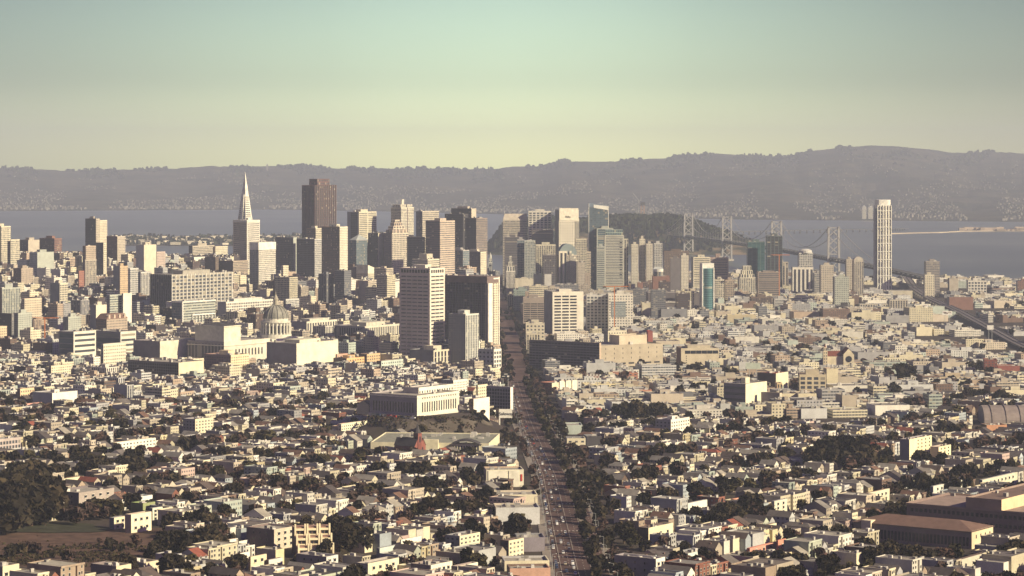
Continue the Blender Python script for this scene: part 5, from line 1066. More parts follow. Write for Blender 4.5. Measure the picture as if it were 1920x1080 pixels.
# school with hipped brown roof
def hiproof(mat, x, y, z, rise, ov=.9, ridge=None):
    m = MB((mat,)); X_, Y_ = x+ov, y+ov; k = max(0, (Y_-X_)) if Y_ > X_ else 0; k2 = max(0, X_-Y_) if X_ > Y_ else 0
    c = [(-X_,-Y_,z),(X_,-Y_,z),(X_,Y_,z),(-X_,Y_,z)]; A_, B2 = (-k2,-k,z+rise), (k2,k,z+rise)
    if k: m.face([c[0],c[1],A_]); m.face([c[1],c[2],B2,A_]); m.face([c[2],c[3],B2]); m.face([c[3],c[0],A_,B2])
    else: m.face([c[0],c[1],B2,A_]); m.face([c[1],c[2],B2]); m.face([c[2],c[3],A_,B2]); m.face([c[3],c[0],A_])
    m.face([(-X_,-Y_,z-.05),(X_,-Y_,z-.05),(X_,Y_,z-.05),(-X_,Y_,z-.05)]); return m
sc_ = hero('school_wing','long school wing with brown hipped tile roof and a row of tall windows, lower right','school',1600,1822,1862,996,yb=1031,col=(.30,.24,.22),col_lit=(.74,.62,.42),st='blank',st2='blank',pent=0,top=False,key='school',front=22)
part('hipped_roof', hiproof('brown_roof', sc_['x'], sc_['y'], sc_['h']-.3, 4.5), sc_['root'])
wins(sc_,'w',32,1,.02,.98,.40,.60,1.5,5.5); wins(sc_,'s',4,1,.1,.95,.60,.80,1.2,2.2)
m = MB(('masonry',)); m.col = (.84,.72,.5); m.box(-3.2,3.2,-3.4,3.4,0,sc_['h']+1.4); ch = part('stair_tower', m, sc_['root'], (-sc_['x']+1,sc_['y']-10,0))
s2 = hero('school_building','big brown three-storey school behind the hipped wing, running out at the right edge','school',1700,1996,2070,967,Y=1640,col=(.27,.20,.18),col_lit=(.78,.62,.40),st='blank',st2='blank',pent=0,key='school2',front=10,roof=(.21,.15,.125))
wins(s2,'w',32,3,.02,.98,.05,.95,1.9,2.3)
m = MB(('masonry',)); m.col = (.36,.27,.23); m.box(-s2['x']-.5,s2['x']+.5,-s2['y']-.5,s2['y']+.5,s2['h']-.9,s2['h']+.2,bottom=True,top=False); part('cornice', m, s2['root'])
hero('school_hall','tall brown auditorium block with lit right wall, rising behind the school','school',1811,1878,1990,937,Y=1668,col=(.33,.25,.21),col_lit=(.76,.60,.38),st='blank',st2='blank',pent=0,clut=3,front=0,roof=(.22,.155,.13))
hero('school_annex','small brown annex at the left end of the school group','school',1681,1712,1762,948,Y=1790,col=(.33,.25,.22),col_lit=(.5,.4,.3),st='punched',st2='blank',pent=0,clut=3,front=0,roof=(.36,.18,.12))
# terraced flats: three stepped tiers, each with three framed bays
tx, ty = solve(584, 1048); g = ground(tx, ty)-1; s = ty/F
r = thing('terraced_flats','stepped cream terraced flats with three tiers of framed bays, lower left','flats',(tx,ty+14,g),math.radians(12)); KEEP.append((tx,ty+14,1,0,16,16,16)); w = 70*s/2
for j in range(3):
    zt = (topz(1022-15*j, ty)-g); y0_ = -12+8*j
    m = MB(('masonry',)); m.col = (.36,.22,.17); m.box(-w,w,y0_+.8,14,0,zt-1.2); tier = part('tier', m, r)
    for i in range(3):
        xa = -w+2*w*(i+.5)/3; bw = w/3*.8
        m = MB(('masonry',)); m.col = (.86,.76,.52)
        for q in (-1,1): m.box(xa+q*bw-.5,xa+q*bw+.5,y0_-.6,y0_+.9,max(0,zt-7),zt+.8)
        m.box(xa-bw,xa+bw,y0_-.4,y0_+.7,zt-3.2,zt-1.9); m.box(xa-bw,xa+bw,y0_-.2,y0_+.7,zt-7,zt-5.4); part('framed_bay', m, tier)
        m = MB(('window_glass',)); m.box(xa-1.6,xa-.3,y0_+.55,y0_+.78,zt-5.3,zt-3.4); m.box(xa+.3,xa+1.6,y0_+.55,y0_+.78,zt-5.3,zt-3.4); part('window', m, tier)
# foreground flats seen one by one: (xl, xc, xr, top, base, shaded wall colour, lit wall colour, cols, rows, label)
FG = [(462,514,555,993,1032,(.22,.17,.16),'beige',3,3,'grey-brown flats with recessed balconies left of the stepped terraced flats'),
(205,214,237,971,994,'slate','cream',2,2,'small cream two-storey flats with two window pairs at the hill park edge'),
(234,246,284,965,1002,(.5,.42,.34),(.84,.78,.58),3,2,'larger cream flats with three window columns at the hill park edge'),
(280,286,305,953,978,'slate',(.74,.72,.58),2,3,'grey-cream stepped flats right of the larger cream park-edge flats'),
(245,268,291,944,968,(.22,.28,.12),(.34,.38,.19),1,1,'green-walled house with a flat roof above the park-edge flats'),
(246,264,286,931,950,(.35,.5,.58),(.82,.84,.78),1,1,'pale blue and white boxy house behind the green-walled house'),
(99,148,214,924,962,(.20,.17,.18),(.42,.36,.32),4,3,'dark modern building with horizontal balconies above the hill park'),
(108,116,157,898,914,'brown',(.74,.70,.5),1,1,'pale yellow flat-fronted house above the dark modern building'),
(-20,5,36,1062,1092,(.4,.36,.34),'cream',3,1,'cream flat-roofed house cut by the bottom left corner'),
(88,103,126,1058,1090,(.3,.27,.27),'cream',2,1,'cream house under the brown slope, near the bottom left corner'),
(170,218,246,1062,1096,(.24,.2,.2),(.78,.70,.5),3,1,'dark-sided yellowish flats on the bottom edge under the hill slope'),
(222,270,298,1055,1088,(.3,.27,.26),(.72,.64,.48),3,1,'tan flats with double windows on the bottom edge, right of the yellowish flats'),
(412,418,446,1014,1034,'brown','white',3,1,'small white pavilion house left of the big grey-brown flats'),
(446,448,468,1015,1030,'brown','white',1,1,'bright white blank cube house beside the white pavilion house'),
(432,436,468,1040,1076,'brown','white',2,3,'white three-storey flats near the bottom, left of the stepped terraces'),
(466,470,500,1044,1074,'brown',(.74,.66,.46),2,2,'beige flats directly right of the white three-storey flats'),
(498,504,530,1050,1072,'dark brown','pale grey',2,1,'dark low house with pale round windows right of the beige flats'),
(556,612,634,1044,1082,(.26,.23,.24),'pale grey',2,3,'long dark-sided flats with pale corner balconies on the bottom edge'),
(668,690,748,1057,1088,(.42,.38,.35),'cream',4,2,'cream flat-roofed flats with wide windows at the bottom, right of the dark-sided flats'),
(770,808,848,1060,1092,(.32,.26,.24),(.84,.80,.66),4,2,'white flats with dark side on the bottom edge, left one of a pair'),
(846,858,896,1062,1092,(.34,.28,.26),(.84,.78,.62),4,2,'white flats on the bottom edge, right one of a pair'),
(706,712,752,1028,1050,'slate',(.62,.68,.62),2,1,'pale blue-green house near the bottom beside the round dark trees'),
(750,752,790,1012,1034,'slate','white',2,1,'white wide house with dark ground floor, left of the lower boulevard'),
(1152,1230,1247,1048,1092,(.30,.27,.29),'white',2,3,'long slab house with shade-coloured side and white end wall, bottom right of the boulevard'),
(1244,1249,1268,1046,1072,'slate',(.55,.66,.74),2,2,'light blue house joined to the long shade-sided slab house'),
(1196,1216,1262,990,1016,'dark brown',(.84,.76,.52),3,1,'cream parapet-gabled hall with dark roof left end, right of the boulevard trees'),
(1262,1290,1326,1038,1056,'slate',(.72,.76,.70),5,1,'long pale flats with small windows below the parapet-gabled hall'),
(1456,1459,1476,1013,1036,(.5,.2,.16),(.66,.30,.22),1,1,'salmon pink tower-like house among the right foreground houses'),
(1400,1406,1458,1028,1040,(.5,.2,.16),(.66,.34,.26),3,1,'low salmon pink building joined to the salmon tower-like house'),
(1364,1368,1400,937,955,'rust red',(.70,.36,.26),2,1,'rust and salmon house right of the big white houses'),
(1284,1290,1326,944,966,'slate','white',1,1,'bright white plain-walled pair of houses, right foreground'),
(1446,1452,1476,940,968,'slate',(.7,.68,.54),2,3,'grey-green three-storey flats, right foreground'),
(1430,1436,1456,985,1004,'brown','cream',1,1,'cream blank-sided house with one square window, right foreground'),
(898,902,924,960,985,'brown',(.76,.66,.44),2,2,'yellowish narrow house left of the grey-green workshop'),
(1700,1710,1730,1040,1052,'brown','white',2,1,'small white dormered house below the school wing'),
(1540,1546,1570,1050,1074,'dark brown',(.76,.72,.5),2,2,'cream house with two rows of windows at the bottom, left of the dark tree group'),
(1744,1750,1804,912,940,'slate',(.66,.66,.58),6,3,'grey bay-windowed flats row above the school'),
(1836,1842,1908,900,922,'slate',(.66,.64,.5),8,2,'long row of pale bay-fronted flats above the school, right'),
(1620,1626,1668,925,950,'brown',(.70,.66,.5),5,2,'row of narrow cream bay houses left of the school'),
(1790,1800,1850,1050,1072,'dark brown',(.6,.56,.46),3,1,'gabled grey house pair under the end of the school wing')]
for (xl,xc,xr,yt,yb,c1,c2,nc,nr,lab) in FG:
    I = hero('flats_building', lab, 'flats', xl,xc,xr,yt,yb=yb,col=c1,col_lit=c2,st='blank',st2='blank',pent=0,clut=3,front=15)
    ww = min(2.2, I['w']/nc*.6); wins(I,'s',nc,nr,.08,.92,.16,.92,ww,min(1.7,I['h']/nr*.45),trim=(.75,.71,.6))
    if I['d'] > 14: wins(I,'w',3,nr,.15,.85,.16,.92,1.0,1.2)
# ---------------------------------------------------------------- ordinary houses
def pxy(x, y, z): return 960+F*x/y, HZ+(EYE-z)*F/y
WALLC = ['cream']*9+['white']*8+['beige']*6+['grey']*2+['yellow','pink','pale blue','pale green','tan','tan','rust red','brown','pale grey','pale grey','greenish']
def house(mw, mr, w, d, h, kind, col, rnd, win='punched', bays=True):
    """row house: street front on -y. mw takes walls, mr the roof (may be the same builder)"""
    x, y = w/2, d/2; nf = max(2, round(h/3.1)); nb = max(2, round(w/2.4)); side = 0 if rnd.random() < .55 else max(2, round(d/3.6))
    if kind == 'flat':
        mw.use(win, col); rim = .35; c = [(-x,-y),(x,-y),(x,y),(-x,y)]; bs = (nb, 0, nb, side)
        for k in range(4):
            a, b = c[k], c[(k+1) % 4]; mw.wallface(a, b, 0, h-.9, bs[k], nf if bs[k] else 0); mw.wallface(a, b, h-.9, h, 0, 0)
            ia, ib = [(q[0]-math.copysign(rim,q[0]), q[1]-math.copysign(rim,q[1])) for q in (a, b)]
            mw.face([(*a,h),(*b,h),(*ib,h),(*ia,h)]); mw.wallface(ib, ia, h-.5, h, 0, 0)
        mr.use('roof', rnd.choice(ROOFC)); mr.face([(-x+rim,-y+rim,h-.5),(x-rim,-y+rim,h-.5),(x-rim,y-rim,h-.5),(-x+rim,y-rim,h-.5)])
        clutter(mr, w, d, h-.5, rnd.randint(1,3), rnd, .8)
        if bays:
            mw.use(win, col); bx = rnd.choice((-1,1))*x*.4; bwid = min(1.5, x*.45)
            mw.box(bx-bwid, bx+bwid, -y-1.1, -y, 2.8, h-.6, 1, 1, nf-1, bottom=True)
            mw.use('masonry', tuple(min(1,q*1.1) for q in col)); mw.box(-x-.02, x+.02, -y-.45, -y-.01, h-.7, h+.25, bottom=True)
    else:
        mw.use(win, col); c = [(-x,-y),(x,-y),(x,y),(-x,y)]; e = h-rnd.uniform(1.8,2.6); nf = max(1, round(e/3.1)); bs = (nb, 0, nb, side)
        for k in range(4): mw.wallface(c[k], c[(k+1) % 4], 0, e, bs[k], nf if bs[k] else 0)
        rc = rnd.choice([(.10,.085,.085),(.13,.10,.09),(.20,.12,.09),(.17,.15,.14),(.26,.24,.22),(.36,.33,.28)] if rnd.random() < .96 else [(.30,.10,.07)])
        if kind == 'gable':
            mw.use('masonry', col); rz = e+x*.85
            for s in (-1,1): mw.face([(-x,s*y,e),(x,s*y,e),(0,s*y,rz)])
            mr.use('roof', rc); o = .4
            for s in (-1,1): mr.face([(s*(x+o),-y-o,e-o*.85),(s*(x+o),y+o,e-o*.85),(0,y+o,rz),(0,-y-o,rz)])
        elif kind == 'side':
            mw.use('masonry', col); rz = e+y*.5
            for s in (-1,1): mw.face([(s*x,-y,e),(s*x,y,e),(s*x,0,rz)])
            mr.use('roof', rc); o = .4
            for s in (-1,1): mr.face([(-x-o,s*(y+o),e-o*.5),(x+o,s*(y+o),e-o*.5),(x+o,0,rz),(-x-o,0,rz)])
        else:
            mr.use('roof', rc); o = .5; k = max(0, y-x); rz = e+min(x,y)*.6; A, B = (0,-k,rz), (0,k,rz); q = [(-x-o,-y-o,e-.2),(x+o,-y-o,e-.2),(x+o,y+o,e-.2),(-x-o,y+o,e-.2)]
            mr.face([q[0],q[1],A]); mr.face([q[1],q[2],B,A]); mr.face([q[2],q[3],B]); mr.face([q[3],q[0],A,B])
KN = {'flat':'flat-roofed','gable':'steep gabled','side':'side-gabled','hip':'hip-roofed'}
spots = []     # (x, y, z, rot, w, d, h, kind, colour)
treespots = []
rnd = random.Random(21)
def inview(x, y, m=60): 
    p = 960+F*x/y; return -m < p < 1920+m
ca, sa = math.cos(ANG_A), math.sin(ANG_A)
def gA(u, v): return u*ca-v*sa, u*sa+v*ca       # u along the east-west streets, v north
BU, BV = 150.0, 92.0
for iu in range(-12, 38):
    for iv in range(-36, 36):
        cu, cv = iu*BU, iv*BV; cx, cy = gA(cu+65, cv+38)
        if not (1150 < cy < 3450) or not inview(cx, cy, 760): continue
        right = cx > market_x(cy)
        if cy > 2950+ (0 if not right else (-350 if cx < 450 else 0)): continue
        for row in (0, 1):
            u = 3.0
            while u < BU-17:
                big = rnd.random() < .10
                w = rnd.uniform(11,19) if big else rnd.uniform(6.6,8.4)
                d = rnd.uniform(16,24) if big else rnd.uniform(13,20); h = rnd.uniform(9.5,14) if big else rnd.choice((6.4,7.5,8.6,9.6,10.4,11))+rnd.uniform(-.5,.5)
                v = 4+d/2 if row == 0 else BV-15-d/2
                hx, hy = gA(cu+u+w/2, cv+v); u += w+(rnd.uniform(.05,.3) if rnd.random() < .8 else rnd.uniform(1,5))
                if abs(hx-market_x(hy)) < 30+d*.45 or rnd.random() < .04 or hy < 1270 or not inview(hx, hy, 400): continue
                if taken(hx, hy, max(w,d)*.55): continue
                r_ = rnd.random(); kind = 'flat' if r_ < .54 or big else ('gable' if r_ < .78 else ('side' if r_ < .9 else 'hip'))
                spots.append((hx, hy, ground(hx, hy)-.8, ANG_A+(math.pi if row else 0), w, d, h+.8, kind, rnd.choice(WALLC)))
        # back gardens and kerb trees
        for _ in range(rnd.randint(10,22)):
            tx, ty = gA(cu+rnd.uniform(2,BU-16), cv+BV/2-5.5+rnd.uniform(-11,11)); treespots.append((tx, ty, rnd.uniform(6,14)))
        for _ in range(8):
            tx, ty = gA(cu+rnd.uniform(0,BU), cv+rnd.choice((-1.5, BV-12))); treespots.append((tx, ty, rnd.uniform(5,10)))
        for _ in range(3):
            tx, ty = gA(cu-5+rnd.uniform(-6,3), cv+rnd.uniform(0,BV)); treespots.append((tx, ty, rnd.uniform(5,10)))
spots.sort(key=lambda s: s[1])
LAND = [((130,1010),'the brown hill slope'),((60,940),'the great dark trees'),((250,985),'the park-edge flats'),((350,1000),'the big dark tree group'),((500,1020),'the balconied flats'),
 ((585,1010),'the stepped terraces'),((660,1000),'the round dark trees'),((800,1065),'the paired white flats'),((990,1060),'the salmon building'),((1190,1060),'the shade-sided slab'),
 ((1230,1000),'the parapet-gabled hall'),((1300,1045),'the long pale flats'),((1460,1025),'the salmon tower house'),((1720,1010),'the school wing'),((1850,960),'the big school'),
 ((870,1020),'the three-storey apartment house'),((950,965),'the workshop'),((945,895),'the cream panelled block'),((1600,960),'the cream bay row'),((1310,955),'the white plain-walled pair'),
 ((1550,1070),'the bottom dark trees'),((1870,1060),'the bottom right corner'),((700,920),'the upper houses left of centre'),((500,920),'the left middle houses'),((330,920),'the houses past the hill park'),
 ((1150,930),'the flats along the boulevard'),((1450,930),'the right middle houses'),((30,1070),'the bottom left corner'),((1380,1070),'the bottom edge right of centre'),((1100,1060),'the boulevard foot'),
 ((1715,845),'the yellow-cream apartment tower'),((768,830),'the brick church'),((1260,805),'the white square-windowed block'),((780,760),'the old stone building on the rock'),((110,750),'the white blank box')]
ORD = ['','first','second','third','fourth','fifth','sixth','seventh','eighth','ninth','tenth','eleventh','twelfth','thirteenth','fourteenth','fifteenth','sixteenth']
def ordw(n): return ORD[n] if n < len(ORD) else str(n)+('th' if n % 100 in (11,12,13) else {1:'st',2:'nd',3:'rd'}.get(n % 10,'th'))
def near(px, py, L=LAND): return min(L, key=lambda l: (l[0][0]-px)**2+((l[0][1]-py)*2.2)**2)[1]
def label_all(items, L=LAND):
    """items: (object, description, px, py); adds a landmark and, where needed, a place in the row"""
    by = {}
    for o, d, px, py in items: by.setdefault((d, near(px, py, L)), []).append((px, py, o))
    for (d, l), v in by.items():
        v.sort(key=lambda t: t[0]); n = len(v)
        for i, (px, py, o) in enumerate(v):
            if n == 1: o['label'] = '%s near %s' % (d, l)
            elif n == 2: o['label'] = '%s near %s, %s of two' % (d, l, ('left','right')[i])
            else: o['label'] = '%s near %s, %s from left' % (d, l, ordw(i+1))
items = []; NIND = 0; stuff = MB(('punched','roof'))
wm = MB(('window_trim','window_glass')); wm.use('window_trim'); wm.box(-.75,.75,-.12,.05,0,1.75,bottom=True); wm.use('window_glass'); wm.box(-.6,.6,-.16,-.10,.15,1.6,bottom=True); WINM = wm.mesh('window')
dm = MB(('window_trim','slate')); dm.use('window_trim'); dm.box(-1.4,1.4,-.12,.05,0,2.5); dm.use('slate'); dm.box(-1.2,1.2,-.16,-.1,.1,2.3); DOORM = dm.mesh('garage_door')
cm = MB(('masonry',)); cm.col = (.4,.25,.2); cm.box(-.4,.4,-.4,.4,0,2.4); CHIM = cm.mesh('chimney')
GARD = {'rust red':'rust-red','pale blue':'pale blue','pale green':'pale green'}
for (x, y, z, rot, w, d, h, kind, cn) in spots:
    hr = random.Random(int(x*31+y*7)); kq = hr.uniform(.58,.92); col = tuple(min(1, q*kq) for q in PAL[cn])
    px, py = pxy(x, y, z+h/2)
    if NIND < 300 and -12 < px < 1932 and py < 1086:
        NIND += 1; r = thing('house', '', 'house', (x, y, z), rot, 'houses packed along the foreground blocks')
        det = NIND <= 130; mw = MB(('blank',) if det else ('punched',)); mr = MB(('roof',))
        house(mw, mr, w, d, h, kind, col, hr, 'blank' if det else 'punched', bays=False); part('wall', mw, r); part('roof', mr, r)
        big = w > 10
        if kind == 'flat':
            bm = MB(('blank' if det else 'punched',)); bm.col = col; bx = hr.choice((-1,1))*w*.22; bm.box(-1.4,1.4,-1.1,0,2.9,h-.6,1,1,2,bottom=True); b = part('bay_window', bm, r, (bx,-d/2,0))
            if det:
                for f in range(1, 3 if h < 9.5 else 4):
                    if f*2.9+2.2 < h: link('window', WINM, b, (0,-1.1,f*2.9+.6))
            cb = MB(('masonry',)); cb.col = tuple(min(1,q*1.1) for q in col); cb.box(-w/2-.02,w/2+.02,-d/2-.45,-d/2-.01,h-.7,h+.25,bottom=True); part('cornice', cb, r)
        elif hr.random() < .7: link('chimney', CHIM, r, (w*.2, d*.15, h-2.2))
        if det:
            top = h if kind == 'flat' else h-2.3
            f = 1
            while f*2.9+2.4 < top+.4:
                for u in ((-.28,.28) if not big else (-.38,-.13,.13,.38)):
                    if kind == 'flat' and abs(u*w-bx) < 1.9: continue
                    link('window', WINM, r, (u*w,-d/2,f*2.9+.6))
                f += 1
            link('garage_door', DOORM, r, (hr.choice((-1,1))*w*.18,-d/2,.8))
            if hr.random() < .6:
                for k in range(2): link('window', WINM, r, (-w/2, (k-.5)*d*.4, 3.6), -math.pi/2)
        items.append((r, '%s %s %s' % (cn, KN[kind], 'flats block' if big else ('row house' if kind == 'flat' else 'house')), px, py))
    else:
        stuff.at(x, y, z, rot); house(stuff, stuff, w, d, h, kind, col, hr, 'punched', bays=y < 2400)
label_all(items)
o = link('row_houses', stuff.mesh('row_houses')); tag(o, 'thousands of small pale row houses filling the middle distance', 'houses', kind='stuff')
print('houses', len(spots))
# ---------------------------------------------------------------- larger fill: mid-rise left, low blocks right, downtown infill
L2 = [((40,520),'the left edge flats'),((120,560),'the orange crane'),((200,540),'the left slope slabs'),((180,460),'the dark hilltop slab'),((320,500),'the government slab'),((420,500),'the hip-roofed brown block'),((560,560),'the brick piers building'),
 ((620,600),'the colonnaded library'),((700,560),'the turreted block'),((90,640),'the left middle park'),((340,660),'the long shaded wall'),((560,690),'the concert hall'),((860,690),'the white classical building'),((960,560),'the boulevard gap'),((1060,530),'the fan-windowed hotel'),
 ((1220,600),'the blank cream cube'),((1300,620),'the tan depot'),((1400,560),'the finned brown building'),((1400,640),'the dark roofed hall'),((1500,580),'the white-banded block'),((1550,650),'the cream church'),((1640,580),'the apartment comb'),((1740,560),'the lone shore tower'),
 ((1700,640),'the freeway curve'),((1850,560),'the right shore'),((1850,620),'the freeway bend'),((1780,700),'the low slotted block'),((1880,690),'the red brick tower block'),((1600,700),'the tall blank slab'),((1150,700),'the black slab'),((1100,740),'the three pale slabs'),((1880,760),'the vaulted hall'),((1250,700),'the red long house'),((280,700),'the civic halls'),((60,700),'the peach flats'),((450,640),'the opera house')]
def midrise(mb, w, d, h, col, st, rnd, roofc):
    x, y = w/2, d/2; mb.use(st, col); nv = max(2, round(h/3.4)); nb, nd = max(2, round(w/3.4)), max(2, round(d/3.4)); c = [(-x,-y),(x,-y),(x,y),(-x,y)]
    blank = rnd.random() < .3
    for k in range(4):
        a, b = c[k], c[(k+1) % 4]; n = (nb, nd)[k % 2]; n = 0 if (blank and k % 2) else n
        mb.wallface(a, b, 0, h-1, n, nv if n else 0); mb.wallface(a, b, h-1, h, 0, 0)
        ia, ib = [(q[0]-math.copysign(.4,q[0]), q[1]-math.copysign(.4,q[1])) for q in (a, b)]
        mb.face([(*a,h),(*b,h),(*ib,h),(*ia,h)]); mb.wallface(ib, ia, h-.8, h, 0, 0)
    mb.use('roof', roofc); mb.face([(-x+.4,-y+.4,h-.8),(x-.4,-y+.4,h-.8),(x-.4,y-.4,h-.8),(-x+.4,y-.4,h-.8)]); clutter(mb, w, d, h-.8, rnd.randint(3,6), rnd, 1.3)
    if rnd.random() < .5 and min(w, d) > 12:
        mb.use('masonry', tuple(q*.92 for q in col)); mb.box(-x*.3, x*.3, -y*.3, y*.3, h-.9, h+3.2)
mid = []
def addmid(x, y, rot, w, d, h, cn, st, kind): mid.append((x, y, ground(x, y)-1.5, rot, w, d, h+1.5, cn, st, kind))
# left: hill and slope of apartment blocks
for iu in range(2, 48):
    for iv in range(-22, 70):
        cu, cv = iu*140.0, iv*88.0; cx, cy = gA(cu+62, cv+36)
        if not (2880 < cy < 6900) or not inview(cx, cy, 600) or cx > market_x(cy)+40 or cy > shore(cx)-60: continue
        for row in (0, 1, 2):
            u = 2.0
            while u < 122:
                w = rnd.uniform(9,22); d = rnd.uniform(16,26); far = cy > 3900
                hmx = 14 if cy < 3500 else (24 if cy < 4100 else 34)
                h = rnd.uniform(8, hmx) if rnd.random() < .85 else rnd.uniform(hmx*.9, hmx*1.5)
                v = (13, 37, 62)[row]; hx, hy = gA(cu+u+w/2, cv+v); u += w+(.4 if rnd.random() < .75 else rnd.uniform(3,9))
                if rnd.random() < .06: continue
                if hx > market_x(hy)-32 or not inview(hx, hy, 380) or taken(hx, hy, max(w,d)*.5): continue
                if hy > 5200 and hx > -560: h = h*.8+8
                px = 960+F*hx/hy
                lim = 474 if px < 330 else (505 if px < 480 else 520)
                zmx = EYE-(lim-HZ)*hy/F
                if 300 < px < 450 and hy > 5200: zmx = EYE-(478-HZ)*hy/F
                h = min(h, max(6, zmx-ground(hx, hy)))
                addmid(hx, hy, ANG_A+rnd.choice((0,math.pi)), w, d, h, rnd.choice(['cream','beige','tan','grey','white','cream','beige','brown','cream','pale grey','greenish','white','beige','dark brown']), rnd.choice(('punched','punched','punched','pier','grid','ribbon')), 'apartment_block')
# right: low flat warehouses and lofts
for iu in range(0, 27):
    for iv in range(0, 46):
        cu, cv = 36+iu*118.0, 2620+iv*86.0
        u = 0.0
        while u < 104:
            w = rnd.choice((10,14,18,24,32,44))*rnd.uniform(.8,1.15); d = rnd.uniform(20,34)
            for row in (0, 1):
                x = cu+u+w/2; y = cv+16+row*34; x += market_x(y); yy = y+(x-market_x(y))*(.15 if x < 700 else .22)
                if not inview(x, yy, 380) or yy > shore(x)-120 or yy < 2950-(350 if x < 450 else 0): continue
                if taken(x, yy, max(w,d)*.5): continue
                h = rnd.uniform(5,10) if rnd.random() < .72 else rnd.uniform(10,17)
                if yy > 4600 and x < 760: h = rnd.uniform(10,26)
                if rnd.random() < .05: continue
                addmid(x, yy, math.atan(.15 if x < 700 else .22)+rnd.choice((0,0,0,.02)), w, d, h, rnd.choice(['cream','beige','white','grey','tan','pale grey','greenish','cream','brown','cream','beige','pale grey','white','grey','slate']), rnd.choice(('punched','blank','punched','ribbon','blank')), 'low_block')
            u += w+(.6 if rnd.random() < .7 else rnd.uniform(3,8))
# downtown infill between the named towers
for _ in range(420):
    y = rnd.uniform(4550, 6200); px = rnd.uniform(505, 925) if rnd.random() < .72 else rnd.uniform(985, 1300); x = (px-960)/F*y
    w, d = rnd.uniform(16,34), rnd.uniform(18,34)
    if taken(x, y, 20) or any(abs(x-m_[0]) < 20 and abs(y-m_[1]) < 20 for m_ in mid[-60:]): continue
    zmx = EYE-((rnd.uniform(500,540) if px < 950 else rnd.uniform(528,552))-HZ)*y/F; h = min(rnd.uniform(25,110), zmx-ground(x, y))
    if h < 8: continue
    KEEP.append((x, y, 1, 0, w/2, d/2, 0))
    addmid(x, y, ANG_A if px < 930 else ANG_B, w, d, h, rnd.choice(['brown','grey','slate','tan','beige','dark brown','slate','cream']), rnd.choice(('punched','ribbon','grid','pier')), 'office_block')
mid.sort(key=lambda s: s[1]/max(s[6], 8)**.5)
STN = {'punched':'punched-window','pier':'ribbed','grid':'gridded','ribbon':'band-windowed','blank':'blank-walled'}
cnt = {}; it2 = []; stuffs = {}
LIM = {'apartment_block':290-0, 'low_block':290, 'office_block':180}
for s in mid:
    x, y, z, rot, w, d, h, cn, st, kind = s; mrnd = random.Random(int(x*13+y*3)); kq = mrnd.uniform(.72,1.02); col = tuple(min(1, q*kq) for q in PAL[cn]); px, py = pxy(x, y, z+h)
    seen = 0 < px < 1920; cnt[kind] = cnt.get(kind, 0)+seen
    if cnt[kind] <= LIM[kind] and seen:
        mb = MB((st,'roof')); midrise(mb, w, d, h, col, st, mrnd, mrnd.choice(ROOFC)); o = link(kind if kind != 'low_block' else 'loft_building', mb.mesh(kind), None, (x, y, z), rot)
        tag(o, None, {'apartment_block':'apartment block','low_block':'low building','office_block':'office block'}[kind], {'apartment_block':'apartment blocks on the left slopes','low_block':'low flat-roofed buildings right of the boulevard','office_block':'office blocks filling the skyline'}[kind])
        sz = 'tall ' if h > 30 else ('wide ' if w > 28 else '')
        it2.append((o, '%s%s %s %s' % (sz, cn, STN[st], 'block' if kind != 'low_block' else 'low building'), px, py))
    else:
        mb = stuffs.setdefault(kind, MB(('punched','roof'))); mb.at(x, y, z, rot); midrise(mb, w, d, h, col, st, mrnd, mrnd.choice(ROOFC))
label_all(it2, L2)
LB = {'apartment_block':('distant_apartment_blocks','hundreds more apartment blocks massed on the left slopes'),'low_block':('distant_low_buildings','hundreds more low flat-roofed buildings massed right of the boulevard'),'office_block':('distant_offices','more office blocks between the skyline towers')}
for k, mb in stuffs.items(): tag(link(LB[k][0], mb.mesh(LB[k][0])), LB[k][1], 'buildings', kind='stuff')
print('mid', cnt)
# ---------------------------------------------------------------- trees
def treemesh(seed, R0, H, n, cols, bare=False, leaf=.9):
    """unit-size tree: crown of many leaf clumps in uneven lobes; returns crown and trunk meshes"""
    rr = random.Random(seed); cr = MB(('leaf',)); lobes = []
    for k in range(rr.randint(6,9)):
        a = rr.uniform(0,6.28); q = rr.uniform(.15,.62)*R0; lobes.append((q*math.cos(a), q*math.sin(a), H*rr.uniform(.42,.86), R0*rr.uniform(.32,.55), rr.choice(cols)))
    for i in range(n):
        lx, ly, lz, lr, c = rr.choice(lobes); v = Vector((rr.gauss(0,1), rr.gauss(0,1), rr.gauss(0,1))).normalized()*lr*(rr.uniform(.55,1.08) if not bare else rr.uniform(.1,1.1))
        p = Vector((lx, ly, lz))+v*1.0; p.z = max(p.z, H*.16); s = leaf*rr.uniform(.5,1.15)*(.55 if bare else 1)
        u = Vector((rr.gauss(0,1), rr.gauss(0,1), rr.gauss(0,.7))).normalized(); w = u.cross(Vector((rr.gauss(0,1), rr.gauss(0,1), rr.gauss(0,1)))).normalized()
        k = rr.uniform(.75,1.3); cr.col = (c[0]*k, c[1]*k, c[2]*k)
        cr.face([tuple(p-u*s-w*s*.6), tuple(p+u*s*.9-w*s*.8), tuple(p+u*s+w*s*.7), tuple(p-u*s*.8+w*s)])
    tr = MB(('bark',)); tr.lathe([(.42,0),(.3,H*.25),(.2,H*.5)], 6)
    for lx, ly, lz, lr, c in lobes[:6]: tr.bar((0,0,H*.3),(lx*.9,ly*.9,lz), .22)
    return cr, tr
GREEN = [(.034,.028,.018),(.050,.040,.025),(.025,.021,.015),(.068,.052,.031)]; BROWN = [(.085,.055,.045),(.11,.068,.055),(.07,.048,.042)]; OLIVE = [(.065,.055,.026),(.055,.05,.024),(.075,.06,.028)]
VAR = []
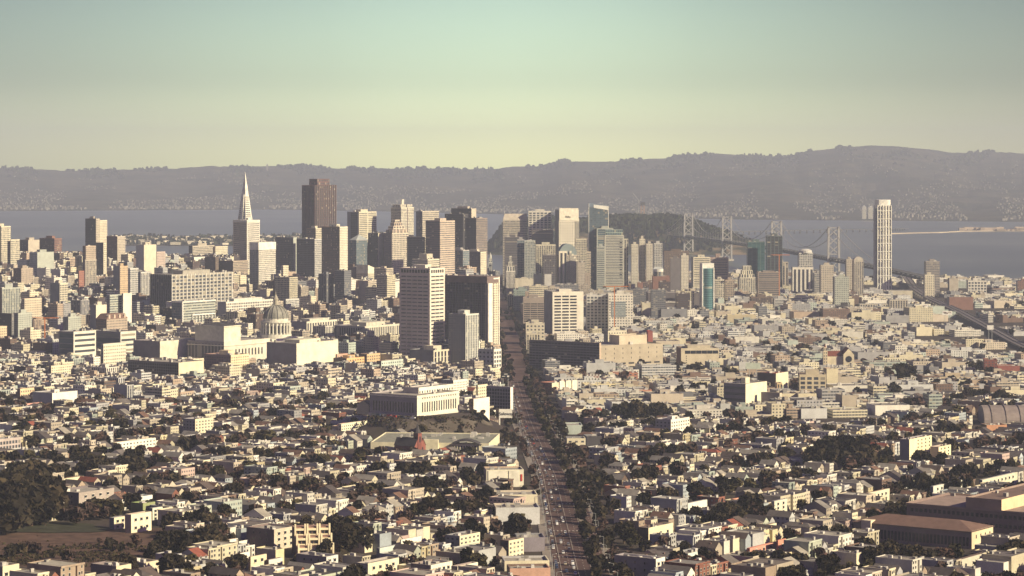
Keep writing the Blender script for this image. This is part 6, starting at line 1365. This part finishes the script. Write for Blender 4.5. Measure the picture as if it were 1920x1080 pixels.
for k in range(5): VAR.append(('tree', 'dark green round-crowned tree', treemesh(k, 4.0, 7.6, 620, GREEN)))
for k in range(2): VAR.append(('bare_tree', 'leafless brownish tree', treemesh(20+k, 3.8, 7.4, 420, BROWN, True)))
for k in range(2): VAR.append(('tree', 'olive-brown leafy tree', treemesh(30+k, 3.6, 7.0, 520, OLIVE)))
VM = [(n, l, c.mesh('crown'), t.mesh('trunk')) for n, l, (c, t) in VAR]
LOD = [treemesh(50+k, 4.0, 7.6, 110, (GREEN,GREEN,GREEN,BROWN,OLIVE)[k % 5], False, 1.5)[0] for k in range(6)]
T = []
for (x, y, h) in treespots:
    if y < 1270 or not inview(x, y, 350) or taken(x, y, 3) or abs(x-market_x(y)) < 27: continue
    T.append((x, y, h, rnd.choice((0,1,2,3,4,0,2,5,6,5,6,5,7,8))))
# boulevard trees: median clumps on the right lanes, bare ones along the right pavement
for y in range(1400, 3200, 13):
    if (y//13) % 7 < 3: T.append((market_x(y)+8.2+rnd.uniform(-.6,.6), y, rnd.uniform(7,10.5), rnd.choice((7,0,1,3))))
    if rnd.random() < .5: T.append((market_x(y)+19+rnd.uniform(-1,1), y, rnd.uniform(8,12.5), rnd.choice((5,6,0,1,2))))
    if rnd.random() < .35 and y > 1900: T.append((market_x(y)-19+rnd.uniform(-1,1), y, rnd.uniform(5,8), rnd.choice((5,6,0))))
def clump(px, py, n, spread, h0, h1, vs):
    cx, cy = solve(px, py)
    for _ in range(n): T.append((cx+rnd.gauss(0,spread), cy+rnd.gauss(0,spread*1.6), rnd.uniform(h0,h1), rnd.choice(vs)))
for c in [(30,935,12,13,17,25,(0,1,2,3)),(75,915,6,8,13,18,(0,1,3)),(20,975,12,8,18,27,(0,1,2,3)),(75,985,6,6,12,19,(0,1,2)),(165,975,5,6,8,13,(0,1,5)),(235,1035,5,6,5,9,(0,5)),(60,1040,5,7,4,8,(0,5,1)),(15,1000,6,6,18,26,(0,1,2,3)),(85,965,6,5,12,18,(0,1,3)),(345,1048,7,8,12,19,(0,1,2,3,4)),(305,1052,3,4,8,13,(0,5,2)),(385,1050,5,6,8,15,(0,5,1)),(410,1030,5,9,8,15,(0,1,2,6)),(330,1005,5,9,8,15,(0,1,5)),(180,968,4,4,9,13,(0,2)),(135,985,3,5,8,12,(5,6)),
          (660,1035,8,9,9,17,(0,1,2,3)),(642,1008,5,8,8,14,(0,1,5)),(610,940,9,14,10,15,(5,6,0,6)),(690,950,8,13,10,15,(5,6,1)),(560,935,6,12,10,14,(5,6)),(480,925,6,12,9,14,(5,6,5)),(820,985,9,10,11,16,(0,1,6,5)),(870,975,5,8,9,13,(0,1)),
          (780,905,5,6,10,14,(0,1)),(865,868,4,8,9,12,(0,1)),(905,955,3,3,12,16,(0,1)),(1180,795,10,16,14,22,(0,1,2,3)),(1210,790,6,14,13,20,(0,2,3)),(1585,885,7,10,17,27,(0,1,2,3)),(1600,870,5,10,14,22,(0,1,2)),(1385,800,3,4,13,17,(0,1,5)),
          (1390,985,6,8,12,17,(0,1,5)),(1665,1058,10,9,8,12,(0,1,2,3)),(1715,1062,7,8,7,11,(0,1,2,3)),(1630,1062,5,6,8,11,(0,1)),(1560,1030,3,4,10,14,(0,1)),(1510,920,3,5,11,15,(0,3)),(1905,1062,6,8,9,13,(0,1,2,3)),(1760,930,6,9,10,15,(0,1)),(1750,885,4,8,11,15,(0,1)),(1500,1075,3,5,9,13,(0,1)),
          (1420,1075,5,6,9,14,(0,1,2)),(1150,1075,3,3,10,13,(5,6)),(220,895,6,12,11,16,(0,1,2)),(180,880,5,12,12,17,(0,1,2)),(130,880,5,12,11,16,(0,1)),(245,905,4,8,12,15,(0,1)),(270,880,4,8,10,14,(8,7)),(930,790,9,16,5,9,(5,6,0)),(890,785,7,14,5,8,(5,6,0)),(60,705,6,14,9,13,(0,1)),
          (150,700,5,14,9,14,(0,1,2)),(200,740,4,10,10,14,(0,1)),(245,650,6,20,8,12,(0,1,5)),(160,655,8,30,9,13,(0,1,6)),(50,655,8,30,9,13,(0,1)),(1290,735,6,16,9,13,(0,1)),(1700,720,4,9,14,20,(0,1)),(1850,760,10,25,10,15,(0,1,2)),(1660,745,8,20,9,13,(0,1,2)),(1800,730,6,16,9,13,(0,1,5)),(1730,770,7,20,9,13,(0,5,6)),
          (520,725,6,16,10,14,(0,1,5)),(560,735,7,16,10,14,(0,1,6)),(480,700,5,12,9,13,(0,1)),(360,900,5,10,9,13,(5,6,0)),(120,1050,3,5,4,7,(0,5)),(215,1030,5,8,3,6,(0,5)),(30,1050,4,8,5,8,(0,1)),(1020,745,5,14,7,10,(5,6)),(1310,700,5,14,9,13,(0,1)),(1260,705,4,10,9,12,(0,1)),(1080,870,3,3,11,14,(5,6))]: clump(*c)
for y in range(3200, 6200, 16):      # dark trees added along the far boulevard to darken its canyon
    for s in (-1,1):
        if rnd.random() < .5: T.append((market_x(y)+s*rnd.uniform(16,19), y, rnd.uniform(6,10), rnd.choice((0,5,6,1))))
        if rnd.random() < .06: T.append((market_x(y)+s*rnd.uniform(5,14), y, rnd.uniform(6,9), rnd.choice((0,5,1))))
for _ in range(500):
    y = rnd.uniform(2950, 5200); px = rnd.uniform(0,1920); x = (px-960)/F*y
    if not taken(x, y, 3): T.append((x, y, rnd.uniform(8,15), rnd.choice((0,1,2,5,3))))
T.sort(key=lambda t: t[1]/t[2])
it3 = []; ts = MB(('leaf',)); n = 0
for (x, y, h, v) in T:
    z = ground(x, y)-.3; px, py = pxy(x, y, z+h*.6); s = h/7.4
    if n < 300 and -15 < px < 1935 and py < 1090:
        n += 1; nm, lb, cme_, tme_ = VM[v]; r = thing(nm, '', 'tree', (x, y, z), rnd.uniform(0,6.28), 'trees among the houses and along the boulevard'); r.scale = (s*rnd.uniform(.9,1.15), s*rnd.uniform(.9,1.15), s)
        link('crown', cme_, r); link('trunk', tme_, r); it3.append((r, ('tall ' if h > 15 else ('low ' if h < 7 else ''))+lb, px, py))
    else:
        src = LOD[{5:3,6:3,7:4,8:4}.get(v, (v, 5)[v == 3] if v < 3 or v == 3 else 1)]; c, s_ = math.cos(x), math.sin(x)
        b = len(ts.v)
        for p in src.v: ts.v.append((x+(p[0]*c-p[1]*s_)*s, y+(p[0]*s_+p[1]*c)*s, z+p[2]*s))
        ts.f += [[i+b for i in f] for f in src.f]; ts.uv += src.uv; ts.c += src.c; ts.m += src.m
label_all(it3)
tag(link('distant_trees', ts.mesh('distant_trees')), 'hundreds more small dark trees scattered between the houses', 'trees', kind='stuff')
print('trees', len(T))
# brush on the slope and rock
mt = MB(('leaf',))
for _ in range(7000):
    if rnd.random() < .6: x, y = PARK[0]+rnd.gauss(0,32), PARK[1]+rnd.gauss(0,26)
    else: x, y = -75+rnd.uniform(-75,95), 2452-rnd.uniform(20,105)
    if math.hypot(x-x1, y-y1-6) < 27: continue
    if noise.noise((x*.05, y*.05, 1)) < -.08: continue
    h = rnd.uniform(.6,2.2); w = rnd.uniform(.6,1.6); z = ground(x, y); mt.col = rnd.choice(GREEN+BROWN+OLIVE)
    for k in range(2): a = rnd.uniform(0,3.14); c, s = math.cos(a)*w, math.sin(a)*w; mt.face([(x-c,y-s,z),(x+c,y+s,z),(x+c*.6,y+s*.6,z+h),(x-c*.7,y-s*.7,z+h*.8)])
tag(link('brush', mt.mesh('brush')), 'low brown brush on the hill slope and the rock', 'brush', kind='stuff')
# ---------------------------------------------------------------- cars
def carmesh(van=False):
    m = MB(('carpaint','tyre')); hb = .95 if not van else 1.9
    m.prism([(-.85,-2.1),(-.6,-2.25),(.6,-2.25),(.85,-2.1),(.85,2.1),(.6,2.2),(-.6,2.2),(-.85,2.1)], .3, hb)
    m.face([(-.7,-1.0,hb+.5),(.7,-1.0,hb+.5),(.7,1.2,hb+.5),(-.7,1.2,hb+.5)])
    m.use('tyre')
    for sx in (-.86,.86):
        for sy in (-1.35,1.35):
            pts = [(sx, sy+.33*math.cos(t*math.pi/4), .33+.33*math.sin(t*math.pi/4)) for t in range(8)]; m.face(pts); m.face([(p[0]*.8,p[1],p[2]) for p in pts])
    g = MB(('window_glass',)); b = [(-.8,-1.5,hb),(.8,-1.5,hb),(.8,1.8,hb),(-.8,1.8,hb)]; t = [(-.68,-1.0,hb+.49),(.68,-1.0,hb+.49),(.68,1.2,hb+.49),(-.68,1.2,hb+.49)]
    for i in range(4): g.face([b[i],b[(i+1)%4],t[(i+1)%4],t[i]])
    return m, g.mesh('cabin_glass')
CARC = {'white':(.8,.8,.78),'silver':(.5,.5,.5),'black':(.02,.02,.022),'dark blue':(.03,.05,.12),'red':(.4,.04,.03),'grey':(.2,.2,.21),'beige':(.5,.44,.34)}
CM = {}
for k, c in CARC.items():
    for v in (0,1):
        m, g = carmesh(v); m.c = [c]*len(m.c); CM[(k,v)] = (m.mesh('body'), g)
L3 = [((935,840),'the supermarket car park'),((1060,1060),'the boulevard foot'),((1035,980),'the lower boulevard'),((1010,900),'the cream panelled block'),((1000,850),'the car park entrance'),((985,780),'the supermarket sign'),((975,730),'the violet-grey slab'),((970,690),'the upper boulevard'),((760,770),'the old stone building'),((1130,1065),'the boulevard corner')]
it4 = []
def car(x, y, rot, lift=.95):
    k = rnd.choice(['white','silver','black','grey','grey','dark blue','silver','black','beige','black','white','grey','dark blue','silver','black','red','white','grey']); v = int(rnd.random() < .25); z = ground(x, y)+lift
    b, g = CM[(k, v)]; r = thing('car', '', 'car', (x, y, z-.1), rot, 'cars on the boulevard and in the car park'); link('body', b, r); link('cabin_glass', g, r)
    px, py = pxy(x, y, z); it4.append((r, '%s %s' % (k, 'van' if v else 'car'), px, py))
n = 0
for ln in (-13.9,-8.6,-4.2,.2,3.8,12.0,15.0):
    y = 1330+rnd.uniform(0,20)
    while y < 3150 and n < 170:
        car(market_x(y)+ln+rnd.uniform(-.2,.2), y, rnd.uniform(-.03,.03)+(math.pi if ln > 0 else 0)); n += 1
        y += rnd.uniform(7,9) if abs(ln) > 13 and rnd.random() < .7 else rnd.uniform(14,75)
for j in range(6):
    for i in range(15):
        if rnd.random() < .82:
            X0, Y0 = solve(882+i*4.6+j*2, 858-j*5.5)
            if not taken(X0, Y0, -1) and X0 < market_x(Y0)-22: car(X0+rnd.uniform(-.3,.3), Y0, rnd.uniform(-.05,.05), .4)
for i in range(16):
    X0, Y0 = solve(700+i*5, 779+i*.5)
    car(X0, Y0-6, 1.1, .6)
label_all(it4, L3)
print('cars', len(it4))
# ---------------------------------------------------------------- street lamps and poles
pm_ = MB(('steel',)); pm_.lathe([(.14,0),(.09,9)], 6); PM = pm_.mesh('pole'); am = MB(('steel',)); am.bar((0,0,8.9),(2.2,0,9.3),.14); AM = am.mesh('arm'); hm = MB(('sign_white',)); hm.box(1.9,2.7,-.2,.2,9.2,9.4,bottom=True); HM = hm.mesh('lamp_head')
it5 = []
for s in (-1,1):
    for y in range(1340, 2900, 42):
        x = market_x(y)+s*16.6; r = thing('street_lamp','','street lamp',(x,y,ground(x,y)+.3),0 if s < 0 else math.pi,'street lamps along the boulevard'); link('pole',PM,r); link('arm',AM,r); link('lamp_head',HM,r)
        px, py = pxy(x, y, ground(x,y)+9); it5.append((r, 'slim grey street lamp on the %s kerb' % ('left' if s < 0 else 'right'), px, py))
label_all(it5, L3)
# billboards
for px, y0, y1, wpx, Yb, c, lab in ((1727,571,579,26,4600,'white','white billboard with a red and black scroll line near the freeway'),(1776,583,591,18,4300,'white','white billboard with dark marks right of the scroll billboard'),(1857,610,618,12,3900,'white','small plain white billboard beside the freeway bend'),(948,699,709,19,3000,'black','black rooftop billboard beside the boulevard'),(1680,727,735,23,2950,'white','white sign with dark text line among the right middle buildings'),(1113,702,712,30,2980,'white','rooftop sign of white block letters below the black slab'),(1412,680,692,28,3150,'white','greenish blank billboard left of the dark roofed hall')):
    X = (px-960)/F*Yb; g = ground(X, Yb); za, zb_ = topz(y1, Yb)-g, topz(y0, Yb)-g; w = wpx/F*Yb/2; r = thing('billboard', lab, 'billboard', (X,Yb,g))
    m = MB(('masonry',)); m.col = (.82,.80,.74) if c == 'white' else (.02,.02,.025); 
    if 'greenish' in lab: m.col = (.5,.55,.46)
    if 'letters' not in lab: m.box(-w,w,-.4,.4,za,zb_,bottom=True); b = part('board', m, r)
    else: b = r
    m2 = MB(('steel',)); m2.bar((-w*.5,.2,-1),(-w*.5,.2,za+.5),.6); m2.bar((w*.5,.2,-1),(w*.5,.2,za+.5),.6); part('post', m2, r)
    hh = zb_-za
    if 'scroll' in lab:
        m = MB(('red_roof',))
        for q in (-1,1): m.bar((q*w*.8,-.5,za+hh*.7),(q*w*.4,-.5,za+hh*.75),.6); m.bar((q*w*.4,-.5,za+hh*.75),(0,-.5,za+hh*.35),.6)
        part('scroll_line', m, b)
    if 'dark marks' in lab: m = MB(('sign_dark',)); m.box(-w*.7,w*.1,-.5,-.42,za+hh*.4,za+hh*.6); part('dark_marks', m, b)
    if 'black' in lab and c == 'black': m = MB(('sign_white',)); m.box(-w*.3,w*.4,-.5,-.42,za+hh*.7,za+hh*.82); m.box(w*.3,w*.7,-.5,-.42,za+hh*.2,za+hh*.5); m.box(-w*.7,-w*.1,-.5,-.42,za+hh*.3,za+hh*.4); part('pale_marks', m, b)
    if 'letters' in lab:
        for q in range(5): m = MB(('sign_white',)); a = -w+2*w*q/5; m.box(a+.3,a+2*w/5-.6,-.4,.4,za,za+hh*.3); m.box(a+.3,a+1.1,-.4,.4,za,zb_); m.box(a+.3,a+2*w/5-.6,-.4,.4,zb_-hh*.28,zb_); part('letter', m, r)

# ---------------------------------------------------------------- air, sun, sky, camera
mh = bpy.data.materials.new('haze'); mh.use_nodes = True; nt = mh.node_tree; nt.nodes.clear(); o_ = nt.nodes.new('ShaderNodeOutputMaterial'); pv = nt.nodes.new('ShaderNodeVolumePrincipled')
pv.inputs['Color'].default_value = HAZE_C; pv.inputs['Density'].default_value = HAZE_D; pv.inputs['Anisotropy'].default_value = HAZE_G; nt.links.new(pv.outputs[0], o_.inputs['Volume'])
MAT['haze'] = mh; hz = MB(('haze',)); hz.box(-12500,12500,-1500,24500,-12,640,bottom=True); o = link('haze', hz.mesh('haze')); tag(o, kind='stuff')
me = o.data; bm_ = __import__('bmesh').new(); bm_.from_mesh(me); __import__('bmesh').ops.remove_doubles(bm_, verts=bm_.verts, dist=.01); __import__('bmesh').ops.recalc_face_normals(bm_, faces=bm_.faces); bm_.to_mesh(me); bm_.free()
AZ, EL = math.radians(SUN_AZ), math.radians(SUN_EL)      # azimuth clockwise from +Y
sd = Vector((math.sin(AZ)*math.cos(EL), math.cos(AZ)*math.cos(EL), math.sin(EL)))
sl_ = bpy.data.lights.new('sun', 'SUN'); sl_.energy = SUN_E; sl_.color = SUN_C; sl_.angle = math.radians(.5)
so = bpy.data.objects.new('sun', sl_); COL.objects.link(so); so.rotation_euler = sd.to_track_quat('Z', 'Y').to_euler()
w = bpy.data.worlds.new('World'); SC.world = w; w.use_nodes = True; nt = w.node_tree; nt.nodes.clear()
out = nt.nodes.new('ShaderNodeOutputWorld'); bg = nt.nodes.new('ShaderNodeBackground'); nt.links.new(bg.outputs[0], out.inputs[0]); bg.inputs['Strength'].default_value = SKY_S
sk = nt.nodes.new('ShaderNodeTexSky'); sk.sky_type = 'NISHITA'; sk.sun_disc = False; sk.sun_elevation = EL; sk.sun_rotation = AZ; sk.altitude = 280; sk.dust_density = 3.0; sk.air_density = 1.0; sk.ozone_density = 1.0
tc = nt.nodes.new('ShaderNodeTexCoord'); sx_ = nt.nodes.new('ShaderNodeSeparateXYZ'); nt.links.new(tc.outputs['Generated'], sx_.inputs[0])
r1 = ramp(nt, sx_.outputs[2], SKY_TINT); az = mth(nt, 'ABSOLUTE', sx_.outputs[0]); r2 = ramp(nt, az, [(0.0,(1,1,1)),(.07,(.90,.90,.91)),(.2,(.37,.35,.42)),(.5,(.5,.5,.56))])
for n_ in nt.nodes:
    if n_.type == 'VALTORGB': n_.color_ramp.interpolation = 'B_SPLINE'
amp = nt.nodes.new('ShaderNodeVectorMath'); amp.operation = 'SCALE'; amp.inputs['Scale'].default_value = 10.0; nt.links.new(r1, amp.inputs[0])
mpn = nt.nodes.new('ShaderNodeMapping'); mpn.inputs['Scale'].default_value = (4,4,11); nt.links.new(tc.outputs['Generated'], mpn.inputs[0]); nz = nt.nodes.new('ShaderNodeTexNoise'); nz.inputs['Scale'].default_value = 1.6; nz.inputs['Detail'].default_value = 5; nt.links.new(mpn.outputs[0], nz.inputs['Vector'])
r3 = ramp(nt, nz.outputs['Fac'], [(.3,(.97,.97,.98)),(.7,(1.02,1.02,1.01))])
nt.links.new(mix(nt, 1.0, mix(nt, 1.0, mix(nt, 1.0, sk.outputs[0], amp.outputs[0], 'MULTIPLY'), r2, 'MULTIPLY'), r3, 'MULTIPLY'), bg.inputs[0])
SC.view_settings.view_transform = 'Standard'; SC.view_settings.look = 'None'; SC.view_settings.exposure = EXPO; SC.view_settings.gamma = 1; SC.view_settings.use_curve_mapping = False
cd = bpy.data.cameras.new('camera'); co = bpy.data.objects.new('camera', cd); COL.objects.link(co); co.location = (0,0,EYE); co.rotation_euler = (math.pi/2,0,0)
cd.sensor_width = 36; cd.lens = 36*F/1920; cd.shift_y = (HZ-540)/1920; cd.clip_start = 5; cd.clip_end = 60000; SC.camera = co
SC.cycles.max_bounces = 4; SC.cycles.diffuse_bounces = 1; SC.cycles.glossy_bounces = 2; SC.cycles.transmission_bounces = 2; SC.cycles.volume_bounces = 0; SC.cycles.transparent_max_bounces = 6
SC.cycles.use_denoising = True; SC.cycles.caustics_reflective = False; SC.cycles.sample_clamp_indirect = 6
